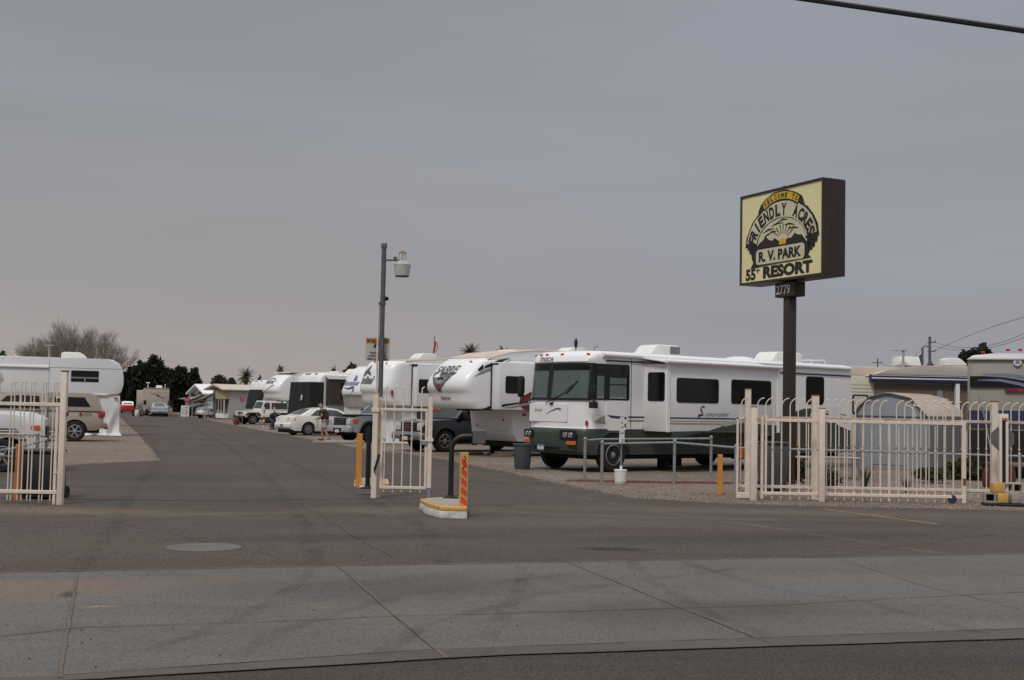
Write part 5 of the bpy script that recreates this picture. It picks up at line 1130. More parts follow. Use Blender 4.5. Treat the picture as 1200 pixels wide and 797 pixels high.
mb.m('blue_dark'); mb.plate([(-1.24,zq(500,1140)),(1.24,zq(500,1190)),(1.24,zq(481,1190)),(-1.24,zq(481,1140))], fb, .006); mb.m('black'); mb.plate([(-1.24,.5),(1.24,.5),(1.24,zq(504)),(-1.24,zq(504))], fb, .006); mb.build('side_graphics', t, smooth=0)
mb = MB().m('sign_white'); mb.plate(ell(.05,zq(425),.11,.11,0,342,18), fb, .012); mb.m('sky_decal'); mb.plate([(.05+.085*math.cos(R(a))*(1 if k_%2 else .45), zq(425)+.085*math.sin(R(a))*(1 if k_%2 else .45)) for k_, a in enumerate(range(0,360,45))], fb, .016); mb.build('badge', t, smooth=0)
for x in (-.85,-.2,.12,.42): mb = MB().m('red'); mb.box(x-.05,x+.05,-.10,0,ztc+(.02 if x < -.5 else .09),ztc+(.09 if x < -.5 else .155),.01,1); mb.build('rear_light', t)
mb = MB().m('bur'); mb.plate(rrect(.52,.09,.02,3,-.02,zq(457.5)), fb, .02); mb.m('red'); mb.plate(rrect(.16,.06,.02,3,.12,zq(457.5)), fb, .026); mb.build('rear_lights', t)
mb = MB().m('sign_white'); mb.plate([(.45,zq(526)),(1.0,zq(526)),(1.0,zq(520)),(.45,zq(520))], fb, .014); mb.build('rear_plate', t)
mb = MB().m('lamp_metal'); mb.tube([(-.95,-.12,zq(458)),(-.62,-.25,zq(530))], .02, 6); mb.m('sky_decal'); mb.tube([(-.86,-.17,zq(478)),(-.80,-.2,zq(490))], .032, 6); mb.build('awning_rod', t)
mb = MB().m('rubber'); mb.lathe([(.2,-.14),(.45,-.14),(.45,.14),(.2,.14)], (-1.05,1.6,.45), axis=(1,0,0), n=24); mb.build('wheel', t); mb = MB().m('rubber'); mb.lathe([(.2,-.14),(.45,-.14),(.45,.14),(.2,.14)], (1.05,1.6,.45), axis=(1,0,0), n=24); mb.build('wheel', t)
# ============ left side: white fifth wheel with vinyl skirt
pw = G(138,511)
rg = Rig('fifth_wheel_trailer', 'long white fifth wheel with skirted nose behind the tan pickup, left of the lane', 'trailer', 0, 1.22, pw, AS, 2.44, None)
# facing the lane; its right-hand... the side towards the viewer is local -y
anchor(rg.t, .2, -1.22, pw, AS); rg.o = Vector(rg.t.location); t = rg.t
S_ = lambda px, py: rg.S(px, py, -1.22)
zt = S_(100,420)[1]; zlo = S_(130,463)[1]
xn = S_(144.5,460)[0]
mb = MB().m('white_side'); prof = [(-13,zlo),(xn-.75,zlo),(xn-.22,zlo+.02),(xn-.08,zlo+.14),(xn-.01,zlo+.5),(xn,zt-.85),(xn-.06,zt-.5),(xn-.22,zt-.2),(xn-.5,zt-.04),(xn-.8,zt),(-13,zt+.02)]
mb.prism_y(prof, -1.22, 1.22, .05, 3)
mb.m('white_dull'); mb.box(-13,-2.2,-1.20,1.2,.6,zlo+.05); mb.build('body', t)
mb = MB().m('grey_panel'); mb.box(-13,xn-.14,-1.228,-1.219,S_(80,431)[1]-.012,S_(80,431)[1]+.012); mb.box(xn-3.3,xn-3.28,-1.228,-1.21,zlo,zt-.1); mb.m('white_gel'); mb.box(-13,xn-3.3,-1.30,-1.2,S_(40,431)[1],S_(40,431)[1]+.10,.02,1); mb.box(-2.4,xn-.7,-1.24,-1.2,zlo-.02,zlo+.05); mb.build('trim', t)
mb = MB(); x0, z1 = S_(83.5,434); x1, z0 = S_(115.5,448); fr = fR((x0+x1)/2, -1.22, (z0+z1)/2); w_, h_ = x1-x0, z1-z0
mb.m('black'); mb.plate(rrect(w_,h_,.03), fr, .012); mb.m('glass_dark'); mb.plate(rrect(w_-.06,h_-.06,.02), fr, .016); mb.m('mid_decal'); mb.plate([(-w_/2,-.10),(w_/2,-.10),(w_/2,-.04),(-w_/2,-.04)], fr, .02); mb.plate([(-.03,-h_/2),(.03,-h_/2),(.03,-.06),(-.03,-.06)], fr, .02); mb.build('window', t)
mb = MB().m('red_dull'); mb.plate(rrect(.16,.07,.02), fR(S_(136,468)[0], -1.222, S_(136,467)[1]), .015); mb.build('side_marker', t)
mb = MB().m('vinyl')
def skl(u, v):
    # wraps: front corner then along the side; wrinkles towards the foot
    L1 = 2.0; s_ = u*4.6; k_ = .10*math.sin(u*41+v*7)*(1-v)**1.5+.06*math.sin(u*17+v*5)*(1-v)+.03*math.sin(u*93+v*11)*(1-v)**2
    if s_ < 2.3: x, y = xn-.14-.05*(1-v), 1.15-s_
    else: x, y = xn-.14-(s_-2.3), -1.15
    if v < .06: y -= .25*math.sin(u*9)**2
    return (x+(k_ if s_ < 2.3 else 0), y-(k_ if s_ >= 2.3 else 0), max(.01,.02+(zlo-.02)*v))
mb.grid(skl, 90, 16); mb.build('vinyl_skirt', t, smooth=70)
xa = S_(85,420)[0]; roof_ac(t, xa+.05, 0, zt, 1.15, .7, .30)
mb = MB().m('lamp_metal'); xq = S_(56,418)[0]; mb.tube([(xq,0,zt-.1),(xq,0,zt+.62)], .025, 6); mb.box(xq-.2,xq+.2,-.03,.03,zt+.58,zt+.62); mb.m('roof_beige'); mb.tube([(xq-1.4,0,zt),(xq-1.7,0,zt+.3)], .08, 6); mb.build('antenna', t)
# class C nose with van cab at the left edge (front end faces right)
pv = G(22,552); vang = AS
t = thing('cab_over_motorhome', 'white cab-over camper van nose poking in at the left edge behind the gate', 'camper van'); anchor(t, -.9, -.95, (G(2,553.5).x, G(2,553.5).y), vang)
W2 = 1.9
mb = MB().m('white_dull')
def vring(x, zb_, zt_, w_): return [(x,-w_*.5,zb_),(x,-w_*.5,zb_+(zt_-zb_)*.5),(x,-w_*.48,zb_+(zt_-zb_)*.8),(x,-w_*.40,zt_),(x,w_*.40,zt_),(x,w_*.48,zb_+(zt_-zb_)*.8),(x,w_*.5,zb_+(zt_-zb_)*.5),(x,w_*.5,zb_)]
mb.loft([vring(x,a,b_,w_) for x,a,b_,w_ in ((-2.2,.5,1.45,1.96),(-1.45,.5,1.42,1.96),(-1.38,.85,1.42,1.96),(-1.15,1.0,1.41,1.96),(-.65,1.0,1.38,1.96),(-.42,.8,1.36,1.96),(-.36,.5,1.34,1.95),(-.12,.48,1.28,1.9),(-.02,.5,1.2,1.8))]); 
mb.box(-8,-2.1,-1.15,1.15,.5,3.0,.05,2); mb.build('body', t)
mb = MB().m('white_dull'); zc_ = 1.98
mb.prism_y([(-3,zc_),(-1.25,zc_),(-1.05,zc_+.12),(-1.15,zc_+.35),(-1.75,zc_+.85),(-3,zc_+1.0)], -1.15, 1.15, .05, 3); mb.m('grey_decal'); mb.box(-1.3,-1.04,-1.16,-1.14,zc_-.0,zc_+.05); mb.build('overcab', t)
mb = MB().m('amber'); mb.plate(rrect(.20,.10,.02), fR(-.22,-.955,1.02), .012); mb.build('turn_signal', t)
mb = MB().m('black'); mb.box(-.06,.02,-.8,.8,.62,1.05,.02,1); mb.m('chrome'); mb.box(-.02,.12,-.98,.98,.42,.58,.03,2); mb.build('grille', t)
mb = MB().m('glass_dark'); mb.prism_y([(-1.7,1.42),(-1.35,1.42),(-1.75,1.95),(-2.2,1.97),(-2.2,1.42)], -.9,.9,.02,1); mb.build('windscreen', t)
make_wheel(t, -.9, -.97, .37, .24, -1, 'chrome', .6, 6); make_wheel(t, -.9, .97, .37, .24, 1, 'chrome', .6, 6)
# ------------------------------------------------------------------ cars and trucks
class Car:
    def __init__(s, name, label, cat, L_, hw, zt, zb, wheels, paint, rings=None, grp='cars and pickups parked beside the rigs', taper=.14, under=.30):
        s.t = thing(name, label, cat, group=grp); s.L, s.hw, s.zt, s.zb, s.taper = L_, hw, zt, zb, taper
        t = s.t; s.paint = paint
        xs = {-L_/2, -L_/2+.02, -L_/2+.08, -L_/2+.2, L_/2-.2, L_/2-.08, L_/2-.02, L_/2}
        for a, _ in zt+zb: xs.add(a)
        for x_, r_ in wheels:
            for k_ in range(-9, 10): xs.add(x_+(r_+.07)*math.sin(R(k_*10)))
            xs.add(x_-(r_+.071)); xs.add(x_+(r_+.071))
        x = -L_/2
        while x < L_/2: xs.add(x); x += .2
        xs = sorted(v for v in xs if -L_/2-1e-6 <= v <= L_/2+1e-6); s.wheels = wheels
        mb = MB().m(paint); rings = []
        for x in xs:
            z0 = interp(zb, x)
            for x_, r_ in wheels:
                d = abs(x-x_)
                if d < r_+.07: z0 = max(z0, r_+math.sqrt(max((r_+.07)**2-d*d, 0))*.97)
            z1 = max(interp(zt, x), z0+.04); r = []
            n = 7
            for i in range(n+1):
                z = z0+(z1-z0)*i/n; r.append((x, s.w(x, z), z))
            wt = s.w(x, z1); 
            r += [(x, wt*.9, z1+.012), (x, wt*.5, z1+.025), (x, -wt*.5, z1+.025), (x, -wt*.9, z1+.012)]
            for i in range(n, -1, -1):
                z = z0+(z1-z0)*i/n; r.append((x, -s.w(x, z), z))
            rings.append(r)
        mb.loft(rings); s.body = mb.build('body', t, smooth=40)
        mb = MB().m('under'); zb0 = min(v for _, v in zb); mb.box(-L_/2+.15, L_/2-.15, -hw+.12, hw-.12, zb0-.08, zb0+.55); mb.build('underbody', t)
    def w(s, x, z):
        e = max(0, abs(x)-(s.L/2-.55))/.55; zt = interp(s.zt, x); zm = .62
        return s.hw*(1-s.taper*e**2.5) - .05*max(0, (zm-z)/.4)**2 - .07*max(0, (z-zm)/.45)**2
    def wheelset(s, rim='alloy', spokes=6, w_=.23, track=.02):
        for x_, r_ in s.wheels:
            for sd_ in (1,-1): make_wheel(s.t, x_, sd_*(s.hw-track), r_, w_, sd_, rim, .62, spokes)
    def house(s, prof, zbelt, w0, w1, glass, name='cabin', m=None, panes=(), front=None, rear=None):
        """prof: (x,z) roofline from rear to front; panes: side windows (x,z) quads; front/rear: screen segment indices"""
        ztop = max(z for _, z in prof); zb_ = zbelt
        ww = lambda z: w0+(w1-w0)*max(0, (z-zb_)/(ztop-zb_))**1.2
        xs = sorted({a for a, _ in prof}|{prof[0][0]+(prof[-1][0]-prof[0][0])*i/24 for i in range(25)})
        mb = MB().m(m or s.paint); rings = []
        for x in xs:
            z1 = max(interp(prof, x), zb_+.01); r = []
            for i in range(6): z = zb_+(z1-zb_)*i/5; r.append((x, ww(z), z))
            q = ww(z1); r += [(x, q*.86, z1+.02),(x, q*.4, z1+.035),(x, -q*.4, z1+.035),(x, -q*.86, z1+.02)]
            for i in range(5,-1,-1): z = zb_+(z1-zb_)*i/5; r.append((x, -ww(z), z))
            rings.append(r)
        mb.loft(rings); cab = mb.build(name, s.t, smooth=40)
        for sd_ in (1,-1):
            for p in panes:
                mb = MB().m(glass); P4 = [Vector((a, b_, 0)) for a, b_ in p]
                mb.grid(lambda u, v: (lambda q: (q.x, sd_*(ww(q.y)+.008), q.y))((P4[0]*(1-u)+P4[1]*u)*(1-v)+(P4[3]*(1-u)+P4[2]*u)*v), 4, 4)
                mb.build('side_window', cab)
        for seg, nm_ in ((front,'windscreen'),(rear,'rear_window')):
            if seg is None: continue
            (xa, za), (xb, zb2) = seg
            d = Vector((xb-xa, 0, zb2-za)).normalized(); nn_ = Vector((-d.z, 0, d.x)); nn_ = nn_ if nn_.z > 0 else -nn_
            mb = MB().m(glass)
            mb.grid(lambda u, v: Vector((xa+(xb-xa)*v, (2*u-1)*(ww(za+(zb2-za)*v))*.88, za+(zb2-za)*v+.035*(1-abs(2*u-1)**2)))+nn_*.012, 8, 4); mb.build(nm_, cab)
        return cab
def sedan(label, paint, grp='cars and pickups parked beside the rigs'):
    c = Car('parked_car', label, 'car', 5.0, .92, [(-2.5,.72),(-2.44,.95),(-2.2,1.02),(-1.5,1.05),(0,1.0),(1.0,.98),(2.0,.86),(2.4,.72),(2.5,.55)], [(-2.5,.36),(-2.2,.24),(2.2,.22),(2.5,.3)], [(-1.45,.34),(1.42,.34)], paint, grp=grp)
    t = c.t; c.wheelset('alloy', 8)
    prof = [(-1.85,1.04),(-1.15,1.36),(-.6,1.45),(0,1.46),(.45,1.40),(1.35,.99)]
    c.house(prof, .97, .84, .60, 'glass_mid', panes=[[(-1.35,1.03),(-.28,1.03),(-.28,1.38),(-.85,1.35)],[(-.20,1.03),(.95,1.03),(.40,1.34),(-.20,1.385)]], front=((.50,1.385),(1.28,1.02)), rear=((-1.80,1.065),(-1.15,1.36)))
    for s_ in (1,-1):
        mb = MB().m('red'); mb.solid([(-2.50,s_*.50,.80),(-2.50,s_*.80,.78),(-2.22,s_*.915,.80),(-2.20,s_*.90,.93),(-2.40,s_*.74,.95),(-2.50,s_*.52,.92)], [(-2.40,s_*.48,.80),(-2.40,s_*.78,.78),(-2.2,s_*.86,.80),(-2.18,s_*.84,.93),(-2.36,s_*.70,.955),(-2.42,s_*.52,.925)], .01, 1); mb.build('taillight', t)
        mb = MB().m('lens'); mb.box(2.30,2.46,s_*.5,s_*.78,.60,.72,.03,2); mb.build('headlight', t)
        mb = MB().m(paint); mb.box(.75,.92,s_*.86,s_*1.02,.98,1.10,.03,2); mb.build('mirror', t)
        mb = MB().m('black'); mb.box(.20,.21,s_*.895,s_*.925,.35,.98); mb.box(-.93,-.92,s_*.895,s_*.925,.45,.98); mb.box(-.25,-.24,s_*.895,s_*.925,.35,.98); mb.box(-.48,-.30,s_*.90,s_*.93,.84,.87,.005,1); mb.box(.55,.73,s_*.90,s_*.93,.84,.87,.005,1); mb.build('door_seams', t)
    mb = MB().m(paint); mb.prism_y([(-2.56,.40),(-2.56,.62),(-2.46,.68),(-2.30,.66),(-2.3,.36)], -.84, .84, .04, 3); mb.build('bumper', t)
    mb = MB().m('sky_decal'); mb.box(-2.575,-2.555,-.16,.16,.46,.58,.004,1); mb.m('red'); mb.box(-2.575,-2.55,-.12,.1,.53,.58); mb.build('licence_plate', t)
    return c
c = sedan('white four-door sedan parked tail towards the lane behind the walking man', 'car_white')
gw_ = G(361.5,510.5); anchor(c.t, -1.45, -.92, gw_, RV+math.pi)
def pickup(label, paint, grille_m='grille', grp='cars and pickups parked beside the rigs', front_style=True):
    c = Car('pickup_truck', label, 'pickup truck', 5.85, .98, [(-2.92,1.22),(-.6,1.25),(.9,1.22),(2.3,1.17),(2.75,1.10),(2.92,.95)], [(-2.92,.55),(-2.6,.45),(2.6,.42),(2.92,.5)], [(-1.85,.41),(1.95,.41)], paint, grp=grp, taper=.08)
    return c
def truck_cab(c, glass='glass_dark', full=True):
    prof = [(-.75,1.24),(-.62,1.85),(-.3,1.92),(.5,1.92),(.75,1.86),(1.42,1.24)]
    c.house(prof, 1.22, .93, .72, glass, panes=[[(-.52,1.28),(.18,1.28),(.18,1.80),(-.48,1.78)],[(.26,1.28),(1.18,1.28),(.72,1.76),(.26,1.80)]], front=((.80,1.81),(1.38,1.28)), rear=((-.73,1.30),(-.63,1.78)))
def truck_front(c, paint, bumper='chrome', letters=None, amber=True):
    t = c.t
    mb = MB().m('black'); mb.box(2.80,2.97,-.50,.50,.72,1.08,.03,2); mb.m('grey_decal')
    for z in (.80,.90,1.0): mb.box(2.96,2.985,-.46,.46,z-.012,z+.012)
    if letters: mb.m('red'); mb.text(letters, .34, .10, fF(2.98,0,.90), .012, bold=.03)
    mb.m('chrome'); mb.box(2.94,2.975,-.53,.53,1.07,1.10,.005,1); mb.build('grille', t)
    for s_ in (1,-1):
        mb = MB().m('lens'); mb.box(2.68,2.94,s_*.54,s_*.88,.78,1.05,.03,2); mb.build('headlight', t)
        mb = MB().m('amber'); mb.box(2.55,2.80,s_*.83,s_*.955,.80,1.03,.02,2); mb.build('turn_signal', t)
        mb = MB().m('black'); mb.box(1.0,1.16,s_*.92,s_*1.18,1.25,1.52,.04,2); mb.build('mirror', t)
        mb = MB().m('under'); fr = (fL if s_ > 0 else fR)(1.95, s_*(c.hw+.0), .41); o1, o2 = ell(0,0,.56,.56,0,180,16), ell(0,0,.48,.48,0,180,16)
        for q in range(16): mb.f([mb.v(fr(*o2[q],.03)), mb.v(fr(*o1[q],-.02)), mb.v(fr(*o1[q+1],-.02)), mb.v(fr(*o2[q+1],.03))])
        mb.build('arch_trim', t)
    mb = MB().m(bumper); mb.prism_x([(-.98,.45),(.98,.45),(.98,.68),(.8,.74),(-.8,.74),(-.98,.68)], 2.85, 3.06, .03, 2); mb.m('black'); mb.box(3.03,3.075,-.35,.35,.50,.62); mb.build('bumper', t)
    mb = MB().m('sign_white'); mb.box(3.07,3.085,-.16,.16,.42,.56); mb.build('licence_plate', t)
# silver pickup
c = pickup('silver pickup nosing out beside the walking man, with a black grille', 'car_silver'); truck_cab(c, 'glass_mid'); c.wheelset('black', 6, .26); truck_front(c, 'car_silver', 'grey_panel')
anchor(c.t, 1.95, .98, G(433,518.5), RV)
mb = MB().m('black'); mb.box(1.5,2.8,-.8,.8,1.19,1.24,.02,1); mb.build('hood_shield', c.t)
mb = MB().m('black_cloth'); fr = frame((1.3,.55,1.75),(0,1,.3),(0,-.3,1)); mb.plate([(-.25,-.2),(.2,-.25),(.25,.18),(-.2,.24)], fr, .02); mb.build('windscreen_shade', c.t)
# dark pickup
c = pickup('dark blue-black pickup parked between the two round-nosed fifth wheels', 'car_dark'); truck_cab(c, 'glass_dark'); c.wheelset('chrome', 6, .26); truck_front(c, 'car_dark', 'chrome', 'GMC')
anchor(c.t, 1.95, .98, G(521.5,530), RV)
# tan pickup with a cap (left row, nose away from the lane)
c = pickup('tan pickup truck with a matching canopy over its bed, left of the lane', 'car_tan'); truck_cab(c); c.wheelset('alloy', 6, .27)
c.house([(-2.88,1.24),(-2.62,1.84),(-2.4,1.91),(-.85,1.93),(-.82,1.24)], 1.22, .93, .78, 'glass_dark', name='canopy', panes=[[(-2.42,1.38),(-1.0,1.38),(-1.0,1.76),(-2.18,1.76)]], rear=((-2.86,1.34),(-2.66,1.78)))
t = c.t
for s_ in (1,-1):
    mb = MB().m('red'); mb.box(-2.98,-2.72,s_*.80,s_*.955,.98,1.20,.02,2); mb.build('taillight', t)
    mb = MB().m('black'); mb.box(.20,.215,s_*.93,s_*.975,.5,1.24); mb.box(-.52,-.505,s_*.93,s_*.975,.5,1.24); mb.box(-.82,-.80,s_*.90,s_*.985,.5,1.9); mb.build('door_seams', t)
    mb = MB().m('car_tan_low'); mb.box(-1.25,1.35,s_*.93,s_*.985,.45,.60,.02,2); mb.m('chrome'); mb.box(-1.1,1.3,s_*.96,s_*1.05,.36,.41,.02,1); mb.build('running_board', t)
mb = MB().m('car_tan_low'); mb.box(-3.08,-2.86,-.95,.95,.52,.74,.04,2); mb.m('black'); mb.box(-3.1,-2.95,-.9,.9,.50,.60,.02,1); mb.build('bumper', t)
mb = MB().m('grey_decal'); mb.text('XTR', .34, .11, fL(-2.30,.965,1.10), .012, shear=.3, bold=.03); mb.m('red_dull'); mb.plate([(-.05,-.05),(.06,-.05),(.08,.05),(-.03,.05)], fL(-2.04,.965,1.10), .012); mb.build('badge', t, smooth=0)
anchor(t, -1.85, .98, G(87,517.5), AS+math.pi)
# white jeep-like off-roader
c = Car('off_road_car', 'white boxy off-roader with black flared wings parked near the small awninged homes', 'car', 4.1, .80, [(-2.05,1.15),(.5,1.14),(.8,1.12),(1.9,1.04),(2.05,1.0)], [(-2.05,.55),(2.05,.55)], [(-1.2,.40),(1.35,.40)], 'car_white', grp='cars and pickups parked beside the rigs', taper=.02)
t = c.t; c.house([(-1.98,1.14),(-1.9,1.76),(.35,1.80),(.62,1.14)], 1.12, .74, .68, 'glass_mid', panes=[[(-.1,1.2),(.45,1.2),(.28,1.68),(-.1,1.68)],[(-1.7,1.2),(-.25,1.2),(-.25,1.68),(-1.7,1.68)]], front=((.38,1.72),(.6,1.2)), rear=((-1.97,1.2),(-1.92,1.7)))
c.wheelset('alloy', 5, .26, -.06)
mb = MB().m('black')
for s_ in (1,-1):
    for x_ in (1.35,-1.2): mb.prism_y([(x_-.62,.66),(x_-.45,.92),(x_+.42,.92),(x_+.62,.72),(x_+.52,.72),(x_+.36,.86),(x_-.38,.86),(x_-.52,.66)], s_*.78, s_*.98, .01, 1)
mb.build('arch_trim', t); mb = MB().m('black'); mb.box(2.0,2.25,-.8,.8,.48,.66,.03,2); mb.build('bumper', t)
mb = MB().m('black')
for k_ in range(7): mb.box(2.04,2.07,-.33+k_*.1,-.29+k_*.1,.76,.98)
mb.build('grille', t)
for s_ in (1,-1): mb = MB().m('lens'); mb.lathe([(.09,0),(.09,.03),(.05,.05)], (2.04,s_*.55,.88), axis=(1,0,0), n=14); mb.build('headlight', t)
anchor(t, 1.35, .8, G(296,497.5), RV)
# far silver sedan, tail towards the viewer, towed behind a class C
c = sedan('silver sedan seen from behind at the far end of the lane', 'car_silver', grp=None)
gs = G(187,488.3); anchor(c.t, -2.5, 0, gs, AL)
t = thing('motorhome', 'beige motorhome seen from behind at the lane end, ahead of the silver sedan', 'motorhome', (0,0,0)); anchor(t, 0, 0, (gs.x+ed.x*6.2, gs.y+ed.y*6.2), AL)
mb = MB().m('far_beige'); mb.box(0,8,-1.25,1.25,.5,3.05,.08,2); mb.m('grey_panel'); mb.box(.1,8.05,1.20,1.27,.5,2.95); mb.build('body', t)
mb = MB().m('bur'); mb.box(-.02,.02,-1.24,1.24,2.95,3.02); mb.m('roof_beige'); mb.box(-.02,0,-1.2,1.2,2.6,2.63); mb.m('bur'); mb.stroke([(-.7,.35),(-.2,.42),(.2,.2),(.0,.1),(-.1,.25),(.7,-.1)], .07, fB(-.005,0,2.0), .01); mb.build('rear_graphics', t)
for s_ in (1,-1):
    mb = MB().m('black'); mb.box(-.05,.3,s_*.95,s_*1.2,.2,.75,.04,1); mb.build('mud_flap', t); mb = MB().m('black'); mb.box(-.04,.1,s_*1.15,s_*1.45,1.2,1.7,.03,1); mb.build('mirror', t)
roof_vent(t, 1.5, -.2, 3.05, .7, .3); mb = MB().m('white_gel'); mb.tube([(.6,-.8,3.0),(.6,-.8,3.5)], .04, 5); mb.tube([(1,1.0,3.0),(1,1.0,3.6)], .04, 5); mb.box(.9,1.1,.8,1.2,3.55,3.65,.03,1); mb.build('antenna', t)
for s_ in (1,-1): make_wheel(t, 1.6, s_*1.2, .42, .3, s_, 'alloy')
# ------------------------------------------------------------------ far end of the lane
def far_home(px, py, label, D_off, body, kind, W_=3.4, L_=9, ang=None, H_=2.9, zroof=None):
    g_ = G(px, py); t = thing('park_home', label, 'park home', (g_.x, g_.y, 0), (RV if ang is None else ang), 'small awninged park homes down the lane')
    return t
g_ = G(266,491.5)
t = thing('park_home', 'small tan park home with sloping awning and tall porch windows', 'park home', (g_.x-1.1, g_.y+2, 0), RV, 'small park homes down the lane')
def shp(px, py, Y): v = P(px, py, Y); return v
mb = MB().m('grey_panel'); mb.prism_x([(-1.9,.1),(1.9,.1),(1.9,2.75),(0,3.15),(-1.9,2.75)], -8, 0, .02, 1); mb.build('body', t)
mb = MB().m('roof_beige'); mb.prism_x([(-2.2,2.8),(0,3.25),(2.2,2.8),(2.2,2.9),(0,3.42),(-2.2,2.9)], -8.2, .9, .0); mb.build('roof', t)
mb = MB().m('tan_panel'); mb.box(.0,.5,-.3,1.9,1.95,2.8,.02,1); mb.m('white_gel'); mb.box(.02,.48,-.1,1.7,.1,.55,.01,1); mb.build('porch', t)
for k_ in range(3): mb = MB().m('glass_dark'); mb.box(.35,.49,-.02+k_*.6,.48+k_*.6,.9,1.9); mb.m('cream_side'); mb.box(.40,.52,.48+k_*.6,.56+k_*.6,.55,1.95); mb.build('window', t)
mb = MB().m('awning_green'); mb.solid([(.2,-3.4,1.75),(1.6,-3.4,1.6),(1.6,-.2,2.05),(.2,-.4,2.75)], [(.2,-3.4,1.81),(1.6,-3.4,1.66),(1.6,-.2,2.11),(.2,-.4,2.81)]); mb.build('awning', t)
for y in (-3.3,-.3): mb = MB().m('lamp_metal'); mb.tube([(1.5,y,0),(1.5,y,1.7)], .04, 6); mb.build('awning_post', t)
g_ = G(246,489.5)
t = thing('park_home', 'grey roofed park home standing left of the tan one', 'park home', (g_.x+.5, g_.y+7, 0), RV, 'small park homes down the lane')
mb = MB().m('far_beige'); mb.prism_x([(-1.8,.1),(1.8,.1),(1.8,2.7),(-1.8,2.7)], -7, 0, .02, 1); mb.build('body', t)
mb = MB().m('awning_green'); mb.prism_x([(-2.6,2.55),(2.4,2.9),(2.4,3.6),(-2.0,3.5)], -7.2, .8, .0); mb.build('roof', t)
mb = MB().m('glass_dark'); mb.box(0,.02,-1.2,-.1,1.0,2.2); mb.build('window', t); mb = MB().m('lamp_metal'); mb.tube([(.7,2.0,0),(.7,2.0,2.8)], .12, 6); mb.tube([(.7,-2.2,0),(.7,-2.2,2.6)], .07, 6); mb.build('porch_post', t)
g_ = G(228,487)
t = thing('park_home', 'white gabled park home with dark porch opening behind the sandwich board', 'park home', (g_.x-.9, g_.y+6, 0), RV, 'small park homes down the lane')
mb = MB().m('white_dull'); mb.prism_x([(-2.2,.1),(2.2,.1),(2.2,2.6),(0,3.5),(-2.2,2.6)], -8, 0, .02, 1); mb.build('body', t)
mb = MB().m('white_gel'); mb.prism_x([(-2.6,2.5),(0,3.6),(2.6,2.5),(2.6,2.65),(0,3.8),(-2.6,2.65)], -8.2, .8, .0); mb.build('roof', t)
mb = MB().m('black'); mb.box(.0,.03,-.4,1.8,.1,2.1); mb.prism_x([(-.8,2.6),(1.0,2.6),(.2,3.1)], 0,.03); mb.build('porch_opening', t); mb = MB().m('awning_green'); mb.solid([(.05,-2.6,2.2),(1.6,-2.6,1.9),(1.6,1.2,1.9),(.05,1.2,2.5)], [(.05,-2.6,2.26),(1.6,-2.6,1.96),(1.6,1.2,1.96),(.05,1.2,2.56)]); mb.build('awning', t)
for (px, py, dy, lab, m, h) in ((205,486.5,7,'cream trailer with slanted windscreen beyond the sandwich board','far_beige',2.9),(198,486,13,'pale trailer behind the farthest motorhome on its right','white_dull',2.7),(168,484.5,6,'brown-white camper nose left of the far motorhome','far_beige',3.0),(159,483.5,16,'small white trailer beneath the dark trees','white_side',2.8),(147,484,14,'orange-beige low trailer half hidden by the skirted fifth wheel','tan_panel',2.3)):
    g_ = G(px, py); left = px < 190; LL = -2.4 if left else -6; t = thing('travel_trailer', lab, 'trailer', (g_.x, g_.y+dy, 0), (AS+.3 if left else RV), 'distant trailers at the end of the lane')
    mb = MB().m(m); mb.prism_y([(LL,.5),(-.1,.5),(.2,1.2),(.1,1.9),(-.7,h),(LL,h)], -1.2, 1.2, .06, 2); mb.build('body', t)
    mb = MB().m('glass_dark'); s_ = -1 if left else 1
    mb.box(-1.8,-.8,s_*1.2,s_*1.215,1.5,2.2); (None if left else mb.box(-4.2,-3.0,s_*1.2,s_*1.215,1.5,2.2)); mb.prism_y([(-.62,h-.15),(.12,1.95),(.14,1.97),(-.60,h-.12)], -.9,.9); mb.build('window', t)
    mb = MB().m('rubber'); mb.lathe([(.1,-.1),(.34,-.1),(.34,.1),(.1,.1)], (LL*.6,s_*1.1,.34), axis=(0,1,0), n=14); mb.build('wheel', t)
# more rigs and cars crowding the far end
for (px, py, dy, lab, m, h) in ((223,486.5,18,'pale far trailer peeping over the white gabled park home','white_dull',3.1),(237,488,12,'cream far trailer between the white gabled and the tan park homes','cream_side',3.0),(192,484,40,'low grey trailer farthest away under the dark trees','grey_panel',3.0),(172,484,36,'white-roofed brown camper far behind the canister','tan_panel',3.0)):
    g_ = G(px, py); t = thing('travel_trailer', lab, 'trailer', (g_.x, g_.y+dy, 0), RV, 'distant trailers at the end of the lane')
    mb = MB().m(m); mb.prism_y([(-5,.5),(-.1,.5),(.15,1.2),(.05,1.9),(-.6,h),(-5,h)], -1.2, 1.2, .06, 2); mb.build('body', t)
    mb = MB().m('white_gel'); mb.box(-5.1,-.5,-1.25,1.25,h-.02,h+.10,.03,1); mb.build('roof', t)
    mb = MB().m('glass_dark'); mb.box(-1.8,-.8,1.2,1.215,1.5,2.2); mb.build('window', t)
    mb = MB().m('rubber'); mb.lathe([(.1,-.1),(.34,-.1),(.34,.1),(.1,.1)], (-3.2,1.1,.34), axis=(0,1,0), n=14); mb.build('wheel', t)
for (px, py, m, lab, an) in ((206,488,'car_dark','dark sedan parked nose-in left of the sandwich board',RV+math.pi),(224,489.5,'car_silver','silver sedan parked beside the white gabled park home',RV+math.pi),(170,487,'car_dark','dark sedan waiting left of the far beige motorhome',AL+.2)):
    c = sedan(lab, m, grp='small cars at the end of the lane'); g_ = G(px, py); anchor(c.t, -2.5, 0, (g_.x, g_.y+3), an)
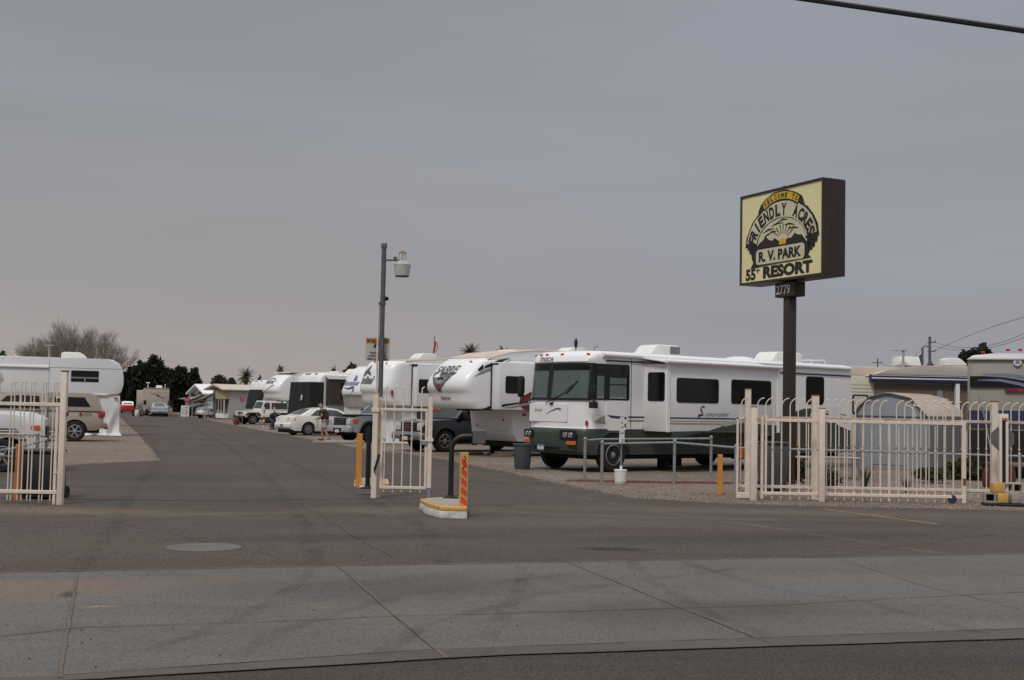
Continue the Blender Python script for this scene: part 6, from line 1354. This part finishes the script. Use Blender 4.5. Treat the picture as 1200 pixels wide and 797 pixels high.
# red and white beach umbrella / canopy stall, bucket, sandwich board, stop sign
g_ = G(149,484); t = thing('small_car', 'bright red small car with white roof at the far left of the lane end', 'car', (g_.x, g_.y, 0), AL)
mb = MB().m('red'); mb.loft([vring(x,a,b_,1.6) for x,a,b_ in ((-1.8,.35,.9),(-1.6,.3,1.0),(0,.3,1.0),(1.6,.3,.85),(1.8,.35,.7))]); mb.build('body', t)
mb = MB().m('white_gel'); mb.loft([vring(x,.98,b_,1.45) for x,b_ in ((-1.6,1.1),(-1.1,1.5),(.3,1.5),(1.0,1.0))]); mb.build('roof', t); mb = MB().m('glass_dark'); mb.box(-1.5,-1.36,-.55,.55,1.05,1.3); mb.build('rear_window', t)
for x_ in (-1.1,1.1):
    for s_ in (1,-1): make_wheel(t, x_, s_*.78, .3, .2, s_, 'alloy')
g_ = G(160.3,488); t = thing('bucket', 'tall white canister standing on the lane before the far motorhome', 'canister', (g_.x, g_.y, 0))
mb = MB().m('sign_white'); mb.lathe([(.18,0),(.2,.03),(.22,.6),(.20,.64),(.06,.68)], (0,0,0), n=14); mb.build('barrel', t); mb = MB().m('black'); mb.box(-.5,-.3,-.1,.1,0,.3,.04,1); mb.box(.3,.62,-.1,.1,0,.25,.04,1); mb.build('base', t)
g_ = G(216.5,488.3); t = thing('sandwich_board', 'white sandwich board with red and black lettering at the lane side', 'sign', (g_.x, g_.y, 0), AS)
mb = MB().m('sign_white'); mb.solid([(-.42,-.25,0),(.42,-.25,0),(.42,-.22,0),(-.42,-.22,0)], [(-.42,-.03,1.2),(.42,-.03,1.2),(.42,0,1.2),(-.42,0,1.2)]); mb.solid([(-.42,.22,0),(.42,.22,0),(.42,.25,0),(-.42,.25,0)], [(-.42,0,1.2),(.42,0,1.2),(.42,.03,1.2),(-.42,.03,1.2)]); mb.build('board', t)
mb = MB(); fr = frame((0,-.14,.6),(1,0,0),(0,.19,1)); 
for i, (mm, w_) in enumerate((('black',.5),('red',.6),('red',.56),('black',.5),('black',.4))):
    mb.m(mm)
    for k_ in range(4): 
        if (i*3+k_)%5: mb.plate([(-.3+k_*.16,.36-i*.18),(-.3+k_*.16+.09,.36-i*.18),(-.3+k_*.16+.09,.45-i*.18),(-.3+k_*.16,.45-i*.18)], fr, .01)
mb.build('lettering', t, smooth=0)
g_ = G(216.5,489); t = thing('stop_sign', 'small red stop sign above the white sandwich board', 'sign', (g_.x, g_.y+.7, 0), AS*.5)
mb = MB().m('red'); zs2 = Zp(217,468.5,g_.y); mb.plate([(.30*math.cos(R(22.5+45*i)), .30*math.sin(R(22.5+45*i))) for i in range(8)], fR(0,-.05,zs2), .01); mb.m('sign_white'); mb.text('STOP', .40, .15, fR(0,-.05,zs2), .02, bold=.02); mb.build('plate', t, smooth=0); mb = MB().m('galv'); mb.tube([(0,0,0),(0,0,zs2+.3)], .03, 6); mb.build('post', t)
# golf cart
g_ = G(246,490.5); t = thing('golf_cart', 'small white golf cart parked before the tan park home', 'golf cart', (g_.x, g_.y, 0), RV)
mb = MB().m('car_white'); mb.prism_y([(-1.1,.35),(1.15,.35),(1.25,.6),(1.0,.85),(.5,.8),(.35,.4),(-.1,.42),(-.2,.75),(-1.0,.8),(-1.15,.6)], -.58, .58, .05, 2); mb.build('body', t)
mb = MB().m('black'); mb.box(-.75,-.2,-.5,.5,.75,.9,.05,2); mb.box(-.85,-.7,-.5,.5,.85,1.25,.04,2); mb.build('seat', t)
mb = MB().m('plastic_white'); mb.box(-1.0,.75,-.6,.6,1.75,1.82,.03,2); mb.build('roof', t); mb = MB().m('black')
for x_, x2 in ((-.9,-.9),(.95,.65)):
    for s_ in (1,-1): mb.tube([(x_,s_*.52,.75),(x2,s_*.52,1.76)], .02, 5)
mb.build('roof_frame', t)
for x_ in (-.8,.85):
    for s_ in (1,-1): make_wheel(t, x_, s_*.58, .22, .18, s_, 'plastic_white', .6, 5)
# red planting bed edge and little flowers / posts by the jeep
strip('red_border', [g2(231,489.2), g2(262,493.5), g2(276,496)], .9, .008, 'red_edging', .05, seed=15)
for (px, py, h, m, lab, cat) in ((277,498,.9,'terracotta','terracotta pot with a dry plant at the verge before the off-roader','plant pot'),):
    g_ = G(px, py); t = thing('plant_pot', lab, cat, (g_.x, g_.y, 0)); mb = MB().m(m); mb.lathe([(.18,0),(.28,.35),(.3,.36)], (0,0,0), n=14); mb.build('pot', t)
    mb = MB().m('dead_frond'); rr = random.Random(2)
    for k_ in range(26): a = rr.uniform(0,6.28); q = rr.uniform(.1,.4); mb.tube([(0,0,.3),(q*.6*math.cos(a),q*.6*math.sin(a),.6),(q*math.cos(a),q*math.sin(a),.5+rr.uniform(0,.4))], .012, 3)
    mb.build('foliage', t, smooth=0)
for i, (px, lab) in enumerate(((309,'red-white striped stake left of the crouching worker'),(317.5,'red-white striped stake directly behind the crouching worker'))):
    g_ = G(px, 502); t = thing('striped_stake', lab, 'stake', (g_.x, g_.y+i, 0), 0, 'red and white striped stakes')
    mb = MB()
    for k_ in range(8): mb.m('red_dull' if k_ % 2 else 'sign_white'); mb.tube([(0,0,k_*.2),(0,0,k_*.2+.2)], .045, 7)
    mb.build('stake', t)
g_ = G(288,480); t = thing('pinwheel', 'pink garden pinwheel on a rod beside the white off-roader', 'pinwheel', (X(284.5,90,470), 90, 0))
zz = Zp(284.5,468,90); mb = MB().m('galv'); mb.tube([(0,0,0),(0,0,zz)], .02, 5); mb.build('rod', t); mb = MB().m('flower_pink')
for k_ in range(6): a = R(k_*60); mb.solid([(0,-.04,zz),(.26*math.cos(a),-.06,zz+.26*math.sin(a)),(.24*math.cos(a+.7),-.02,zz+.24*math.sin(a+.7))], [(0,.0,zz),(.26*math.cos(a),-.03,zz+.26*math.sin(a)),(.24*math.cos(a+.7),.02,zz+.24*math.sin(a+.7))])
mb.build('vane', t)
# ------------------------------------------------------------------ flags, poles and wires
Yq = 75; xq = X(509,Yq,400); t = thing('flag_pole', 'thin pole with a furled red and white flag above the round-nosed trailer roofs', 'flag', (xq, Yq, 0))
zt = Zp(509,394.5,Yq); mb = MB().m('grey_pole'); mb.tube([(0,0,0),(0,0,zt)], .03, 6); mb.build('pole', t)
mb = MB()
for k_ in range(7):
    mb.m('flag_red' if k_ % 2 == 0 else 'sign_white'); u0 = k_*.055
    mb.solid([(u0-.12,.02*math.sin(k_*2),zt-1.25+.08*k_),(u0-.07,.02*math.sin(k_*2+1),zt-1.22+.08*k_),(u0*.4+.05,0,zt-.32),(u0*.4+.0,0,zt-.30)], [(u0-.12,.04+.02*math.sin(k_*2),zt-1.25+.08*k_),(u0-.07,.04+.02*math.sin(k_*2+1),zt-1.22+.08*k_),(u0*.4+.05,.03,zt-.32),(u0*.4+.0,.03,zt-.30)])
mb.m('flag_red'); mb.solid([(-.02,-.02,zt-.55),(.12,-.02,zt-.6),(.12,-.02,zt-.3),(-.02,-.02,zt-.28)], [(-.02,.05,zt-.55),(.12,.05,zt-.6),(.12,.05,zt-.3),(-.02,.05,zt-.28)]); mb.build('flag', t)
Yq = 62; xq = X(1081,Yq,420); t = thing('flag_pole', 'pole with a dark blue drooping flag over the cream trailer roof', 'flag', (xq, Yq, 0))
zt = Zp(1081,407,Yq); mb = MB().m('grey_pole'); mb.tube([(0,0,0),(0,0,zt)], .055, 8); mb.tube([(0,0,zt-.05),(.12,0,zt+.08),(.40,0,zt+.04)], .035, 6); mb.build('pole', t)
mb = MB().m('blue_decal'); za = Zp(1078,415,Yq); zb_ = Zp(1070,426,Yq); mb.solid([(-.02,0,za),(-.12,0,za-.05),(-.42,.05,zb_),(-.05,.02,zb_-.02)], [(-.02,.05,za),(-.12,.05,za-.05),(-.42,.10,zb_),(-.05,.07,zb_-.02)]); mb.m('flag_red'); mb.box(-.12,-.03,0,.05,zb_-.22,zb_-.05); mb.build('flag', t)
def upole(px, Y, pytop, arms, label, r=.14):
    x = X(px, Y, 430); zt = Zp(px, pytop, Y); t = thing('utility_pole', label, 'utility pole', (x, Y, 0), 0, 'distant utility poles')
    mb = MB().m('grey_pole'); mb.lathe([(r*1.3,0),(r,zt)], (0,0,0), n=8); mb.build('pole', t)
    for (py, l, rr_) in arms: z = Zp(px, py, Y); mb = MB().m('grey_pole'); mb.tube([(-l,0,z-.02),(rr_,0,z)], .07, 5); mb.lathe([(.06,0),(.06,.2)], (rr_,0,z), n=6); mb.build('crossarm', t)
    return Vector((x, Y, zt))
pA = upole(1089.5, 130, 394.5, ((401,.2,.6*1.0),(411.5,.2,.55)), 'tall grey utility pole with two short arms between the trees and cream trailer')
pB = upole(1028.5, 190, 420, ((425,.8,.6),), 'small far utility pole rising over the cream trailer roof', .1)
def wire(a, b_, sag, r, label, name='power_line', cat='power line', grp='thin overhead power lines', m='grey_pole', n=30):
    mb = MB().m(m); a, b_ = Vector(a), Vector(b_); mb.tube([a.lerp(b_, i/n)-Vector((0,0,sag*4*(i/n)*(1-i/n))) for i in range(n+1)], r, 6)
    o = mb.build(name); tag(o, label, cat, grp); return o
wire(P(1095,401,130), P(1290,330,90), 2.2, .022, 'upper thin wire rising right from the tall utility pole')
wire(P(1095,405.5,130), P(1290,344,90), 1.8, .022, 'middle thin wire rising right from the tall utility pole')
wire(P(1095,411.5,130), P(1290,352,90), -.6, .022, 'lowest thin wire rising right from the tall utility pole')
wire(P(1032,425,190), P(1087,401,130), 1.5, .018, 'faint wire between the two distant utility poles')
ca, cb = P(728,-32.5,11.5), P(1400,65,9.5)
wire(ca-(cb-ca)*5, cb+(cb-ca)*5, .0, .024, 'thick black cable crossing the top right corner of the sky', 'overhead_cable', 'cable', None, 'cable')
# ------------------------------------------------------------------ trees and plants
def leafmesh(mb, blobs, n, s, rr, squash=.8, ragged=.25):
    tot = sum(b_[3]*b_[4]*b_[5] for b_ in blobs)
    for (cx, cy, cz, rx, ry, rz) in blobs:
        for i in range(int(n*rx*ry*rz/tot)):
            d = Vector((rr.gauss(0,1), rr.gauss(0,1), rr.gauss(0,1))).normalized(); q = rr.uniform(.45, 1)**.5*(1+.28*math.sin(d.x*5+cx*3)*math.sin(d.z*6+cz)+rr.uniform(-ragged, ragged)*.6)
            c_ = Vector((cx+d.x*rx*q, cy+d.y*ry*q, cz+d.z*rz*q)); u = Vector((rr.uniform(-1,1), rr.uniform(-1,1), rr.uniform(-1,1))).normalized(); v = u.orthogonal().normalized()
            v = Matrix.Rotation(rr.uniform(0,6.28), 3, u) @ v; ss = s*rr.uniform(.5,1.3)
            mb.f([mb.v(c_+u*ss), mb.v(c_+v*ss*.45), mb.v(c_-u*ss), mb.v(c_-v*ss*.45)])
def tree(px, Y, pytop, wpx, label, leaf='leaf_dark', n=5000, s=.3, grp='dark trees beyond the end of the lane', seed=0, base=.12, nb=9, name='tree', rnd=False):
    rr = random.Random(seed); x = X(px, Y, 450); H_ = Zp(px, pytop, Y); w_ = wpx/FPX*Y/2
    t = thing(name, label, 'tree', (x, Y, 0), 0, grp)
    mb = MB().m('bark'); mb.tube([(0,0,0),(.1,0,H_*.35),(0,.1,H_*.7)], [H_*.035,H_*.025,H_*.008], 7)
    for k_ in range(6): a = rr.uniform(0,6.28); mb.tube([(0,0,H_*.25+k_*H_*.06),(w_*.4*math.cos(a),w_*.4*math.sin(a),H_*.5+k_*H_*.05)], [H_*.012,H_*.004], 5)
    mb.build('trunk', t)
    blobs = [(0,0,H_*(base+.5)*.9,w_*.72,w_*.72,H_*(.45))]
    for k_ in range(nb):
        a = rr.uniform(0,6.28); q = rr.uniform(.35,.75)*w_; zz = H_*rr.uniform(base+.18,.80); r_ = w_*rr.uniform(.25,.42); blobs.append((q*math.cos(a),q*math.sin(a),zz,r_,r_,r_*rr.uniform(.9,1.3)))
    blobs.append((rr.uniform(-.15,.15)*w_,0,H_*.82,w_*.34,w_*.34,H_*.17))
    if rnd: blobs = [(w_*a*.62, 0, H_*(b-.02), w_*.42, w_*.42, H_*.13) for a, b in ((-.9,.62),(-.5,.78),(0,.86),(.5,.80),(.95,.66),(0,.6),(-.4,.5),(.4,.5))]
    mb = MB().m(leaf); leafmesh(mb, blobs, n, s, rr); mb.build('crown', t, smooth=0); return t
for i, (px, Y, pt, w_, lab) in enumerate(((152,185,430,30,'rounded dark tree at the left end of the dark row'),(166,180,424,32,'dark tree second from the left end of the dark row'),(181,188,417,36,'tallest pointed tree of the dark row'),(197,196,432,26,'lower dark tree just right of the tallest pointed one'),(211,182,430,30,'dark tree second from the right end of the dark row'),(225,185,432.5,26,'dark round tree at the right end of the dark row'),(190,210,436,70,'broad low dark tree filling the back of the dark row'))):
    tree(px, Y, pt, w_, lab, n=5500, s=.42, seed=20+i, base=.05)
tree(257, 170, 438, 26, 'small greyish green tree left of the middle palm', 'leaf_mid', 2500, .28, seed=31, rnd=True)
tree(271, 175, 441, 16, 'reddish brown bare-looking tree beside the middle palm', 'leaf_rust', 1500, .22, seed=32, rnd=True)
tree(303, 165, 443.5, 9, 'tiny dark treetop showing over the white capped motorhome', 'leaf_dark', 700, .25, seed=33)
tree(413, 160, 424, 28, 'green treetop rising between white trailer roofs', 'leaf_mid', 2600, .28, seed=34, rnd=True)
tree(390, 165, 431, 10, 'small pale treetop over the motorhome with the dark cover', 'leaf_mid', 700, .3, seed=35)
tree(1148, 150, 402, 56, 'big rounded dark tree behind the coach at right', 'leaf_dark', 8000, .30, grp='trees beyond the cream trailer', seed=41, base=.0, rnd=True)
tree(1128, 155, 409, 26, 'left lobe tree of the big dark group behind the coach', 'leaf_dark', 3500, .30, grp='trees beyond the cream trailer', seed=42, base=.0, rnd=True)
tree(1108, 170, 424, 32, 'low dark tree just right of the tall utility pole', 'leaf_dark', 3000, .30, grp='trees beyond the cream trailer', seed=43, base=.0, rnd=True)
tree(1090, 172, 422, 18, 'low dark tree behind the tall utility pole', 'leaf_dark', 2000, .30, grp='trees beyond the cream trailer', seed=44, base=.0, rnd=True)
tree(2, 90, 409, 20, 'small green treetop at the left edge over the white trailer roof', 'leaf_mid', 1500, .16, rnd=True, grp='treetops over the left trailer', seed=45)
tree(46, 100, 408, 18, 'brownish green treetop inside the bare tree over the left trailer', 'palm_leaf', 1300, .16, rnd=True, grp='treetops over the left trailer', seed=46)
def palm(px, Y, pytop, wpx, label, seed=0, n=22):
    n = int(n*1.8); wpx *= 1.25
    rr = random.Random(seed); x = X(px, Y, 450); H_ = Zp(px, pytop, Y); w_ = wpx/FPX*Y/2; hc = H_-w_*.75
    t = thing('palm_tree', label, 'palm tree', (x, Y, 0), 0, 'palms over the trailer roofs')
    mb = MB().m('bark'); mb.tube([(0,0,0),(.08,0,hc*.5),(0,0,hc)], [.28,.2,.22], 8); mb.build('trunk', t)
    mb = MB().m('palm_leaf')
    for k_ in range(n):
        a = rr.uniform(0,6.28); el = rr.uniform(-.55,1.35); L_ = w_*rr.uniform(.8,1.1); d = Vector((math.cos(a)*math.cos(el), math.sin(a)*math.cos(el), math.sin(el))); p = Vector((0,0,hc)); pts = [p.copy()]
        for q in range(6): d = (d+Vector((0,0,-.13))).normalized(); p = p+d*L_/6; pts.append(p.copy())
        for q in range(1, 7):
            sd_ = d.cross(Vector((0,0,1))).normalized() if abs(d.z) < .99 else Vector((1,0,0)); c0, c1 = pts[q-1], pts[q]; lw = L_*.26*(1.1-abs(q-3)*.22)
            for s_ in (-1,1):
                for h_ in (0,.5):
                    b0 = c0.lerp(c1, h_); b1 = c0.lerp(c1, h_+.32); tip = b1+sd_*s_*lw+Vector((0,0,-lw*.4)); mb.f([mb.v(b0), mb.v(b1), mb.v(tip)])
    mb.build('crown', t, smooth=0); mb = MB().m('dead_frond'); mb.lathe([(.2,-w_*.7),(.3,-w_*.4),(.34,-.1),(.2,.05)], (0,0,hc), n=9); mb.build('skirt', t); return t
palm(288,150,431.5,22,'palm with spread fronds over the small park homes',1,30); palm(328,140,428,11,'small palm above the raked white trailer nose',2,24)
palm(551,110,403,24,'palm above the shield-badged trailer roof',3,34); palm(588,118,406,16,'low palm above the arched roof just right of its neighbour',4,24)
# bare spreading tree
rr = random.Random(12); Yt = 78; xt = X(86,Yt,420); t = thing('bare_tree', 'leafless tree with a fan of upright twigs above the white trailer roof', 'tree', (xt, Yt, 0))
mb = MB().m('twig'); mbt = MB().m('bark'); mbt.tube([(0,0,0),(0,0,1.7)], [.35,.26], 9); mbt.build('trunk', t)
def grow(p, d, l, r, k_):
    q = p+d*l*.5+Vector((rr.uniform(-.05,.05),rr.uniform(-.05,.05),0))*l; e = p+d*l; mb.tube([p, q, e], [r, r*.85, r*.7], 5 if k_ < 2 else 3, cap=False)
    if k_ >= 5: return
    for i in range(3 if k_ < 3 else 4):
        nd_ = (d+Vector((rr.uniform(-.5,.5), rr.uniform(-.5,.5), rr.uniform(-.05,.38)))).normalized()
        grow(p+d*l*rr.uniform(.55,1) if i else e, nd_, l*rr.uniform(.66,.80), r*.56, k_+1)
for k_ in range(20):
    a = k_*.33+rr.uniform(-.2,.2); el = rr.uniform(.50,1.2); grow(Vector((0,0,1.6)), Vector((math.cos(a)*math.cos(el)*1.1, math.sin(a)*math.cos(el), math.sin(el))).normalized(), rr.uniform(1.5,1.8), .075, 0)
mb.build('crown', t, smooth=0)
# low planting behind the right fence
def shrub(px, py, w_, h_, label, leaf='leaf_mid', n=900, s=.06, seed=0, name='shrub', grp='low plants behind the fence'):
    g_ = G(px, py); rr = random.Random(seed); t = thing(name, label, 'plant', (g_.x, g_.y, 0), 0, grp)
    mb = MB().m('bark'); [mb.tube([(0,0,0),(rr.uniform(-.4,.4)*w_,rr.uniform(-.3,.3)*w_,h_*.7)], .012, 4) for _ in range(6)]; mb.build('stem', t)
    blobs = [(rr.uniform(-.3,.3)*w_,rr.uniform(-.2,.2)*w_,h_*rr.uniform(.35,.6),w_*.28,w_*.25,h_*.36) for _ in range(5)]
    mb = MB().m(leaf); leafmesh(mb, blobs, n, s, rr); mb.build('foliage', t, smooth=0); return t
shrub(1126,562,1.3,.6,'dense dark green shrub at the right end of the shed',seed=1,n=2200)
shrub(1146,563,.8,.7,'dark leafy shrub between the shed and the round cactus',seed=2,n=1200)
shrub(1094,566,.9,.42,'low green shrub in front of the shed side wall',seed=3,n=800)
shrub(967,573,.6,.5,'small dark bush beside the middle fence post',seed=4,n=600)
shrub(935,566,.5,.75,'narrow green bush immediately right of the sign pole',seed=5,n=600)
shrub(910,566,.8,.7,'dark bush immediately left of the sign pole','leaf_dark',seed=6,n=700)
for (px, h_, lab) in ((1157,.50,'reddish barrel cactus left of the stop sign post'),(1184,.58,'taller reddish barrel cactus right of the stop sign post')):
    g_ = G(px,571); mb = MB().m('cactus'); rings = []
    for i in range(9):
        a = i/8; z = h_*a; r = .115*math.sin(math.pi*min(1,.18+.80*a))**.5
        rings.append([(r*(1+.10*math.cos(14*2*math.pi*q/56))*math.cos(2*math.pi*q/56), r*(1+.10*math.cos(14*2*math.pi*q/56))*math.sin(2*math.pi*q/56), z) for q in range(56)])
    mb.loft(rings); o = mb.build('barrel_cactus'); o.location = (g_.x,g_.y,0); tag(o, lab, 'cactus', 'barrel cacti')
for (px, py, h_, lab) in ((1014,574,.6,'tall thin agave-like plant before the shed door'),(1062,578,.35,'small spiky rosette plant before the shed')):
    g_ = G(px,py); rr = random.Random(px); mb = MB().m('leaf_mid')
    for k_ in range(24): a = rr.uniform(0,6.28); l = h_*rr.uniform(.6,1); q = rr.uniform(.1,.5)*l; mb.tube([(0,0,0),(q*.5*math.cos(a),q*.5*math.sin(a),l*.6),(q*math.cos(a),q*math.sin(a),l)], [.014,.012,.002], 4)
    o = mb.build('spiky_plant'); o.location = (g_.x,g_.y,0); tag(o, lab, 'plant', 'low plants behind the fence')
# wheelie bin and small bench behind the fence near the sign pole
bin_('wheelie_bin', 905, 575, 1.02, .55, .6, 'dark blue-grey wheelie bin standing behind the fence left of the sign pole', 'can_grey', 'bin', R(10))
g_ = G(963,560); t = thing('folding_table', 'low cream folding table seen through the fence beyond the sign pole', 'table', (g_.x,g_.y,0))
mb = MB().m('roof_beige'); mb.box(-1.0,1.0,-.35,.35,.52,.56,.01,1); mb.build('tabletop', t)
for x_ in (-.9,.9):
    for y_ in (-.3,.3): mb = MB().m('lamp_metal'); mb.tube([(x_,y_,0),(x_,y_,.53)], .02, 6); mb.build('leg', t)
# ------------------------------------------------------------------ people
def skinned(name, verts, edges, radii, m, parent=None, sub=2):
    me = bpy.data.meshes.new(name); me.from_pydata([Vector(v) for v in verts], edges, []); o = bpy.data.objects.new(name, me); C.objects.link(o)
    o.modifiers.new('s', 'SKIN'); sv = me.skin_vertices[0].data
    for i, r in enumerate(radii): sv[i].radius = (r, r) if not isinstance(r, tuple) else r
    sv[0].use_root = True; md = o.modifiers.new('d', 'SUBSURF'); md.levels = sub; md.render_levels = sub
    nm = bpy.data.meshes.new_from_object(o.evaluated_get(bpy.context.evaluated_depsgraph_get())); bpy.data.objects.remove(o)
    nm.materials.clear(); nm.materials.append(M[m]); nm.polygons.foreach_set('use_smooth', [True]*len(nm.polygons)); o = bpy.data.objects.new(name, nm); C.objects.link(o)
    for p in nm.polygons: p.material_index = 0
    if parent: o.parent = parent
    return o
def person(label, loc, heading, J, top, legs, hair='hair', shoes='shoe', sleeve=.5, trouser=.45):
    """J: joint positions with +x = facing direction"""
    o = None; names = list(J); V = [J[k_] for k_ in names]; ix = {k_: i for i, k_ in enumerate(names)}
    rad = dict(pelvis=.13, chest=.145, neck=.055, head0=.075, head=.095, crown=.07, lsh=.07, rsh=.07, lel=.043, rel=.043, lwr=.03, rwr=.03, lhip=.095, rhip=.095, lkn=.06, rkn=.06, lan=.04, ran=.04, ltoe=.035, rtoe=.035, belly=.14)
    E_ = [('pelvis','belly'),('belly','chest'),('chest','neck'),('neck','head0'),('head0','head'),('head','crown'),('chest','lsh'),('lsh','lel'),('lel','lwr'),('chest','rsh'),('rsh','rel'),('rel','rwr'),('pelvis','lhip'),('lhip','lkn'),('lkn','lan'),('lan','ltoe'),('pelvis','rhip'),('rhip','rkn'),('rkn','ran'),('ran','rtoe')]
    b_ = skinned('person', V, [(ix[a], ix[c_]) for a, c_ in E_], [rad[k_] for k_ in names], 'skin')
    b_.location = loc; b_.rotation_euler = (0,0,heading); tag(b_, label, 'person')
    Jv = {k_: Vector(v) for k_, v in J.items()}
    ce = lambda a, c_, f_: Jv[a].lerp(Jv[c_], f_)
    V = [Jv['pelvis'],Jv['belly'],Jv['chest'],Jv['neck'].lerp(Jv['chest'],.4),Jv['lsh'],ce('lsh','lel',sleeve),Jv['rsh'],ce('rsh','rel',sleeve)]
    skinned('shirt', V, [(0,1),(1,2),(2,3),(2,4),(4,5),(2,6),(6,7)], [.19,.21,.22,.09,.13,.105,.13,.105], top, b_)
    V = [Jv['pelvis']+Vector((0,0,.06)),Jv['lhip'],ce('lhip','lkn',.5),ce('lhip','lkn',trouser*2 if trouser < .5 else 1),Jv['rhip'],ce('rhip','rkn',.5),ce('rhip','rkn',trouser*2 if trouser < .5 else 1)]; E2 = [(0,1),(1,2),(2,3),(0,4),(4,5),(5,6)]; r2 = [.175,.15,.13,.125,.15,.13,.125]
    if trouser >= .5:
        V += [ce('lkn','lan',.93), ce('rkn','ran',.93)]; E2 += [(3,7),(6,8)]; r2 += [.065,.065]
    skinned('trousers' if trouser >= .5 else 'shorts', V, E2, r2, legs, b_)
    for s_ in 'lr':
        skinned('shoe', [Jv[s_+'an']+Vector((-.04,0,-.03)), Jv[s_+'an'].lerp(Jv[s_+'toe'],.6)+Vector((0,0,-.02)), Jv[s_+'toe']+Vector((.03,0,0))], [(0,1),(1,2)], [.055,.05,.04], shoes, b_)
    hd = Jv['head']; dd = (Jv['crown']-Jv['head']).normalized()
    skinned('hair', [hd+dd*.02+Vector((-.03,0,.0)), hd+dd*.045+Vector((-.01,0,0)), hd-dd*.03+Vector((-.05,0,0))], [(0,1),(0,2)], [.084,.072,.062], hair, b_)
    # face: eyes, nose, ears as one small mesh on the head
    mb = MB().m('under'); f_ = hd+Vector((.09,0,0))-dd*.01
    for y_ in (-.033,.033): mb.lathe([(.012,-.004),(.010,.006)], f_+Vector((0,y_,.005)), axis=(1,0,0), n=8)
    mb.m('skin'); mb.lathe([(.018,0),(.010,.03)], f_+Vector((-.005,0,-.03)), axis=(1,0,-.2), n=7); mb.m('red_dull'); mb.box(f_.x-.008,f_.x+.002,-.025,.025,f_.z-.066,f_.z-.058)
    for y_ in (-.098,.098): mb.m('skin'); mb.lathe([(.025,-.008),(.03,.0),(.02,.01)], hd+Vector((-.0,y_,-.01)), axis=(0,1,0), n=10)
    fc = mb.build('face', b_)
    for s_ in 'lr':     # hands: palm, four curled fingers and a thumb
        w_, e_ = Jv[s_+'wr'], Jv[s_+'el']; d = (w_-e_).normalized(); sd_ = Vector((0,1,0)); up = d.cross(sd_).normalized(); p = w_+d*.05
        mb = MB().m('skin'); mb.solid([w_+sd_*.03-up*.013,w_-sd_*.03-up*.013,p+d*.04-sd_*.042-up*.012,p+d*.04+sd_*.042-up*.012], [w_+sd_*.03+up*.013,w_-sd_*.03+up*.013,p+d*.04-sd_*.042+up*.012,p+d*.04+sd_*.042+up*.012], .008, 2)
        for k_, l in enumerate((.068,.078,.072,.056)):
            b2_ = p+d*.035+sd_*(.032-.021*k_); mb.tube([b2_, b2_+d*l*.5-up*.008, b2_+d*l*.8-up*.03], [.010,.009,.007], 6)
        b2_ = w_+d*.02+sd_*.03; mb.tube([b2_, b2_+d*.03+sd_*.022-up*.005, b2_+d*.055+sd_*.02-up*.02], [.012,.010,.008], 6); mb.build('hand', b_)
    return b_
# walking man, leaning forward, carrying something flat at his waist (faces image left)
gm = G(381,516.5); hd_ = math.pi-.25
J = dict(pelvis=(0,0,.92), belly=(.05,0,1.08), chest=(.13,0,1.30), neck=(.22,0,1.47), head0=(.26,0,1.53), head=(.30,0,1.60), crown=(.31,0,1.67),
 lsh=(.14,.19,1.38), lel=(.08,.27,1.12), lwr=(.32,.20,1.02), rsh=(.14,-.19,1.38), rel=(.06,-.27,1.12), rwr=(.30,-.18,1.02),
 lhip=(0,.10,.86), lkn=(-.02,.12,.48), lan=(-.28,.12,.10), ltoe=(-.12,.13,.04), rhip=(0,-.10,.86), rkn=(.22,-.11,.49), ran=(.16,-.12,.08), rtoe=(.36,-.13,.04))
pr = person('grey-haired man in dark shirt and pale shorts walking past the white sedan', (gm.x, gm.y, 0), hd_, J, 'shirt', 'shorts', sleeve=.72)
mb = MB().m('lamp_metal'); mb.box(.34,.46,-.22,.22,1.0,1.02,.005,1); o = mb.build('tray'); o.location = (gm.x, gm.y, 0); o.rotation_euler = (0,0,hd_); tag(o, 'small flat tray in the hands of the walking man', 'tray')
gm = G(320,503.5)
J = dict(pelvis=(-.20,0,.72), belly=(-.08,0,.86), chest=(.18,0,.98), neck=(.36,0,1.02), head0=(.43,0,1.0), head=(.50,0,.98), crown=(.56,0,.97),
 lsh=(.20,.19,1.0), lel=(.30,.24,.72), lwr=(.42,.16,.50), rsh=(.20,-.19,1.0), rel=(.30,-.24,.72), rwr=(.42,-.16,.50),
 lhip=(-.20,.11,.68), lkn=(.10,.18,.46), lan=(-.15,.18,.09), ltoe=(.02,.19,.04), rhip=(-.20,-.11,.68), rkn=(.12,-.18,.46), ran=(-.12,-.18,.09), rtoe=(.05,-.19,.04))
person('worker in dark clothes bending down beside the raked white trailer', (gm.x, gm.y, 0), R(-20), J, 'jacket', 'denim', hair='hair_dark', trouser=.6, sleeve=.9)
# small clutter by the trucks: parking kerbs, tool crate
for (px, py, lab) in ((388,520,'pale concrete parking kerb at the feet of the walking man'),(401,519,'low concrete parking kerb before the silver pickup')):
    g_ = G(px, py); mb = MB().m('block_grey'); mb.prism_y([(-.9,0),(.9,0),(.86,.12),(-.86,.12)], -.09, .09, .02, 1); o = mb.build('parking_kerb'); o.location = (g_.x+.1,g_.y,0); o.rotation_euler = (0,0,R(8)); tag(o, lab, 'parking kerb', 'concrete parking kerbs')
